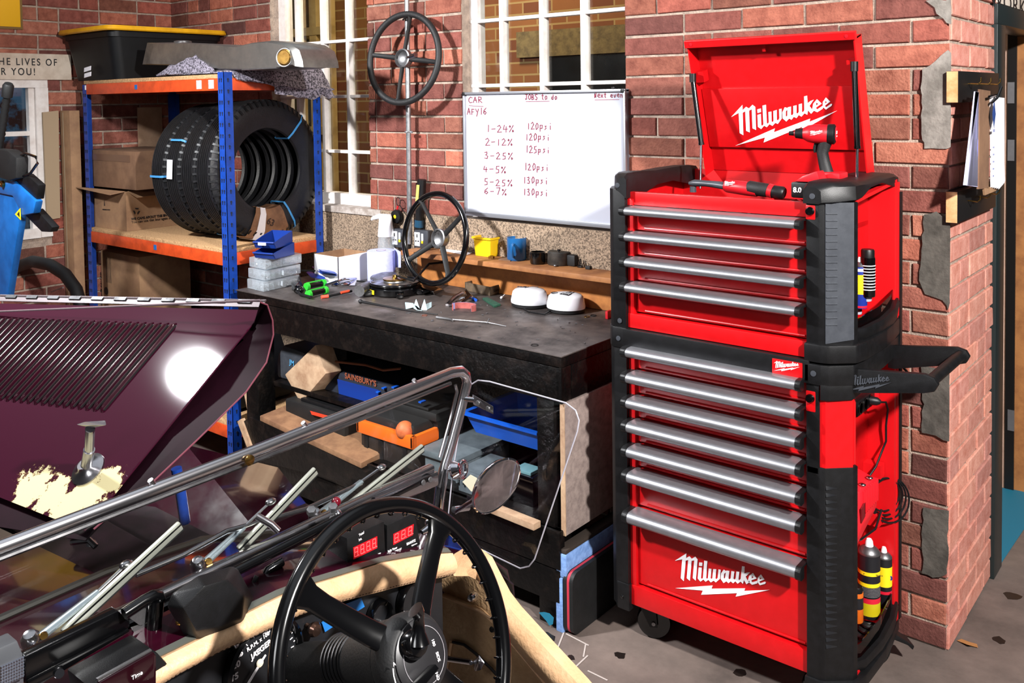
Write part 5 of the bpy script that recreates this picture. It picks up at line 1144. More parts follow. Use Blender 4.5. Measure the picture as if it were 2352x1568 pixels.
G().tube([B3(x, y, h) for x, y, h in ((1255, 690, .02), (1238, 668, .03), (1205, 664, .03), (1182, 680, .012), (1188, 700, .004), (1215, 716, .004), (1250, 722, .004), (1278, 705, .012), (1288, 680, .03), (1280, 664, .04), (1268, 666, .04), (1266, 682, .03), (1278, 698, .015), (1300, 702, .008))], .0028, 8).build('lead', BLK, t)
G().box(B3(1210, 683, .022), (.026, .018, .04), bev=.004).build('relay', BLKG, t); G().tube([B3(1192, 698, .008), B3(1208, 692, .01)], .005, 8).build('terminal', CHRW, t); G().tube([B3(1250, 694, .01), B3(1275, 696, .01)], .006, 10).build('copper_tail', mat('copper brown', '6a4432', rough=.4, metal=.6), t); G().ball(B3(1215, 695, .01), .007).build('screw_head', CHR, t); G().box(B3(1278, 686, .014), (.018, .014, .024), bev=.003).build('connector', BLKG, t)
tag(G().box(B3(1398, 722, .015), (.012, .03, .03), bev=.003).build('red_block', REDT), 'small dull red block on the bench right against the cabinet', 'block')
# ================================================================ UNDER THE BENCH
def UB(px, py, Y=None): return Yp(px, py, BF+.12 if Y is None else Y)
def ubox(nm, xl, xr, yt, yb, Y, dep, m, lab, cat, bev=.01, part='body', root=None):
    a = Yp(xl, yt, Y); b = Yp(xl, yb, Y); c = Yp(xr, (yt+yb)/2, Y)
    t = root or thing(nm, b, lab, cat); G().bb((a.x, Y, b.z), (c.x, Y+dep, a.z), bev=bev).build(part, m, t); return t, V((a.x, Y, b.z)), V((c.x, Y+dep, a.z))
ZM = .491
def ZMp(px, py): return Zp(px, py, ZM)
# black jerrycan
t = thing('jerrycan', Yp(665, 900, 2.50), 'dark grey plastic jerrycan with JM written in blue under the bench left side', 'jerrycan')
a, b = Yp(633, 800, 2.48), Yp(700, 930, 2.48)
g = G(); x0_, x1_ = Yp(636, 860, 2.48).x, Yp(700, 860, 2.48).x; zt5 = Yp(660, 795, 2.48).z
g.slab([(x0_, 2.48, ZM), (x1_, 2.48, ZM), (x1_, 2.48, zt5-.01), (x0_+.05, 2.48, zt5), (x0_+.01, 2.48, zt5-.05), (x0_, 2.48, zt5-.09)], (0, .16, 0), bev=.012); g.build('can_body', GREYP, t)
text('JM', .032, Yp(665, 836, 2.478), (1, 0, -.1), (0, 0, 1), mat('blue chalk', '4f9ac8', rough=.8), t, bold=.0004)
# wood block leaning
t = thing('wood_block', Yp(700, 900, 2.44), 'thick offcut of rough pine standing tilted under the bench beside the jerrycan', 'wood block')
P = [Yp(x, y, 2.43) for x, y in ((655, 858), (690, 925), (702, 900+25), (678, 852))]
pf = [Yp(655, 860, 2.43), Yp(693, 927, 2.43), Yp(702, 926, 2.44), Yp(683, 850, 2.45)]
g = G(); A0, A1, A2, A3 = Yp(654, 860, 2.44), Yp(690, 926, 2.44), Yp(748, 858, 2.44), Yp(724, 792, 2.44)
g.slab([A0, A1, A2, A3], (.02, .07, .0), bev=.004); g.build('block', WOODL, t)
# insulated tote
t, A, B = ubox('storage_tote', 742, 905, 845, 965, 2.50, .30, mat('navy fabric', '0e1628', '090e1a', rough=.8, scale=20), 'dark navy tote with orange lettering and orange rope under the bench', 'bag', bev=.02)
text("SAINSBURY'S", .034, Yp(792, 868, 2.498), (1, 0, 0), (0, 0, 1), mat('faded orange', '8a4426', rough=.7), t, bold=.0006)
G().tube([Yp(745, 822, 2.51), Yp(770, 830, 2.50), Yp(840, 838, 2.50), Yp(880, 850, 2.50), Yp(920, 846, 2.52)], .005, 8).build('rope_trim', mat('rust rope', '7a4426', rough=.8), t)
G().slab([Yp(775, 870, 2.497), Yp(870, 895, 2.497), Yp(870, 935, 2.497), Yp(780, 915, 2.497)], (0, -.001, 0)).build('pocket', BLUEP, t)
# tool case with red latch (flat, on plank)
t, A, B = ubox('tool_case', 655, 790, 915, 958, 2.40, .14, BLKR, 'low black tool case with a bright red catch under the bench', 'case', bev=.008)
G().hull([*[Yp(x_, y_, Y_) for Y_ in (2.395, 2.385) for x_, y_ in ((712, 943), (755, 955), (755, 963), (716, 952))]], bev=.001).build('red_catch', mat('bright red catch', 'e23a22', rough=.35), t)
G().bb((A.x+.08, 2.42, B.z), (B.x-.02, 2.48, B.z+.014), bev=.004).build('carry_handle', BLK, t)
# black toolbox with blue studs
t, A, B = ubox('toolbox', 862, 1005, 905, 1000, 2.52, .24, BLK, 'black lidded toolbox with blue catches, upper box under the bench middle', 'toolbox', bev=.012)
g = G(); g.bb((A.x-.01, 2.50, B.z-.035), (B.x+.012, 2.78, B.z), bev=.01); g.bb((A.x+.03, 2.50, B.z), (B.x-.03, 2.74, B.z+.012), bev=.005); g.build('lid', BLKR, t)
for px, py in ((872, 899), (885, 890), (908, 888), (970, 922)): G().box(Yp(px, py, 2.50), (.016, .03, .006), bev=.002).build('catch', BLUET, t)
# orange rimmed toolbox
Y0 = 2.40
t, A, B = ubox('orange_toolbox', 828, 950, 990, 1160, Y0, .26, mat('dark brown plastic', '1e1714', rough=.5), 'black toolbox with thick orange rim under the bench, seen through the windscreen', 'toolbox', bev=.012)
g = G(); a = Yp(825, 965, Y0-.01); b = Yp(825, 992, Y0-.01); zz0, zz1 = b.z-.002, a.z
for q0, q1 in (((A.x-.012, Y0-.012), (B.x+.012, Y0+.012)), ((A.x-.012, Y0+.25), (B.x+.012, Y0+.27)), ((A.x-.012, Y0-.012), (A.x+.008, Y0+.27)), ((B.x-.008, Y0-.012), (B.x+.012, Y0+.27))): g.bb((*q0, zz0), (*q1, zz1), bev=.006)
g.build('orange_rim', ORP, t); G().bb((A.x+.012, Y0+.016, zz0), (B.x-.012, Y0+.246, zz1+.03), bev=.012).build('lid', BLKR, t)
for f in (.12, .4, .85): x = A.x+(B.x-A.x)*f; G().bb((x-.012, Y0-.006, A.z), (x+.012, Y0, b.z-.01), bev=.003).build('rib', BLK, t)
c = Yp(930, 988, Y0+.012); tag(G().ball(c+V((0, 0, .0)), .036).build('orange_ball', mat('orange ball', 'c8683a', 'b0542a', rough=.6, scale=40)), 'small round orange ball resting on the orange toolbox rim', 'ball')
# blue tray
Y0 = 2.44; t = thing('blue_tray', Yp(1150, 1000, Y0), 'bright blue plastic tray under the bench behind the clear side screen', 'tray')
r1 = [Yp(1062, 953, Y0), Yp(1233, 990, Y0)]; b1 = [Yp(1085, 1002, Y0+.01), Yp(1233, 1036, Y0+.01)]
g = G(); x0_, x1_, x2_, x3_ = r1[0].x, r1[1].x+.004, b1[0].x, b1[1].x; zt6 = Yp(1150, 970, Y0).z; zb6 = Yp(1150, 1018, Y0).z
def rec(xa, xb, ya, yb_, z): return [(xa, ya, z), (xb, ya, z), (xb, yb_, z), (xa, yb_, z)]
g.loft([rec(x2_, x3_, Y0+.03, Y0+.28, zb6), rec(x0_+.01, x1_, Y0+.008, Y0+.30, zt6-.008), rec(x0_-.008, x1_, Y0-.006, Y0+.315, zt6-.008), rec(x0_-.008, x1_, Y0-.006, Y0+.315, zt6), rec(x0_+.012, x1_, Y0+.012, Y0+.30, zt6), rec(x2_, x3_, Y0+.034, Y0+.276, zb6+.004)], closed=True); g.slab(rec(x2_, x3_, Y0+.03, Y0+.28, zb6), (0, 0, .003)); g.build('tray_body', BLUET, t)
# grey crates
gcr = mat('grey crate plastic', '5d666b', '4e565b', rough=.5, scale=20)
t, A, B = ubox('grey_crate', 975, 1050, 1030, 1125, 2.42, .3, gcr, 'grey plastic crate with sloping lid behind the windscreen post', 'crate', bev=.006)
G().bb((A.x-.015, 2.405, B.z-.02), (B.x+.015, 2.73, B.z+.004), bev=.004).build('rim', gcr, t)
t, A, B = ubox('grey_crate', 1052, 1135, 1075, 1165, 2.37, .18, gcr, 'open grey plastic crate with ribbed rim below the blue tray', 'crate', bev=.005)
g = G(); g.bb((A.x-.012, 2.358, B.z-.018), (B.x+.012, 2.372, B.z+.003), bev=.002); 
for k in range(7): x = A.x+(B.x-A.x)*k/6; g.bb((x-.003, 2.36, B.z-.05), (x+.003, 2.37, B.z-.01))
g.build('rim', gcr, t)
t = tag(G().slab([Yp(x, y, 2.33) for x, y in ((1062, 1106), (1080, 1090), (1095, 1098), (1095, 1130), (1082, 1128))], (.0, .002, 0)).build('torn_card', mat('cream card', 'c9c2a8', rough=.9)), 'torn cream card tucked beside the grey crate', 'card')
# black battery box
t, A, B = ubox('battery_box', 1160, 1225, 1075, 1215, 2.42, .22, BLKG, 'glossy black vehicle battery case low under the bench', 'battery', bev=.006)
G().bb((A.x-.006, 2.41, B.z-.02), (B.x+.006, 2.65, B.z), bev=.004).build('lid', BLKG, t); G().bb((A.x+.04, 2.42, B.z), (B.x-.01, 2.48, B.z+.012), bev=.003).build('label', mat('pale teal label', '6f9aa0', rough=.4), t)
t, A, B = ubox('dark_case', 1010, 1085, 1125, 1200, 2.44, .2, BLKR, 'low dark case on the lower shelf below the grey crates', 'case', bev=.008)
# planks
_a, _b = Zp(1088, 1163, zs1+.001), Zp(1226, 1219, zs1+.001); _n = (_b-_a).cross(V((0, 0, 1))).normalized()*-.035; _n = -_n if _n.y < 0 else _n
t = tag(G().slab([_a, _b, _b+_n, _a+_n], (0, 0, .022), bev=.002).build('timber_batten', WOODL), 'pale timber batten lying on the lower shelf at the bench right side', 'timber')
pk = thing('shelf_plank', Yp(740, 1000, 2.36), 'rough brown plank lying slanted on the front of the lower shelf under the bench', 'plank')
P = [Yp(x, y, 2.30) for x, y in ((597, 962), (832, 1078), (832, 1020), (645, 947))]
Q = [Zp(597, 963, .46), Zp(640, 947, .46), Zp(826, 1018, .46), Zp(832, 1072, .40)]
g = G(); _a, _b = Yp(597, 966, 2.30), Yp(830, 1076, 2.30); _d = V((0, .17, .012)); g.slab([_a, _b, _b+_d, _a+_d], (0, 0, .022), bev=.003); g.build('plank', mat('rough plank', '8a6446', '6c4a32', rough=.8, scale=14), pk)
bx_ = thing('black_drawer_box', Yp(560, 1000, 2.30), 'black wooden box front slanting below the plank beside the blue rack post', 'box')
G().slab([Yp(x, y, 2.30) for x, y in ((548, 975), (572, 958), (640, 985), (840, 1085), (838, 1120), (600, 1060), (575, 1060))], (0, .05, 0), bev=.003).build('front', BPAINT, bx_)
G().slab([Yp(x, y, 2.29) for x, y in ((545, 968), (553, 962), (580, 1035), (572, 1040))], (0, .02, 0)).build('edge', WOODL, bx_)
for i, (x0, y0, x1, y1) in enumerate(((556, 880, 572, 965), (570, 870, 578, 958))):
    tag(G().slab([Yp(x0, y0, 2.36), Yp(x0+8, y0-4, 2.36), Yp(x1+8, y1, 2.36), Yp(x1, y1, 2.36)], (0, .02, 0)).build('thin_batten', WOODL), ('thin pale batten leaning by the rack post, outer one', 'thin pale batten leaning against the bench left leg')[i], 'batten')
# ================================================================ SHELVING RACK
RYF, RYB, RXR, RXL = 2.36, 2.90, -3.60, -4.92
rk = thing('shelving_rack', (-4.26, 2.63, 0), 'boltless shelving rack with blue slotted posts, orange beams and chipboard decks', 'shelving rack')
def rpost(x, y, sx, sy, zt):
    g = G(); w = .045; t_ = .0025
    g.bb((x, y, 0), (x+sx*w, y+sy*t_, zt)); g.bb((x, y, 0), (x+sx*t_, y+sy*w, zt))
    p = g.build('post', BLUE, rk, smooth=False)
    g = G(); n = int(zt/.05)
    for i in range(n):
        z = .03+i*.05
        fy = y-.0006 if sy > 0 else y+.0006-.0  # outer face
        for fx in (.015, .032):
            g.lathe([(0, 0), (.005, 0), (.005, .0012), (0, .0012)], (x+sx*fx, y-(.0012 if sy > 0 else -.0012), z), (0, 1, 0), 8); g.bb((x+sx*fx-.0025, y-.0013, z-.013), (x+sx*fx+.0025, y+.0013, z))
        g.lathe([(0, 0), (.005, 0), (.005, .0012), (0, .0012)], (x+.0002 if sx < 0 else x-.0012, y+sy*.022, z), (1, 0, 0), 8); g.bb((x-.0013, y+sy*.022-.0025, z-.013), (x+.0013, y+sy*.022+.0025, z))
    g.build('slots', mat('slot shadow metal', '08142c', rough=.6), p)
    return p
ZT = 1.862
rpost(RXR, RYF, -1, 1, ZT); rpost(RXR, RYB, -1, -1, ZT-.02); rpost(RXL, RYF, 1, 1, ZT-.03); rpost(RXL, RYB, 1, -1, ZT-.03)
levels = [(1.780, 1.835), (.990, 1.047), (.20, .255)]
for z0_, z1_ in levels:
    for nm, a, b in (('beam', (RXL+.045, RYF-.001, z0_), (RXR-.045, RYF+.018, z1_)), ('beam', (RXL+.045, RYB-.018, z0_), (RXR-.045, RYB, z1_)), ('beam', (RXR-.018, RYF+.045, z0_), (RXR+.001, RYB-.045, z1_)), ('beam', (RXL, RYF+.045, z0_), (RXL+.018, RYB-.045, z1_))): G().bb(a, b, bev=.002).build(nm, ORNG, rk)
    G().bb((RXL+.01, RYF+.004, z1_+.0005), (RXR-.006, RYB-.004, z1_+.019), bev=.001).build('chipboard_deck', CHIP, rk)
for lv, pts in ((levels[0], ((315, 0), )), (levels[1], ((348, 0), ))):
    for px, _ in pts:
        x = Yp(px, 300, RYF-.002).x; G().bb((x-.012, RYF-.0025, lv[0]+.018), (x+.012, RYF-.001, lv[1]-.014)).build('blue_sticker', mat('blue sticker', '1c5c9c', rough=.5), rk)
for px in (457, 485, 196): x = Yp(px, 200, RYF-.002).x; w_ = .006 if px < 200 else .020; G().bb((x-w_, RYF-.0025, levels[0][1]-.045 if w_ > .01 else levels[0][1]-.03), (x+w_, RYF-.001, levels[0][1]-.006)).build('paper_label', PAPER, rk)
ZD1, ZD0, ZD2 = levels[0][1]+.0197, levels[1][1]+.0197, levels[2][1]+.0197
# bin with yellow lid
t = thing('storage_bin', (-4.4, 2.6, ZD1), 'large black storage bin with yellow lid on the rack top shelf', 'storage bin')
def rbox(cx, cy, hx_, hy_, z, r=.05):
    P = []
    for sx, sy, a0 in ((1, 1, 0), (-1, 1, PI/2), (-1, -1, PI), (1, -1, 3*PI/2)):
        for k in range(5): a = a0+k*PI/8; P.append((cx+sx*(hx_-r)+math.cos(a)*r, cy+sy*(hy_-r)+math.sin(a)*r, z))
    return P
bxa, bxb = Yp(345, 100, 2.47).x, 0
bc_ = V((-4.775, 2.64, 0)); hxb, hyb = .265, .325
zl = 2.10
g = G(); g.loft([rbox(bc_.x, bc_.y, hxb*.86, hyb*.86, ZD1), rbox(bc_.x, bc_.y, hxb*.97, hyb*.97, zl-.03), rbox(bc_.x, bc_.y, hxb, hyb, zl-.03), rbox(bc_.x, bc_.y, hxb, hyb, zl)], closed=True); g.slab(rbox(bc_.x, bc_.y, hxb*.86, hyb*.86, ZD1), (0, 0, .003)); g.slab(rbox(bc_.x, bc_.y, hxb, hyb, zl-.003), (0, 0, .003))
for s in (-.16, .02): g.hull([(bc_.x+hxb*.88+dy, bc_.y+s+dx, z) for dx in (-.06, .06) for dy, z in ((.0, ZD1+.04), (.012, ZD1+.2), (-.02, ZD1+.02), (-.02, ZD1+.2))])
g.build('bin_body', mat('bin plastic', '08090b', '0d0e11', rough=.5, spec=.25), t)
g = G(); g.loft([rbox(bc_.x, bc_.y, hxb+.02, hyb+.02, zl), rbox(bc_.x, bc_.y, hxb+.025, hyb+.025, zl+.006), rbox(bc_.x, bc_.y, hxb+.02, hyb+.02, zl+.025), rbox(bc_.x, bc_.y, hxb-.03, hyb-.03, zl+.028)], closed=True); g.slab(rbox(bc_.x, bc_.y, hxb-.03, hyb-.03, zl+.026), (0, 0, .003)); g.slab(rbox(bc_.x, bc_.y, hxb+.02, hyb+.02, zl), (0, 0, .001))
for dx in (-.2, .0, .2): g.box((bc_.x, bc_.y+dx, zl+.03), (.34, .12, .012), bev=.004)
g.build('lid', YEL, t)
pq = Yp(205, 160, bc_.y-hyb*.94-.004); 
for k in range(2): G().slab([pq+V((-.035, -.012, -.012-.03*k)), pq+V((.04, -.014, -.004-.03*k)), pq+V((.045, -.014, .018-.03*k)), pq+V((-.03, -.012, .010-.03*k))], (0, .003, 0)).build('tape_label', PAPER, t)
# metal tank with brass cap
t = thing('fuel_tank', (-3.9, 2.45, ZD1), 'brushed metal tank with round brass end cap resting on the knitted blanket on the rack', 'tank')
YT = 2.40
def T3(px, py, Y=YT): return Yp(px, py, Y)
top = [(333, 98), (410, 97), (480, 100), (540, 106), (575, 98), (620, 93), (660, 100), (682, 115), (690, 140), (692, 165)]
bot = [(322, 148), (400, 150), (460, 156), (500, 160), (560, 165), (620, 167), (650, 160), (672, 152), (685, 150), (692, 166)]
rows = []
for d, k in ((0, .0), (.0, .2), (.0, 1)): pass
front = [T3(*p) for p in top]+[T3(*p) for p in bot[::-1]]
zmin = ZD1+.012
g = G(); 
F_ = [V((p.x, p.y, max(p.z, zmin))) for p in front]
cen = sum(F_, V())/len(F_)
rows = [[cen+(p-cen)*.90+V((0, -.0, 0)) for p in F_], [p+V((0, .012, 0)) for p in F_], [p+V((0, .20, 0)) for p in F_], [cen+(p-cen)*.92+V((0, .215, 0)) for p in F_]]
g.loft(rows, closed=True); g.slab(rows[0], (0, .001, 0)); g.slab(rows[-1], (0, .001, 0)); g.build('tank_body', TANK, t)
c = T3(655, 132, YT-.004); G().lathe([(.036, -.01), (.036, .004), (.030, .006), (.028, .012), (.0, .012)], c, (.35, -1, .05), 32).build('brass_cap', BRASS, t); G().torus(c+V((0, -.003, 0)), (.35, -1, .05), .038, .004, 32, 8).build('cap_ring', STEEL, t)
c = T3(420, 97, YT+.05); G().lathe([(0, .0), (.04, 0), (.042, .008), (.028, .012), (0, .013)], c-V((0, 0, .004)), (0, 0, 1), 24).build('filler_flange', STEEL, t)
g = G(); g.bb((T3(560, 160).x, YT-.012, zmin), (T3(640, 160).x, YT+.01, zmin+.006)); g.build('base_flange', STEEL, t)
# blanket
kb = thing('knitted_blanket', (-3.7, 2.5, ZD1), 'grey marled knitted blanket bunched under the tank and hanging off the rack corner', 'blanket')
def cloth(rows, name, amp=.012, sc=9, n=5):
    """smooth subdivided crumpled cloth from a coarse grid"""
    R_ = [[V(p) for p in r] for r in rows]
    def sub(L): 
        out = []
        for i in range(len(L)-1):
            for k in range(n): out.append(L[i].lerp(L[i+1], k/n))
        return out+[L[-1]]
    rr_ = [sub(r) for r in R_]; cols_ = list(zip(*rr_)); cc_ = [sub(list(c)) for c in cols_]; F = list(zip(*cc_))
    F = [[p+noise.noise_vector(p*sc)*amp+noise.noise_vector(p*sc*2.7)*amp*.5 for p in r] for r in F]
    return F
g = G()
Fg = cloth([[T3(362, 178, 2.36), T3(400, 172, 2.36), T3(440, 180, 2.36), T3(500, 182, 2.36)], [T3(385, 160, 2.38), T3(415, 150, 2.38), T3(450, 128, 2.40), T3(490, 165, 2.38)], [T3(395, 155, 2.42), T3(430, 150, 2.44), T3(460, 135, 2.46), T3(500, 165, 2.44)]], 'c', .012, 14, 8)
Fg = [[V((p.x, max(p.y, 2.352), max(p.z, ZD1+.004))) for p in r] for r in Fg]; g.loft(Fg, th=.008); g.build('bunched_end', KNIT, kb)
g = G()
Fg = cloth([[(-3.98, 2.375, ZD1+.010), (-3.85, 2.375, ZD1+.010), (-3.70, 2.38, ZD1+.012), (-3.61, 2.40, ZD1+.012), (-3.575, 2.42, ZD1-.02)], [(-3.98, 2.45, ZD1+.010), (-3.86, 2.5, ZD1+.012), (-3.72, 2.55, ZD1+.045), (-3.60, 2.58, ZD1+.045), (-3.555, 2.60, ZD1-.05)], [(-3.95, 2.60, ZD1+.012), (-3.86, 2.66, ZD1+.03), (-3.72, 2.72, ZD1+.085), (-3.585, 2.78, ZD1+.05), (-3.54, 2.80, ZD1-.07)], [(-3.95, 2.72, ZD1+.012), (-3.86, 2.80, ZD1+.03), (-3.72, 2.84, ZD1+.07), (-3.585, 2.90, ZD1+.03), (-3.545, 2.92, ZD1-.12)], [(-3.95, 2.80, ZD1+.012), (-3.86, 2.86, ZD1+.02), (-3.72, 2.90, ZD1+.03), (-3.59, 2.94, ZD1-.02), (-3.55, 2.95, ZD1-.10)]], 'c', .010, 12, 7)
g.loft(Fg, th=.008); g.build('spread_end', KNIT, kb)
g = G()
Fg = cloth([[(-3.575, 2.62, ZD1-.03), (-3.57, 2.72, ZD1-.04), (-3.565, 2.82, ZD1-.05), (-3.56, 2.93, ZD1-.06)], [(-3.56, 2.60, 1.80), (-3.545, 2.72, 1.79), (-3.54, 2.82, 1.78), (-3.53, 2.93, 1.79)], [(-3.575, 2.62, 1.76), (-3.57, 2.72, 1.745), (-3.56, 2.82, 1.74), (-3.545, 2.90, 1.76)]], 'c', .012, 12, 7)
g.loft(Fg, th=.008); g.build('hanging_fold', KNIT, kb)
# boxes on the rack
def carton(xl, xr, yt, yb, Y, dep, m, lab, z0=None, name='cardboard_box', rise=0):
    a = Yp(xl, yt, Y); b = Yp(xl, yb, Y); c = Yp(xr, (yt+yb)/2, Y); zb_ = b.z if z0 is None else z0
    a.x = max(a.x, -5.06); t = thing(name, (a.x, Y, zb_), lab, 'box'); G().bb((a.x, Y, zb_), (c.x, Y+dep, a.z), bev=.002).build('carton', m, t); return t, V((a.x, Y, zb_)), V((c.x, Y+dep, a.z))
t, A, B = carton(203, 302, 432, 528, 2.40, .30, CARD, 'lower cardboard box with open flaps and printed lettering on the rack middle shelf', z0=ZD0)
B.x = -4.57
for o_ in list(t.children): bpy.data.objects.remove(o_)
x1c = Yp(293, 480, 2.40).x; xr_ = x1c+.0
g = G(); g.bb((A.x, 2.40, ZD0), (-4.57, 2.74, B.z-.001)); g.build('carton', CARD, t, smooth=False)
g = G(); g.slab([(A.x, 2.40, B.z), (-4.58, 2.40, B.z), (-4.60, 2.33, B.z-.012), (A.x-.02, 2.32, B.z+.012)], (0, 0, .003)); g.slab([(-4.57, 2.41, B.z), (-4.57, 2.73, B.z), (-4.51, 2.72, B.z-.02), (-4.51, 2.43, B.z-.03)], (0, 0, .003)); g.build('flaps', CARD, t, smooth=False)
text('WE CARE ABOUT THE ENVIRONMENT', .016, (-4.5685, 2.425, ZD0+.055), (0, 1, 0), (0, 0, 1), DARKI, t, bold=.0006, width=.30); text('You can use this box again and again', .010, (-4.5685, 2.425, ZD0+.038), (0, 1, 0), (0, 0, 1), DARKI, t, width=.28)
g = G(); c = V((-4.5685, 2.455, ZD0+.10))
for k in range(3): a = PI/2+k*2*PI/3; g.slab([c+V((0, math.cos(a+d)*.020, math.sin(a+d)*.020)) for d in (-.75, .45)]+[c+V((0, math.cos(a+d)*.011, math.sin(a+d)*.011)) for d in (.45, -.75)], (.0006, 0, 0))
g.build('recycling_mark', DARKI, t)
ts = G().slab([(-4.80, 2.3985, ZD0+.12), (-4.79, 2.3985, ZD0+.12), (-4.795, 2.3985, ZD0+.15)], (0, -.0006, 0)).build('drop_mark', DARKI, t)
text('PERISHABLE GOODS', .009, (-4.82, 2.3985, ZD0+.095), (1, 0, .04), (0, 0, 1), DARKI, t)
t2, A2, B2 = carton(192, 311, 343, 428, 2.40, .36, CARDD, 'taped brown cardboard box stacked on the open flap box', z0=B.z+.014)
G().bb((A2.x+.03, 2.3985, B2.z-.055), (B2.x-.05, 2.3995, B2.z-.02)).build('packing_tape', mat('brown tape', '6a4e3c', rough=.3), t2)
t3, A3, B3_ = carton(200, 318, 248, 342, 2.74, .15, mat('plain pale card', 'a98a70', '94755c', rough=.9), 'tall plain pale box standing behind the taped box with three dark spots', z0=ZD0)
for k, (px, py) in enumerate(((232, 262), (226, 288), (219, 316))): G().lathe([(0, 0), (.011, 0), (.011, .0006), (0, .0006)], Yp(px, py, 2.7395), (0, -1, 0), 14).build('spot', mat('spot', '6e5646', rough=.9), t3)
t4, A4, B4 = carton(218, 320, 572, 690, 2.50, .3, CARD, 'printed suitcase carton standing below the middle shelf of the rack', z0=ZD2)
text('ALUMINIUM SUITCASE', .02, Yp(234, 690, 2.499)+V((0, 0, -.04)), (0, 0, 1), (-1, 0, 0), DARKI, t4, bold=.0005)
c = Yp(244, 668, 2.499); G().lathe([(0, 0), (.022, 0), (.022, .0008), (0, .0008)], c, (0, -1, 0), 24).build('round_mark', DARKI, t4)
g = G()
for k in range(5): x = c.x+.01+.012*k; g.bb((x, 2.4985, c.z+.05), (x+.0015, 2.4995, c.z+.19))
g.build('print_lines', DARKI, t4)
# flat tall packages leaning in the corner
t = thing('flat_carton', Yp(150, 690, 2.5), 'tall narrow flat cardboard package standing on end left of the rack', 'box')
G().bb((-5.06, 2.30, .0), (-4.95, 2.355, Yp(142, 254, 2.30).z), bev=.003).build('carton', CARD, t)
G().bb((-5.03, 2.2985, .0), (-5.02, 2.2995, Yp(142, 254, 2.30).z-.01)).build('clear_tape', CARDL, t)
t = thing('board_panel', (XL+.03, 2.45, .6), 'tall greyish board leaning on the side wall between the small window and the carton', 'board')
pa_, pb_ = Xp(96, 258, XL+.02), Xp(125, 256, XL+.02)
G().slab([Xp(96, 258, XL+.02), Xp(132, 254, XL+.02), Xp(136, 500, XL+.02), Xp(106, 505, XL+.02)], (.012, 0, 0)).build('panel', CARDL, t)
t = thing('carton_tube', Yp(130, 560, 2.46), 'dark tall carton standing in the shadow beside the flat package', 'box'); G().bb((Yp(128, 400, 2.46).x, 2.46, .0), (Yp(141, 400, 2.46).x, 2.52, Yp(130, 258, 2.46).z), bev=.003).build('carton', CARDD, t)
# bag of tools at the bottom level
t = thing('tool_bag', Yp(330, 690, 2.5), 'low black bag on the bottom level of the rack', 'bag'); c = V((-4.1, 2.62, ZD2+.10))
G().hull([c+V((x*.40, y*.2, z)) for x, y, z in ((-1, -1, -.09), (1, -1, -.09), (1, 1, -.09), (-1, 1, -.09), (-.8, -.7, .22), (.8, -.7, .24), (.8, .7, .24), (-.8, .7, .22), (-1, -1, .1), (1, -1, .12))], bev=.03).build('bag_body', BLKR, t)
# ---------- tyres
def tyre(c, ax, R, r, w, lab):
    t = thing('tyre', c-V((0, 0, R)), lab, 'tyre', 'tyres on the rack middle shelf'); c = V(c); ax = V(ax).normalized()
    prof = []
    Ri = r; h = w/2
    for rr_, z in ((Ri, -h*.62), (Ri+.006, -h*.78), (Ri+.02, -h*.80), (Ri+.05, -h*.98), (R*.86, -h*1.0), (R*.94, -h*.90), (R*.975, -h*.78)): prof.append((rr_, z))
    n = 6
    for k in range(n):
        z0 = -h*.74+k*(h*1.48/n); z1 = z0+h*1.48/n
        prof += [(R, z0+.001), (R+.001, z1-.007), (R-.008, z1-.006), (R-.008, z1-.001)]
    for rr_, z in ((R*.975, h*.78), (R*.94, h*.90), (R*.86, h), (Ri+.05, h*.98), (Ri+.02, h*.8), (Ri+.006, h*.78), (Ri, h*.62), (Ri+.012, h*.5), (R-.035, h*.55), (R-.02, 0), (R-.035, -h*.55), (Ri+.012, -h*.5), (Ri, -h*.62)): prof.append((rr_, z))
    G().lathe(prof, c, ax, 72, cap=False).build('casing', TYRE, t, ang=28)
    q = ax.to_track_quat('Z', 'Y'); g = G()
    for s in (1,):
        for k in range(60):
            a = 2*PI*k/60; d = q @ V((math.cos(a), math.sin(a), 0)); tg = q @ V((-math.sin(a), math.cos(a), 0)); p = c+d*(R-.012)+ax*s*h*.80
            g.hull([p+d*dx+tg*dy+ax*s*dz for dx, dz in ((-.018, .020), (.010, .000), (.012, -.006)) for dy in (-.005, .005)])
    g.build('shoulder_lugs', TYRE, t)
    for R2 in (.70, .60):
        pass
    return t, q
TR, TI, TW = .333, .192, .118
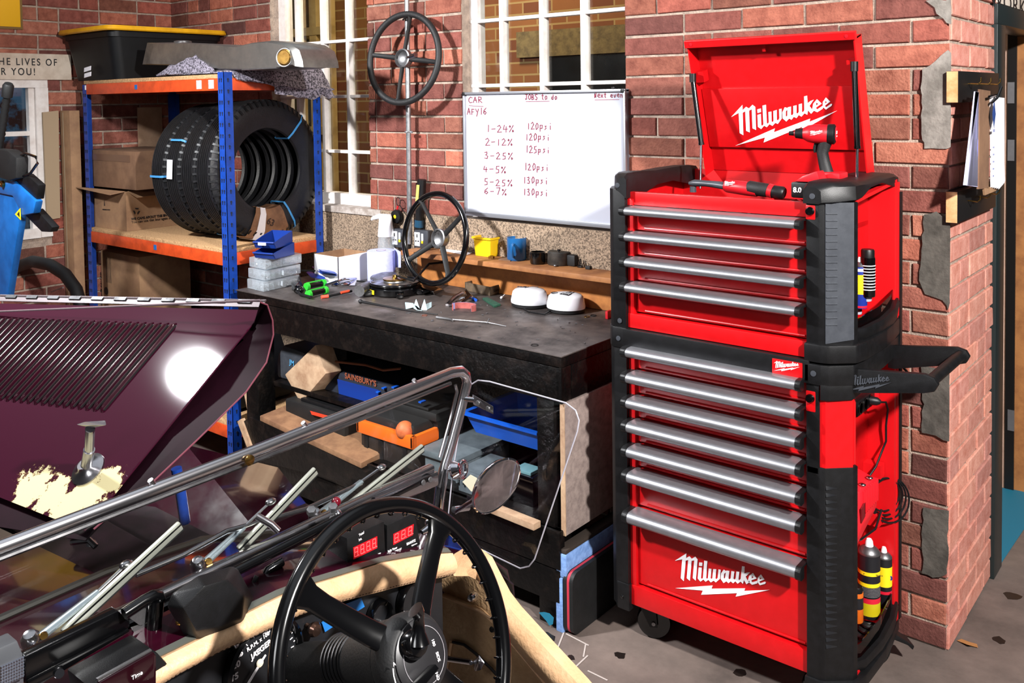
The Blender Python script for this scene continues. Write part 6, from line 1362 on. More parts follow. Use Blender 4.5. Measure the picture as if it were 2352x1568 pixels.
# face of the front tyre seen at pixel centre (625,395); axis runs towards the viewer's right
tax = V((1, .06, 0)).normalized()
tc0 = V((-3.735, 2.645, ZD0+TR+.002))
print('tyre centre', tc0, 'face should be at', Yp(632, 392, 2.5))
labs = ['nearest black tyre with blue straps and brown paper wrap on the rack', 'second tyre from the front of the row on the rack', 'third tyre from the front with a white label on its tread', 'rearmost tyre of the row on the rack, one blue strap round its tread']
cs = []
for k in range(4):
    off = -tax*(TW*k*1.02) + V((.0, 0, 0)); c = tc0+off+V((0, .0, -.004*k+.004)); cs.append(c)
    t, q = tyre(c, tax, TR-(.002*k), TI, TW, labs[k])
    # straps wrapped around the section
    def strap(angle, wd=.010):
        d = q @ V((math.cos(angle), math.sin(angle), 0)); h = TW/2; P = []
        for rr_, z in ((TI-.004, -h*.8), (TI-.004, h*.82), (TI+.03, h*.98), (TR*.9, h*1.03), (TR*.99, h*.82), (TR+.004, h*.7), (TR+.004, -h*.7), (TR*.99, -h*.82), (TR*.9, -h*1.03), (TI+.03, -h*.98)): P.append(c+d*rr_+tax*z)
        tg = q @ V((-math.sin(angle), math.cos(angle), 0)); P.append(P[0])
        G().loft([[p-tg*wd*.5 for p in P], [p+tg*wd*.5 for p in P]], th=.001).build('strap', STRAP, t)
    ex = q @ V((1, 0, 0)); ez = q @ V((0, 1, 0))
    def angof(px, py): p = Np(px, py, c+tax*TW*.5, tax)-c; return math.atan2(p.dot(ez), p.dot(ex))
    if k == 0:
        for px, py in ((680, 295), (668, 490)): strap(angof(px, py))
        a1, a2 = angof(560, 535), angof(640, 540); 
        def wrap(aa, ab, m, nm, lift=.004):
            rows = []
            if ab < aa: ab += 2*PI
            if ab-aa > PI: aa, ab = ab, aa+2*PI
            for i in range(15):
                a = aa+(ab-aa)*i/14; d = q @ V((math.cos(a), math.sin(a), 0)); h = TW/2+lift; rows.append([c+d*(rr_+(lift if rr_ > .3 else -lift))+tax*z for rr_, z in ((TI, -h*.8), (TI, h*.8), (TI+.03, h), (TR*.9, h*1.02), (TR, h*.75), (TR, -h*.75), (TR*.9, -h*1.02), (TI+.03, -h), (TI, -h*.8))])
            G().loft(rows, th=.002).build(nm, m, t)
        wrap(angof(576, 520), angof(668, 540), mat('brown wrapping paper', '7c573c', '5e3f2a', rough=.5, scale=14), 'paper_wrap')
        wrap(angof(590, 520), angof(606, 530), mat('white tyre label', 'cfc8c8', rough=.6), 'paper_label', .0075)
        p = Np(612, 512, c+tax*(TW*.5+.010), tax); p2 = Np(634, 524, c+tax*(TW*.5+.010), tax); xd2 = (p2-p).normalized(); text('63', .045, p, xd2, tax.cross(xd2).normalized(), mat('brown ink', '2e1c14'), t, bold=.0006)
    elif k == 2:
        p = c+(q @ V((0, 0, 0))); strap(angof(480, 353)+.0)
        a = PI-.12
        d = V((-tax.y, tax.x, 0)); 
        sgn = 1
        dl = ex*math.cos(angof(395, 390))+ez*math.sin(angof(395, 390)); tg = tax.cross(dl).normalized()
        P = c+dl*(TR+.006)+tax*.0
        G().slab([P+tg*s1+tax*s2 for s1, s2 in ((-.045, -.02), (.045, -.02), (.045, .022), (-.045, .022))], dl*.001).build('tread_label', PAPER, t)
    elif k == 3: strap(angof(400, 403))
    elif k == 1: strap(angof(560, 455))
# ---------- left side: blue lift column, hose, black hoop
lc = thing('vehicle_lift_arm', Xp(30, 680, -4.2), 'blue painted machine column with black jaw and warning triangle at the left edge', 'lift column')
YC = 1.62
def L3(px, py, Y=YC): return Yp(px, py, Y)
g = G(); g.slab([L3(-60, 440), L3(20, 430), L3(48, 470), L3(42, 520), L3(15, 690), L3(-60, 690)], (0, .03, 0), bev=.008); g.build('column', BLUEL, lc)
g = G(); g.slab([L3(-20, 425, YC-.01), L3(30, 415, YC-.01), L3(82, 462, YC-.01), L3(76, 490, YC-.01), L3(50, 495, YC-.01), L3(28, 450, YC-.01), L3(-20, 440, YC-.01)], (0, .03, 0), bev=.006); g.build('shoulder', BLUEL, lc)
G().slab([L3(58, 495, YC+.02), L3(82, 480, YC+.02), L3(120, 522, YC+.02), L3(115, 533, YC+.02), L3(95, 532, YC+.02)], (0, .03, 0), bev=.004).build('black_bar', BLK, lc)
G().slab([L3(34, 395, YC), L3(60, 400, YC), L3(88, 425, YC), L3(84, 458, YC), L3(50, 440, YC), L3(30, 410, YC)], (0, .03, 0), bev=.004).build('black_bracket', BLK, lc)
g = G(); g.slab([L3(-30, 340, YC-.03), L3(15, 345, YC-.03), L3(37, 362, YC-.03), L3(36, 410, YC-.03), L3(20, 415, YC-.03), L3(-30, 400, YC-.03)], (0, .05, 0), bev=.008); g.build('motor_block', BLKR, lc)
g = G(); A_, B_ = L3(-3, 350, YC), L3(18, 210, YC); n_ = 26
pts = [A_.lerp(B_, i/n_) for i in range(n_+1)]; g.tube(pts, [.013 if i % 2 else .0165 for i in range(n_+1)], 14); g.build('ribbed_boot', BLKR, lc); G().tube([L3(16, 222), L3(19, 197), L3(20, 192)], [.021, .022, .016], 18).build('boot_cap', BLKR, lc)
G().tube([L3(30, 365), L3(60, 352), L3(82, 360), L3(86, 375), L3(70, 398), L3(30, 412)], .0055, 8).build('hose', BLKG, lc)
G().lathe([(0, 0), (.014, 0), (.014, .01), (.006, .01), (.005, .004), (0, .004)], L3(8, 422, YC-.012), (0, -1, 0), 20).build('bolt', BRASS, lc)
tq = [L3(46, 478, YC-.014), L3(34, 492, YC-.014), L3(47, 505, YC-.014)]; tri = G().slab(tq, (0, .002, 0)).build('warning_triangle', yelab, lc)
G().slab([L3(44, 485, YC-.0145), L3(39, 492, YC-.0145), L3(45, 499, YC-.0145)], (0, .001, 0)).build('hazard_symbol', DARKI, lc)
hp = thing('black_inner_tube', Yp(110, 690, 2.2), 'thick black tube arching up beside the blue column behind the raised bonnet', 'tube')
G().tube([Yp(x, y, 2.05) for x, y in ((22, 640), (40, 612), (75, 600), (115, 608), (150, 630), (175, 665), (190, 720), (192, 780))], .030, 18).build('tube_body', BLKR, hp)
g = G(); g.tube([Yp(118, 670, 2.0), Yp(145, 660, 2.0)], .0035, 8); g.build('valve', STEEL, hp)
sb = thing('blue_bracket', Yp(75, 680, 2.4), 'small blue slotted upright standing behind the bonnet at the left', 'bracket')
G().bb((Yp(67, 660, 2.45).x, 2.45, .0), (Yp(83, 660, 2.45).x, 2.47, Yp(67, 637, 2.45).z), bev=.002).build('upright', BLUE, sb)
wbx = thing('white_box', Yp(25, 690, 2.6), 'small white box low on the left behind the blue column', 'box'); G().bb((Yp(12, 680, 2.5).x, 2.5, .0), (Yp(34, 680, 2.5).x, 2.6, Yp(20, 656, 2.5).z), bev=.003).build('carton', PAPER, wbx)
# long hanging cable (ripple) by the wheel
# ================================================================ CAR
car = thing('vintage_car', (-1.9, .8, 0), 'maroon open vintage sports car with raised louvred bonnet and chrome framed windscreen', 'car')
SX = -1.33
def S(px, py, d=0.): return Xp(px, py, SX+d)
# ---- raised bonnet side panel
BA, BC, BL_ = Xp(606, 703, -1.68), Xp(194, 1218, -1.68), Xp(0, 697, -2.45)
bn = (BL_-BA).cross(BC-BA).normalized(); bn = bn if bn.z > 0 else -bn
def BP(px, py, h=0.): return Np(px, py, BA, bn)+bn*h
g = G(); g.slab([BP(-260, 690), BP(606, 712), BP(194, 1218), BP(-260, 1040)], -bn*.0025); g.tube([BP(606, 712), BP(194, 1218)], .0018, 6)
pnl = g.build('bonnet_side', None or mat('maroon bonnet paint', '30071a', rough=.6, coat=.8, spec=.02), car, label='louvred maroon bonnet side panel')
# paint with a ragged cream patch: shape of its own around three spots
m = pnl.data.materials[0]; nt = m.node_tree; b = nt.nodes['Principled BSDF']; tcn = nt.nodes.new('ShaderNodeTexCoord')
nz = nt.nodes.new('ShaderNodeTexNoise'); nz.inputs['Scale'].default_value = 26; nz.inputs['Detail'].default_value = 8; nz.inputs['Roughness'].default_value = .7; nt.links.new(tcn.outputs['Object'], nz.inputs['Vector'])
prev = None
for (px, py, r_) in ((70, 1120, .062), (115, 1145, .050), (170, 1158, .055), (215, 1135, .06), (245, 1110, .045)):
    c_ = BP(px, py); d = nt.nodes.new('ShaderNodeVectorMath'); d.operation = 'DISTANCE'; d.inputs[1].default_value = c_; nt.links.new(tcn.outputs['Object'], d.inputs[0])
    dv = nt.nodes.new('ShaderNodeMath'); dv.operation = 'DIVIDE'; dv.inputs[1].default_value = r_; nt.links.new(d.outputs['Value'], dv.inputs[0])
    if prev is None: prev = dv
    else: mn = nt.nodes.new('ShaderNodeMath'); mn.operation = 'MINIMUM'; nt.links.new(prev.outputs[0], mn.inputs[0]); nt.links.new(dv.outputs[0], mn.inputs[1]); prev = mn
ad = nt.nodes.new('ShaderNodeMath'); ad.operation = 'MULTIPLY_ADD'; ad.inputs[1].default_value = 2.6; nt.links.new(nz.outputs['Fac'], ad.inputs[0]); nt.links.new(prev.outputs[0], ad.inputs[2])
rp = nt.nodes.new('ShaderNodeValToRGB'); rp.color_ramp.elements[0].position = .30; rp.color_ramp.elements[1].position = .40
dv2 = nt.nodes.new('ShaderNodeMath'); dv2.operation = 'DIVIDE'; dv2.inputs[1].default_value = 6.0; nt.links.new(ad.outputs[0], dv2.inputs[0]); nt.links.new(dv2.outputs[0], rp.inputs[0])
rp.color_ramp.elements[0].position = .325; rp.color_ramp.elements[1].position = .345
rp.color_ramp.elements[0].color = lin('cdc397'); rp.color_ramp.elements[1].color = lin('30071a')
e3 = rp.color_ramp.elements.new(.333); e3.color = lin('6a4a30')
nt.links.new(rp.outputs[0], b.inputs['Base Color'])
# louvres
lb = G(); ls = G()
T0, B0, T25, B25 = BP(406, 742), BP(233, 947), BP(5, 728), None
ev = (T25-T0)/25; dvv = B0-T0
for i in range(-0, 44):
    a = T0+ev*i; c_ = a+dvv*(1-.002*i); u = (c_-a).normalized(); w = u.cross(bn).normalized(); w = w if w.x < 0 else -w
    rows = []
    for f, s in ((0, .05), (.02, .6), (.05, 1), (.93, 1), (.975, .8), (1, .15)):
        p = a.lerp(c_, f); rows.append([p+w*.017*s, p+w*.010*s+bn*.0042*s, p+w*.003*s+bn*.0088*s, p+w*0+bn*.0095*s, p-w*.001+bn*.0078*s, p-w*.0005+bn*.0])
    lb.loft(rows)
    q0, q1 = a.lerp(c_, .02), a.lerp(c_, .975); ls.slab([q0-w*.0055+bn*.0004, q1-w*.0055+bn*.0004, q1+w*.001+bn*.0004, q0+w*.001+bn*.0004], bn*.0004)
lb.build('louvres', MAR, pnl); ls.build('louvre_openings', mat('louvre void', '050204', rough=.6), pnl)
# hinge strip
hs = G(); pA_, pB_ = BP(606, 704, .002), BP(-260, 684, .002); dd = (pB_-pA_)
L_ = dd.length; dn_ = dd.normalized(); up_ = bn.cross(dn_).normalized(); up_ = up_ if up_.z > 0 else -up_
hs.slab([pA_-up_*.004, pB_-up_*.004, pB_+up_*.016, pA_+up_*.016], bn*.002); hs.tube([pA_+up_*.012+bn*.002, pB_+up_*.012+bn*.002], .0028, 8); hs.build('hinge_strip', mat('hinge metal', '4c4144', rough=.5, metal=.3), car)
g = G()
for i in range(18): q = pA_+dn_*(.035+i*.0725); g.slab([q+up_*.004, q+dn_*.036+up_*.004, q+dn_*.036+up_*.013, q+up_*.013], bn*.0055)
g.build('hinge_knuckles', DSTEEL, car)
# top panel, arched behind the side panel
cx = [(598, 694), (614, 700), (626, 735), (628, 768), (612, 832), (565, 900), (455, 1008), (345, 1112), (268, 1170), (215, 1215)]
rear = [Xp(x, y, -1.60) for x, y in cx]
def tp(k): return [p+dn_*k-bn*(max(0, (p-BA).dot(bn)+.012)*min(1, k/.07)) for p in rear]
g = G(); g.loft([tp(-.0), tp(.035), tp(.07), tp(.3), tp(.7), tp(1.1)], th=.002); tpn = g.build('bonnet_top', mat('bonnet underside', '1c0610', '100308', rough=.6, coat=0., scale=5, spec=.08), car)
G().tube(rear, .0018, 6).build('panel_edge', mat('edge paint', '6a3440', rough=.4), tpn)
g = G(); g.tube([rear[0]+V((0, 0, .004)), tp(1.1)[0]+V((0, 0, .004))], .0025, 6); g.build('panel_lip', mat('lip chrome', 'b09aa0', rough=.25, metal=.8), tpn)
# bonnet catch (T handle)
hb0 = BP(203, 1078); q = bn
th_ = G(); th_.lathe([(0, .0), (.034, 0), (.034, .003), (.028, .006), (.015, .012), (.011, .02)], hb0, bn, 28)
cat_ = th_.build('bonnet_catch', CHRW, car)
tp_ = Yp(207, 984, hb0.y-.035); s_ = G(); s_.tube([hb0+bn*.008, hb0.lerp(tp_, .5)], .0105, 16); s_.tube([hb0.lerp(tp_, .5), tp_], .0088, 16); s_.build('stem', mat('catch alloy', '9a9aa0', rough=.22, metal=.75), cat_)
s_ = G(); a_, c_ = Yp(176, 974, tp_.y-.004), Yp(245, 976, tp_.y+.004); m_ = (a_+c_)/2; s_.hull([a_, c_, m_+V((.01, .022, .004)), m_+V((-.01, -.022, .004)), m_+V((0, 0, -.007)), m_+V((.008, .008, .006)), m_+V((-.008, -.008, .006))], bev=.0012); s_.build('cross_handle', MATS['catch alloy'], cat_)

# ---- windscreen
def bar(px0, px1, w, d, m, nm, parent, off=0., rnd=.004):
    a, c_ = S(*px0, off), S(*px1, off); u = (c_-a).normalized(); up = V((1, 0, 0)).cross(u).normalized(); up = up if up.z > 0 else -up; X = V((1, 0, 0))
    P = []
    for k in range(16):
        t_ = 2*PI*k/16; P.append(up*math.copysign(abs(math.cos(t_))**.6, math.cos(t_))*w/2+X*math.copysign(abs(math.sin(t_))**.6, math.sin(t_))*d/2)
    G().loft([[a+p for p in P], [c_+p for p in P]], closed=True).build(nm, m, parent)
ws = thing('windscreen', S(600, 1100), 'tmp', 'x'); 
del ws['label']; del ws['category']; adopt(ws, car); ws.name = 'windscreen'
frame_pts = [(-420, 1420), (0, 1259), (300, 1146), (600, 1031), (900, 911), (1035, 856), (1058, 852), (1070, 862), (1073, 880), (1060, 935), (1040, 1010), (1022, 1070), (1012, 1118)]
P = [S(*p) for p in frame_pts]
# smooth the corner
g = G(); g.tube(P, .0118, 20, squash=(1., .8)); g.build('frame', mat('satin chrome', 'e4e2e6', rough=.2, metal=1), ws)
G().tube([S(-420, 1446), S(0, 1283), S(600, 1053), S(1035, 880)], .0042, 8).build('inner_bead', CHRW, ws)
bar((-420, 1735), (990, 1074), .016, .02, CHRW, 'bottom_rail', ws, .0); 
bar((-420, 1775), (980, 1093), .014, .03, BLKG, 'rubber_seal', ws, .004)
G().slab([S(-420, 1425), S(1052, 860), S(1064, 880), S(1005, 1085), S(990, 1074), S(-420, 1735)], (.004, 0, 0)).build('glass', GLASS, ws, smooth=False)
G().tube([S(1046, 884, .004), S(1050, 900, .004), S(1035, 960, .004), S(1010, 1050, .004)], .0035, 8).build('inner_bead', CHRW, ws)
for px, py in ((345, 1102), (696, 970), (950, 872)): G().tube([S(px, py), S(px+12, py+16)], .0045, 10).build('stud', CHRW, ws)
c_ = S(572, 1056, .012); G().lathe([(0, 0), (.009, 0), (.009, .003), (.003, .005), (0, .005)], c_, (1, 0, 0), 20).build('rivet', BRASS, ws)
# post foot and brackets
g = G(); g.tube([S(1020, 1075), S(1012, 1120), S(1006, 1165), S(1000, 1200)], [.012, .014, .013, .012], 14, squash=(1, .7)); g.build('post_foot', CHR, ws)
G().lathe([(0, 0), (.017, 0), (.019, .006), (.012, .018), (0, .02)], S(1040, 1080, .005), (.9, .3, .3), 24).build('wing_nut', CHR, ws)
G().torus(S(1062, 1078, .0), (1, .2, 0), .017, .0045, 28, 10).build('chrome_loop', CHR, ws)
bar((860, 1160), (1002, 1098), .03, .012, CHRW, 'mount_plate', ws, .012)
for px, py in ((972, 1108), (988, 1101)): G().lathe([(0, 0), (.006, 0), (.005, .002), (0, .002)], S(px, py, .02), (1, 0, 0), 14).build('screw', STEEL, ws)
# ---- side wind deflector (acrylic) and mirror
DYY = S(1060, 1000).y+.03
def D(px, py, d=0.): return Yp(px, py, DYY+d)
pts = [(1068, 905), (1078, 885), (1098, 873), (1125, 876), (1300, 925), (1322, 942), (1330, 965), (1326, 990), (1228, 1283), (1215, 1300), (1195, 1305), (1060, 1240), (1034, 1215), (1030, 1180), (1040, 1080)]
dfp = thing('x', D(1190, 1100), 'a', 'b'); del dfp['label']; del dfp['category']; adopt(dfp, car); dfp.name = 'side_deflector'
G().slab([D(*p) for p in pts], (0, .004, 0)).build('acrylic_sheet', PLEX, dfp, smooth=False)
G().tube([D(*p) for p in pts], .0016, 6, closed=True).build('polished_edge', mat('acrylic edge', 'a9a6b0', rough=.2), dfp)
for px, py, l in ((1085, 905, 1), (1072, 1135, 0)):
    g = G(); g.hull([D(px, py, -.012), D(px+48, py+28, -.012), D(px+48, py+46, -.012), D(px+2, py+24, -.012), D(px, py, -.004), D(px+48, py+28, -.004), D(px+48, py+46, -.004), D(px+2, py+24, -.004)], bev=.0015); br_ = g.build('clamp_bracket', CHRW, dfp)
    for dx, dy in ((13, 20), (36, 33)): G().lathe([(0, 0), (.0055, 0), (.005, .0025), (0, .003)], D(px+dx, py+dy, -.013), (0, -1, 0), 14).build('screw', STEEL, dfp)
G().tube([S(1042, 1170), D(1075, 1165, -.01)], .007, 10).build('stay', CHR, dfp); G().tube([S(1060, 915), D(1088, 918, -.01)], .006, 10).build('stay', CHR, dfp)
mc = Yp(1139, 1114, DYY-.10); vd = (CAM-mc).normalized(); mn_ = (vd*.66+(RT*.74+DN*.67)*.75).normalized()
mr = G(); mr.lathe([(.0, -.02), (.03, -.018), (.056, -.006), (.0605, 0), (.062, .003), (.059, .005), (.0565, .003)], mc, mn_, 44); mo = mr.build('wing_mirror', CHR, car); G().lathe([(0, .002), (.057, .002), (.057, .003), (0, .003)], mc, mn_, 44).build('mirror_glass', mat('mirror glass', 'd0ccd4', rough=.03, metal=1), mo)
G().tube([mc-mn_*.02, Yp(1085, 1150, DYY-.05), S(1045, 1175)], .005, 10).build('mirror_stem', CHR, mo)
# ---- wipers (in front of the scuttle, outside the glass)
def O(px, py, d=-.03): return Xp(px, py, SX+d)
def wiper(piv, mid, clip, b0_, b1_, blade_m=None):
    w = thing('x', O(*piv), 'a', 'b'); del w['label']; del w['category']; adopt(w, car); w.name = 'wiper'
    pv = O(*piv)
    G().lathe([(.0, -.012), (.010, -.012), (.013, -.004), (.013, .022), (.008, .03), (0, .032)], pv+V((.0, -.01, -.012)), (.3, -.3, 1), 20).build('spindle', CHRW, w)
    G().lathe([(0, 0), (.006, 0), (.005, .004), (0, .004)], pv+V((.012, 0, .006)), (1, -.3, .3), 14).build('pivot_screw', BRASS, w)
    G().tube([pv, O(*mid)], [.0105, .007], 10, squash=(.5, 1)).build('arm', mat('pale steel', 'a9b4ba', rough=.25, metal=.8), w)
    G().tube([O(*mid), O(*clip)], .0028, 8).build('arm_rod', CHRW, w); G().ball(O(*clip), .008, (1, 1.4, .8)).build('clip', CHRW, w)
    a, c_ = O(*b0_, -.022), O(*b1_, -.022); u = (c_-a).normalized(); w_ = V((1, 0, 0)).cross(u).normalized()
    G().slab([a-w_*.008, c_-w_*.008, c_+w_*.008, a+w_*.008], (.008, 0, 0), bev=.003).build('blade', mat('blade metal', 'd2d2c8', rough=.38, metal=.7), w)
    G().slab([a+w_*.002, c_+w_*.002, c_+w_*.0045, a+w_*.0045], (.0095, 0, 0)).build('blade_strip', BLKG, w)
    G().slab([a-w_*.007, c_-w_*.007, c_-w_*.011, a-w_*.011], (.006, 0, 0)).build('blade_rubber', BLKR, w)
wiper((92, 1462), (225, 1358), (290, 1296), (142, 1452), (412, 1203)); wiper((470, 1292), (560, 1210), (622, 1152), (545, 1262), (722, 1078)); wiper((735, 1180), (830, 1105), (876, 1073), (800, 1158), (968, 1026))
G().tube([O(312, 1320), O(420, 1275), O(520, 1220), O(700, 1170), O(830, 1110)], .0045, 10).build('link_rod', CHRW, car)
# ---- scuttle
def zrow(x, pts): return [(x, y, z) for y, z in pts]
ys = [.05, .3, .55, .8, 1.05, 1.25, 1.38, 1.46, 1.50]; zr_ = [.84, .875, .895, .900, .885, .855, .81, .74, .60]; zf_ = [.80, .835, .855, .86, .845, .80, .73, .62, .50]
g = G(); rows = [[(-1.23, y, z-.012) for y, z in zip(ys, zr_)], [(-1.34, y, z-.004) for y, z in zip(ys, zr_)]]
for k in (1, 2, 3): rows.append([(-1.34-.10*k, .8+(y-.8)*(1-.07*k), z0_*(1-k/3)+z1_*(k/3)) for y, z0_, z1_ in zip(ys, zr_, zf_)])
g.loft(rows, th=.003); sct = g.build('scuttle', MAR, car)
G().tube([(x, y, z+.004) for x, y, z in rows[-1]], .007, 8).build('scuttle_trim', mat('black edging', '26221f', rough=.3), car)
g = G(); g.bb((-1.72, .72, .86), (-1.66, .78, .885), bev=.003); 
# fixed centre rib and closed near bonnet half, engine bay
g = G(); g.loft([[(-1.67, .02, .70), (-1.67, .35, .815), (-1.67, .80, .850)], [(-3.4, .10, .62), (-3.4, .4, .72), (-3.4, .74, .75)]], th=.003); g.build('bonnet_near_half', MAR, car)
g = G(); g.bb((-3.4, .70, .30), (-1.71, 1.24, .66)); g.bb((-2.6, .86, .66), (-1.8, 1.02, .76), bev=.01); g.cyl((-2.4, 1.1, .66), (-2.4, 1.1, .78), .06); g.build('engine_bay', mat('engine dark', '12060b', '22101a', rough=.6, scale=20), car)
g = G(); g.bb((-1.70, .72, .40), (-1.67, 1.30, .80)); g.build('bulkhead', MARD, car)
g = G(); g.tube([Xp(405, 1075, -1.9), Xp(415, 1130, -1.9), Xp(425, 1200, -1.9)], .012, 10); g.build('brace', BLUE, car)
DB = Xp(1100, 1300, -1.165).y+.03
# far wing side of car: body side, and wheel arch seen under the deflector
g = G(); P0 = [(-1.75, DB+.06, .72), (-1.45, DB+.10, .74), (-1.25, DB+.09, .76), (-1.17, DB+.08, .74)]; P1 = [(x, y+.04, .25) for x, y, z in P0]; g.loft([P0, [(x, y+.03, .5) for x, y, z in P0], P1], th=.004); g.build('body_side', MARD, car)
g = G(); g.loft([[(-2.9, 1.62, .45), (-2.9, 1.30, .62), (-2.9, 1.18, .5)], [(-2.3, 1.66, .62), (-2.3, 1.36, .78), (-2.3, 1.22, .66)], [(-1.9, 1.62, .45), (-1.9, 1.34, .62), (-1.9, 1.22, .5)]], th=.004); g.build('front_wing', MAR, car)
# underbonnet chrome catches seen through the glass
for px, py in ((178, 1242), (210, 1250)): G().lathe([(0, 0), (.010, 0), (.008, .006), (0, .006)], Zp(px, py, .865), (0, 0, 1), 16).build('catch_base', CHRW, car)
G().tube([Zp(165, 1245, .87), Zp(205, 1240, .88), Zp(220, 1255, .87)], .006, 8).build('catch_arm', CHRW, car)
# ---- cockpit: padded roll, dash, door
RX_ = -1.165
def Rr(px, py, d=0.): return Xp(px, py, RX_+d)
up_l = [(240, 1590), (352, 1521), (461, 1467), (560, 1412), (647, 1369), (708, 1346), (797, 1319), (886, 1291), (980, 1274), (1040, 1270)]
lo_l = [(300, 1615), (415, 1545), (505, 1497), (570, 1468), (632, 1438), (690, 1412), (747, 1391), (883, 1356), (961, 1335), (1040, 1321)]
def crv(pts, n=6):
    out = []
    for i in range(len(pts)-1):
        for k in range(n): out.append(pts[i].lerp(pts[i+1], k/n))
    return out+[pts[-1]]
U = crv([Rr(*p) for p in up_l]); Lw = crv([Rr(*p, .006) for p in lo_l])
g = G(); rows = []
for k in range(7):
    f = k/6; rows.append([u.lerp(l, f)+V((math.sin(f*PI)*.012, 0, 0)) for u, l in zip(U, Lw)])
rows = [[u+V((-.02, 0, -.004)) for u in U]]+rows+[[l+V((-.02, 0, 0)) for l in Lw]]
# sweep round the corner onto the door top
DRY = Rr(1100, 1300).y+.03
print('DOORY', DRY)
def Dr(px, py, d=0.): return Yp(px, py, DRY+d)
g.loft(rows); roll = g.build('dash_roll', LEA, car, label='tan leather padded cockpit roll')
cu = [Rr(1040, 1270), Rr(1075, 1271).lerp(Dr(1090, 1272), .5), Dr(1108, 1290), Dr(1128, 1330), Dr(1150, 1372), Dr(1175, 1405), Dr(1250, 1488), Dr(1330, 1575), Dr(1420, 1680)]
cl = [Rr(1040, 1321, .006), Rr(1072, 1320).lerp(Dr(1075, 1322), .5), Dr(1098, 1334), Dr(1112, 1362), Dr(1128, 1400), Dr(1150, 1450), Dr(1215, 1530), Dr(1290, 1610), Dr(1380, 1720)]
g = G(); cu, cl = crv(cu, 5), crv(cl, 5); rows = []
for k in range(7): f = k/6; rows.append([u.lerp(l, f)+V((.004, -math.sin(f*PI)*.014, math.sin(f*PI)*.004)) for u, l in zip(cu, cl)])
rows = [[u+V((0, .03, -.002)) for u in cu]]+rows; g.loft(rows); g.build('door_cap', LEA, car, label='tan leather door top cap')
g = G()
st = [l.lerp(u, .10)+V((.0125*.35, 0, 0)) for u, l in zip(U, Lw)]
for i in range(len(st)-1):
    L_ = (st[i+1]-st[i]).length; n = max(1, int(L_/.006)); 
    for k in range(n): a = st[i].lerp(st[i+1], (k+.15)/n); c_ = st[i].lerp(st[i+1], (k+.7)/n); g.cyl(a, c_, .0006, seg=5)
g.build('stitching', mat('brown thread', '5a4230', rough=.8), roll)
# metal edge strip above the roll
g = G(); E_ = [p+V((-.004, 0, .002)) for p in U]; g.loft([[p for p in E_], [p+V((-.009, 0, .004)) for p in E_]], th=.002); g.build('edge_trim', mat('dull alloy trim', '6c6f68', rough=.35, metal=.6), car)
g = G(); F0 = [p+V((-.012, 0, .005)) for p in U]; F1 = [V((-1.24, p.y+.01, p.z+.012)) for p in U]; g.loft([F0, F1], th=.002); g.build('scuttle_edge', MAR, car)
# dash face
g = G(); lo = [V((-1.19, l.y, l.z+.01)) for l in Lw]; g.loft([lo, [V((-1.19, l.y, l.z-.35)) for l in Lw]], th=.003); dash = g.build('dashboard', mat('dash black', '0d0d10', '15161a', rough=.5, scale=10), car)
# instruments on the dash plane
DX = -1.184
def Q(px, py, d=0.): return Xp(px, py, DX+d)
ca = Q(598, 1524); eL, eR = Q(513, 1540), Q(686, 1500); Rg = (eR-eL).length/2*.98; ca = (eL+eR)/2
print('tach', ca, Rg)
def gauge(c_, R_, nm, tick=12, needle=None, bez=BLKG):
    o = G().lathe([(R_, 0), (R_, .012), (R_*.93, .016), (R_*.88, .010), (R_*.86, .004)], c_, (1, 0, 0), 48, cap=False).build(nm, bez, car)
    G().lathe([(0, .003), (R_*.88, .003), (R_*.88, .0035), (0, .0035)], c_, (1, 0, 0), 48).build('dial_face', mat('dial black', '131417', rough=.45), o)
    G().torus(c_+V((.011, 0, 0)), (1, 0, 0), R_*.905, R_*.012, 48, 6).build('bezel_ring', CHRW, o)
    return o
go = gauge(ca, Rg, 'rev_counter')
pivot = Q(596, 1522, .008)
def dialpt(a, r): return V((DX+.0045, ca.y-math.sin(a)*r*-1, ca.z+math.cos(a)*r))
tx = G(); g = G()
for px, py, s in ((549, 1507, '25'), (542, 1532, '20'), (538, 1560, '15'), (612, 1454, '40')):
    p = Q(px-8, py+6, .006); text(s, .0135, p, (0, 1, 0), (0, 0, 1), LOGO, go, bold=.0003)
text('R.P.M. x 100', .0085, Q(568, 1497, .006), (0, .93, .20), (0, -.2, 1), LOGO, go, bold=.0002); text('JAEGER', .012, Q(578, 1515, .006), (0, .93, .22), (0, -.2, 1), LOGO, go, bold=.0003); text('BRITISH', .004, Q(586, 1500, .006), (0, .93, .22), (0, -.2, 1), LOGO, go)
g = G()
for k in range(46):
    a = 2*PI*k/46; r0, r1 = Rg*.80, Rg*(.84 if k % 2 else .72); g.slab([V((DX+.0045, ca.y+math.cos(a+s)*r, ca.z+math.sin(a+s)*r)) for r, s in ((r0, -.012), (r1, -.012), (r1, .012), (r0, .012))], (.0006, 0, 0))
g.build('scale_ticks', LOGO, go)
G().slab([Q(600, 1514, .009), Q(609, 1502, .009), Q(611, 1504, .009), Q(598, 1526, .009), Q(567, 1578, .009), Q(563, 1576, .009)], (.001, 0, 0)).build('needle', LOGO, go); G().lathe([(0, 0), (.006, 0), (.006, .002), (0, .003)], pivot, (1, 0, 0), 16).build('needle_cap', mat('cream cap', 'd8cdb8'), go)
c2_ = Q(866, 1408); g2 = gauge(c2_, Rg*.36, 'fuel_gauge'); G().slab([c2_+V((.006, .002, -.016)), c2_+V((.006, -.018, -.010)), c2_+V((.006, -.018, -.008)), c2_+V((.006, .002, -.014))], (.0005, 0, 0)).build('needle', LOGO, g2)
g = G()
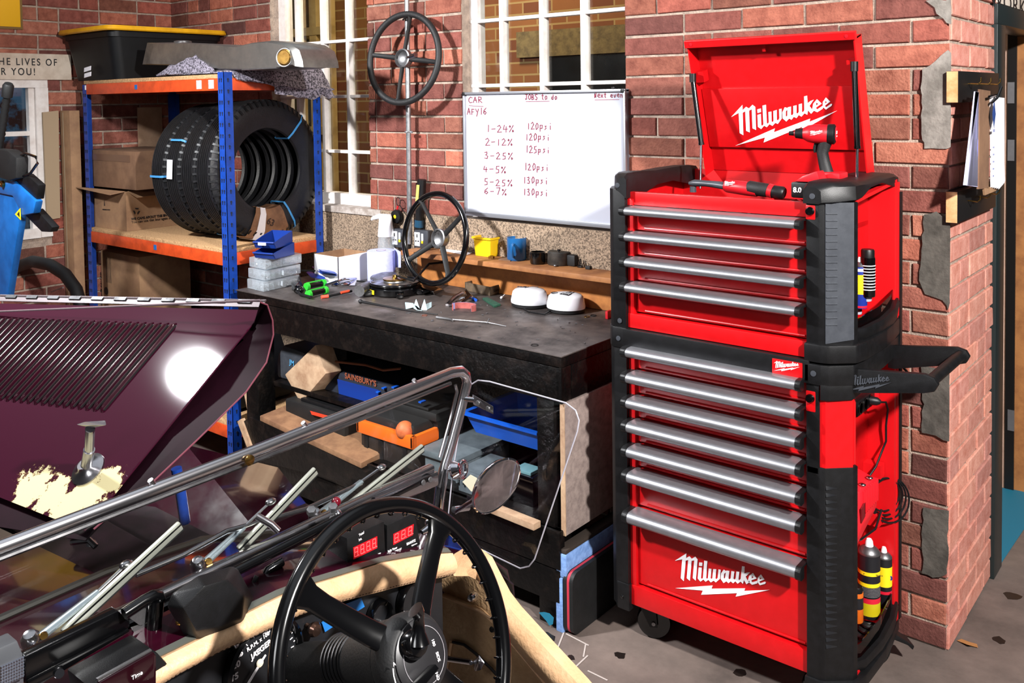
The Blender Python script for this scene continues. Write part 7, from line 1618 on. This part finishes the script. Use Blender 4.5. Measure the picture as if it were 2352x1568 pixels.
for k in range(5): a = .5+k*.5; g.slab([c2_+V((.0045, math.cos(a+s)*r, math.sin(a+s)*r)) for r, s in ((.024, -.04), (.018, -.04), (.018, .04), (.024, .04))], (.0006, 0, 0))
g.build('scale_ticks', mat('dim cream', '9a8f7c'), g2)
c3_ = Q(945, 1372); g3 = gauge(c3_, Rg*.55, 'speedometer'); g = G()
for k in range(24): a = 2*PI*k/24; g.slab([c3_+V((.0045, math.cos(a+s)*r, math.sin(a+s)*r)) for r, s in ((Rg*.46, -.02), (Rg*.38, -.02), (Rg*.38, .02), (Rg*.46, .02))], (.0006, 0, 0))
g.build('scale_ticks', LOGO, g3)
G().slab([Q(762, 1398, -.0), Q(828, 1372, 0), Q(836, 1392, 0), Q(745, 1450, 0), Q(738, 1430, 0)], (.002, 0, 0)).build('blue_card', mat('bright blue card', '1c6cb4', rough=.5), dash)
for px, py in ((705, 1435), (716, 1548), (770, 1485), (770, 1560)): G().lathe([(.004, 0), (.004, .012), (.010, .014), (.012, .020), (.009, .026), (0, .027)], Q(px, py), (1, 0, 0), 16).build('pull_knob', mat('bronze knob', '6a5248', rough=.2, metal=.9), dash)
# door trim
g = G(); DP = .035
def Dq(px, py, d=DP): return Yp(px, py, DRY+d)
g.slab([Dq(x, y) for x, y in ((985, 1380), (1015, 1365), (1100, 1402), (1140, 1440), (1240, 1560), (1330, 1680), (960, 1680), (975, 1500))], (0, .01, 0)); dt = g.build('door_trim', LEAD, car)
g = G(); g.slab([Dq(x, y, .045) for x, y in ((1000, 1335), (1060, 1318), (1100, 1330), (1120, 1370), (1140, 1425), (1100, 1400), (1030, 1372))], (0, .01, 0)); g.build('kick_trim', LEAD, car)
g = G(); pk_ = [Dq(x, y, DP-.004) for x, y in ((1040, 1474), (1064, 1480), (1090, 1500), (1125, 1535), (1165, 1580), (1165, 1640), (1015, 1640), (1022, 1560))]; g.slab(pk_, (0, .006, 0)); g.build('door_pocket', LEAD, dt)
G().tube([Dq(1036, 1474, DP-.008), Dq(1026, 1530, DP-.008), Dq(1016, 1580, DP-.008)], .004, 8).build('pocket_piping', LEA, dt); G().tube([Dq(1040, 1474, DP-.006), Dq(1066, 1480, DP-.006), Dq(1092, 1500, DP-.006), Dq(1128, 1535, DP-.006), Dq(1168, 1580, DP-.006)], .003, 6).build('pocket_edge', DARKI, dt)
G().tube([Dq(1015, 1368, DP-.004), Dq(1055, 1384, DP-.004), Dq(1100, 1402, DP-.004), Dq(1136, 1426, DP-.004)], .003, 6).build('trim_piping', LEA, dt)
G().lathe([(0, 0), (.006, 0), (.005, .003), (0, .003)], Dq(1130, 1445, DP-.002), (0, -1, 0), 14).build('stud', BLK, dt)
g = G(); g.lathe([(.0, 0), (.011, 0), (.009, .012), (.006, .018), (0, .02)], Dq(1088, 1369, DP), (.3, -1, .3), 20); g.build('chrome_knob', CHR, dt)
g = G(); p0_, p1_ = Dq(1000, 1508, -.01), Dq(1082, 1520, -.01); g.tube([p0_, p1_], .0058, 12); hdl = g.build('door_handle', CHR, car); G().hull([Dq(1084, 1520, -.004), Dq(1100, 1502, -.01), Dq(1114, 1522, -.01), Dq(1104, 1540, -.01), Dq(1090, 1542, -.01), Dq(1098, 1520, -.018)], bev=.002).build('handle_grip', CHRW, hdl)
# dark interior floor so that the floor of the hall is not seen through the body
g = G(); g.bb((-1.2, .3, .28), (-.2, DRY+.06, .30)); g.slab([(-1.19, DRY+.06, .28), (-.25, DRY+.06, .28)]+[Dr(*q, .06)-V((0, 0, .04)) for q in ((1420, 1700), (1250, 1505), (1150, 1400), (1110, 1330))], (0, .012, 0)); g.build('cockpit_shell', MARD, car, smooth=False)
# black kit along the scuttle edge: lamp bar, clock, reflector, tubes
KX = -1.24
def K(px, py, d=0.): return Xp(px, py, KX+d)
def kslab(pts, dep, m, nm, par, d=0., bev=.003, label=None): return G().slab([K(*p, d) for p in pts], (dep, 0, 0), bev=bev).build(nm, m, par, label=label)
kslab([(58, 1508), (272, 1402), (300, 1428), (298, 1442), (58, 1572)], -.02, BLKG, 'long_light_bar', car)
kslab([(58, 1560), (290, 1440), (296, 1446), (62, 1585)], .006, BLKG, 'bar_lip', car)
kslab([(-40, 1505), (40, 1470), (52, 1500), (55, 1512), (-40, 1556)], -.03, mat('grey cap', '4a4c50', rough=.5), 'reflector_cap', car)
ret = kslab([(-40, 1556), (55, 1512), (56, 1590), (-40, 1630)], -.01, mat('reflector', '9a9aa4', rough=.15, metal=.8), 'reflector', car, .006, label='silver faceted reflector')
g = G()
for i in range(9):
    for j in range(7): p = K(4+i*6, 1532+j*7-i*2.6, .0165); g.hull([p+V((0, -.0025, -.0025)), p+V((0, .0025, -.0025)), p+V((0, .0025, .0025)), p+V((0, -.0025, .0025)), p+V((.0025, 0, 0))])
g.build('reflector_facets', mat('facet silver', 'c9cad6', rough=.1, metal=1), ret, smooth=False)
G().lathe([(0, 0), (.007, 0), (.006, .004), (0, .004)], K(136, 1545, .008), (1, -.3, .3), 16).build('bar_bolt', CHR, car)
ck = kslab([(152, 1535), (300, 1455), (342, 1498), (222, 1565), (200, 1572), (160, 1575)], .07, BLK, 'clock_case', car, 0.014, .004)
kslab([(222, 1562), (345, 1492), (352, 1500), (352, 1600), (225, 1620)], .008, mat('dark red glass', '1e060c', rough=.1, coat=1.), 'clock_window', ck, .085, .002)
text('Time', .008, K(302, 1562, .0945), (0, .95, .05), (0, 0, 1), LOGO, ck)
kslab([(220, 1556), (344, 1488), (346, 1492), (222, 1562)], .004, STEEL, 'window_edge', ck, .091, .0005)
g = G(); g.tube([K(285, 1410, .01), K(330, 1380, .01), K(352, 1368, .01), K(364, 1366, .01), K(368, 1376, .01), K(362, 1385, .01)], .0085, 12); g.tube([K(360, 1378, .012), K(356, 1420, .012), K(353, 1466, .012)], .0105, 12); ma_ = g.build('map_lamp_arm', BLKG, car)
g = G(); g.ball(K(357, 1475, .016), .012); g.ball(K(370, 1503, .02), .011); g.tube([K(357, 1475, .016), K(370, 1503, .02)], .007, 10); g.build('chrome_joint', CHR, ma_)
# brackets near the clock
g = G(); g.slab([K(288, 1412), K(330, 1392), K(345, 1420), K(320, 1435)], (.004, 0, 0)); g.slab([K(300, 1440), K(345, 1425), K(348, 1450), K(310, 1460)], (.004, 0, 0)); g.build('bracket', STEEL, car)
# faceted black box
fo = [(455, 1322), (532, 1300), (546, 1306), (584, 1376), (578, 1432), (545, 1478), (470, 1497), (425, 1462), (384, 1392), (396, 1362)]
ff = [(470, 1345), (520, 1330), (562, 1370), (556, 1420), (500, 1438), (450, 1448), (420, 1395)]
g = G(); g.hull([K(*p, .01) for p in fo]+[K(*p, .055) for p in fo]+[K(*p, .085) for p in ff], bev=.003); fb = g.build('intercom_box', BLK, car)
G().tube([K(540, 1440, .05), K(535, 1465, .06), K(545, 1482, .06)], .006, 10).build('cable_stub', CHRW, fb); G().tube([K(555, 1432, .05), K(570, 1465, .05)], .004, 8).build('cable_stub', mat('copper stub', '8a6a54', rough=.3, metal=.8), fb); G().ball(K(411, 1428, .055), .005).build('brass_stud', BRASS, fb)
# switch arm between box and wheel
g = G(); g.tube([K(648, 1290, .01), K(615, 1310, .01), K(605, 1330, .01), K(598, 1350, .01)], .007, 10); sa_ = g.build('curved_arm', BLKG, car); G().tube([K(598, 1345, .012), K(612, 1358, .014), K(625, 1370, .016)], [.007, .006, .008], 10).build('chrome_tip', CHR, sa_); G().tube([K(590, 1322, .02), K(578, 1350, .02)], .004, 8).build('lever', DSTEEL, sa_)
g = G(); g.slab([K(600, 1330), K(690, 1285), K(700, 1300), K(610, 1345)], (.006, 0, 0)); g.build('alloy_plate', mat('dull plate', '6a6a70', rough=.35, metal=.7), car)
g = G(); g.tube([K(430, 1370, .0), K(520, 1322, .0), K(640, 1262, .0), K(780, 1190, .0)], .008, 10); g.build('cross_tube', BLKG, car)
# rally meters
def meter(f, disp, ndig, lab, t1, t2):
    P = [K(*p, .05) for p in f]; o = G().slab(P, (-.06, 0, 0), bev=.0015).build('rally_meter', BLK, car, label=lab)
    kslab(disp, .0006, LED, 'display', o, .0502, 0)
    A_, B_, C_ = [K(*p, .0512) for p in (disp[0], disp[1], disp[3])]; xd2 = (B_-A_); dn2 = (C_-A_); g = G(); w = 1/ndig
    for k in range(ndig):
        for (a0, b0_, a1, b1_) in ((.25, .14, .72, .14), (.25, .5, .7, .5), (.22, .86, .7, .86), (.25, .14, .22, .5), (.22, .5, .2, .86), (.74, .14, .72, .5), (.72, .5, .7, .86)):
            g.tube([A_+xd2*(k+a0)*w+dn2*b0_, A_+xd2*(k+a1)*w+dn2*b1_], .0007, 5)
        g.ball(A_+xd2*(k+.87)*w+dn2*.86, .001)
    g.build('digits', LEDB, o)
    o_, x_ = K(*t1[0], .0506), (K(*t1[1], .0506)-K(*t1[0], .0506)).normalized()
    fw_ = (K(*f[1])-K(*f[0])).length; print('meter w', fw_)
    for i, s in enumerate(t2): text(s[0], .006, o_+V((0, 0, -s[2]*.9)), x_, (0, 0, 1), LOGO, o, bold=.00015, width=fw_*s[1])
    bx_2 = K(*t1[2], .0506); text('BRANTZ', .0095, bx_2, x_, (0, 0, 1), LOGO, o, bold=.0003, width=fw_*.32); text('Rallymeters', .003, bx_2+x_*.012+V((0, 0, -.006)), x_, (0, 0, 1), LOGO, o)
    return o
m1 = meter([(797, 1236), (882, 1197), (886, 1284), (799, 1320)], [(811, 1257), (866, 1231), (866, 1258), (812, 1284)], 4, 'black trip meter with four red digits', [(799, 1308), (884, 1272), (847, 1287)], [('INTERNATIONAL', .45, 0), ('DRIVER DISPLAY', .47, .0065), ('www.brantz.co.uk', .22, .011)])
text('Total', .006, K(824, 1232, .0506), (0, .93, .1), (0, 0, 1), LOGO, m1); text('Int.', .006, K(824, 1243, .0506), (0, .93, .1), (0, 0, 1), LOGO, m1)
m2 = meter([(889, 1206), (952, 1177), (966, 1250), (889, 1286)], [(903, 1226), (950, 1203), (948, 1228), (903, 1251)], 3, 'black timer display with three red digits', [(891, 1276), (964, 1242), (934, 1252)], [('Rally Timer', .32, -.0065), ('DRIVER DISPLAY', .47, 0), ('www.brantz.co.uk', .22, .0045)])
# ---- steering wheel and column
wc_ = V((-.942, .881, .931)); wn = V((math.cos(.403), 0, math.sin(.403))); RW = .2035; rW = .0118
sw_ = thing('x', wc_, 'a', 'b'); del sw_['label']; del sw_['category']; adopt(sw_, car); sw_.name = 'steering_wheel'
rim = G().torus(wc_, wn, RW, rW, 110, 18).build('rim', BLKG, sw_)
eh = V((0, 1, 0)); evv = wn.cross(eh).normalized(); evv = evv if evv.z > 0 else -evv
g = G()
for k in range(44):
    a = 2*PI*k/44; d = eh*math.cos(a)+evv*math.sin(a); tg = -eh*math.sin(a)+evv*math.cos(a)
    p = wc_+d*(RW-rW*.62)-wn*rW*.2; g.torus(p, tg, rW*.62, .0016, 14, 6)
g.build('finger_grips', BLKG, sw_)
def Wp(px, py): return Np(px, py, wc_, wn)
def wang(px, py): p = Wp(px, py)-wc_; return math.atan2(p.dot(evv), p.dot(eh))
hub_c = wc_+wn*.012
for (px, py) in ((672, 1345), (1008, 1215)):
    a = wang(px, py); 
    for aa in (a, a+PI) if px > 700 else (a, a+PI):
        d = eh*math.cos(aa)+evv*math.sin(aa); w = wn.cross(d)
        rows = []
        for r_, hw_, dz in ((.045, .017, .020), (.07, .0165, .012), (.10, .0160, .006), (.15, .0150, .0), (.175, .016, 0), (.19, .022, 0), (.2035, .034, .0)):
            c_ = wc_+d*r_+wn*dz; rows.append([c_+w*hw_*x+wn*z for x, z in ((-1, -.004), (-1, .003), (-.8, .0055), (.8, .0055), (1, .003), (1, -.004), (.8, -.006), (-.8, -.006))])
        g = G(); g.loft(rows, closed=True); g.slab(rows[0], d*.001); sp = g.build('spoke', BLKR if False else BLKG, sw_)
        G().slab([p+wn*.002 for p in rows[0][1:5]]+[p-wn*.008 for p in rows[0][5:1:-1]][:0], -d*.004).build('spoke_end', CHRW, sp) if False else None
hub = G(); hub.lathe([(.0, -.02), (.050, -.02), (.056, -.008), (.058, .006), (.0565, .020), (.050, .030), (.047, .031)], hub_c, wn, 48); hb_ = hub.build('hub', BLKR, sw_)
HF = wn*.034
G().lathe([(.0475, .028), (.047, .034), (.040, .0375), (.0, .040)], hub_c, wn, 48).build('control_face', mat('horn push', '1c1b1d', rough=.4), sw_)
G().torus(hub_c+wn*.0385, wn, .037, .0006, 48, 5).build('face_ring', mat('dim silver', '8a868a', rough=.4), sw_)
kn = hub_c+wn*.042+evv*.012-eh*.000
def Hp(px, py, h=0.): return Np(px, py, hub_c+wn*.046, wn)+wn*h
kc = Hp(952, 1478)
G().lathe([(.019, -.006), (.020, .002), (.016, .010), (.006, .014), (0, .0145)], kc, wn, 36).build('lever_boss', BLKG, sw_)
G().tube([kc+wn*.008, Hp(948, 1450, .012), Hp(943, 1425, .018), Hp(937, 1410, .022), Hp(930, 1402, .022)], [.016, .0095, .007, .009, .012], 14, squash=(1, 1)).build('ignition_lever', BLKG, sw_)
G().lathe([(0, 0), (.005, 0), (.0045, .002), (0, .0025)], kc+wn*.012-evv*.004+eh*.002, wn, 16).build('screw', CHR, sw_)
G().hull([Hp(950, 1568, a_) for a_ in (-.004, .006)]+[Hp(965, 1580, a_) for a_ in (-.004, .006)]+[Hp(1000, 1535, a_) for a_ in (-.004, .008)]+[Hp(992, 1525, a_) for a_ in (-.004, .008)], bev=.001).build('dip_switch', BLKG, sw_)
for s, px, py, rot in (('180', 997, 1468, 0), ('SIDE', 1007, 1498, 0), ('NO', 1006, 1545, 0), ('A', 910, 1530, 1)):
    p = Hp(px, py, -.006); xdl = -evv if not rot else eh; ydl = eh if not rot else evv
    text(s, .0065, p, xdl, ydl, LOGO, sw_, bold=.0001)
G().tube([Hp(908, 1534, -.005), Hp(910, 1552, -.005), Hp(916, 1575, -.005)], .0008, 5).build('arrow_line', LOGO, sw_)
for k in range(3): a_, c_ = Hp(979+k*3, 1418-k*2, -.02), Hp(981+k*3+1, 1408-k*2, -.02); G().tube([a_, c_], .0011, 5).build('white_dash', LOGO, sw_)
# column and indicator stalk
g = G(); g.tube([wc_-wn*.005, wc_-wn*.06, wc_-wn*.10], [.052, .046, .036], 32); g.tube([wc_-wn*.10, wc_-wn*.34], .030, 24); clm = g.build('steering_column', BLKR, car)
g = G()
for k in range(6): g.torus(wc_-wn*(.10+.009*k), wn, .0365, .0022, 36, 6)
g.build('column_rings', BRASS if False else DSTEEL, clm)
G().tube([wc_-wn*.02+eh*.05, Hp(1035, 1505, -.03), Hp(1052, 1503, -.03)], [.004, .007, .003], 10, squash=(1, .6)).build('indicator_stalk', GREYP, sw_)
g = G(); g.box(Q(775, 1500, .05), (.02, .012, .05), bev=.003); g.tube([Q(760, 1475, .04), Q(790, 1478, .04), Q(792, 1545, .04)], .006, 10); g.build('column_clamp', DSTEEL, clm)
G().ball(Q(868, 1545, .12), .011, (1, 1.3, 1)).build('lever_tip', BLKG, clm)
# far rail of chrome parts beneath the frame
g = G(); g.tube([K(590, 1185, -.05), K(625, 1205, -.03), K(640, 1220, -.02)], .006, 10); g.ball(K(775, 1180, -.02), .008)
g.build('chrome_fitting', CHRW, car)
for px, py in ((715, 1178), (765, 1200), (765, 1170)): G().lathe([(0, 0), (.008, 0), (.008, .01), (0, .012)], K(px, py, -.02), (.4, -.3, 1), 6).build('nut', STEEL, car)
G().ball(K(772, 1152, -.06), .009).build('red_telltale', mat('ruby', '5a0818', rough=.1, coat=1.), car)
g = G(); g.tube([K(985, 1170, .02), K(992, 1215, .03)], .008, 10); g.tube([K(968, 1223, .04), K(986, 1212, .04)], [.005, .008], 10); g.ball(K(988, 1200, .03), .010); g.build('chrome_switch', CHR, car)
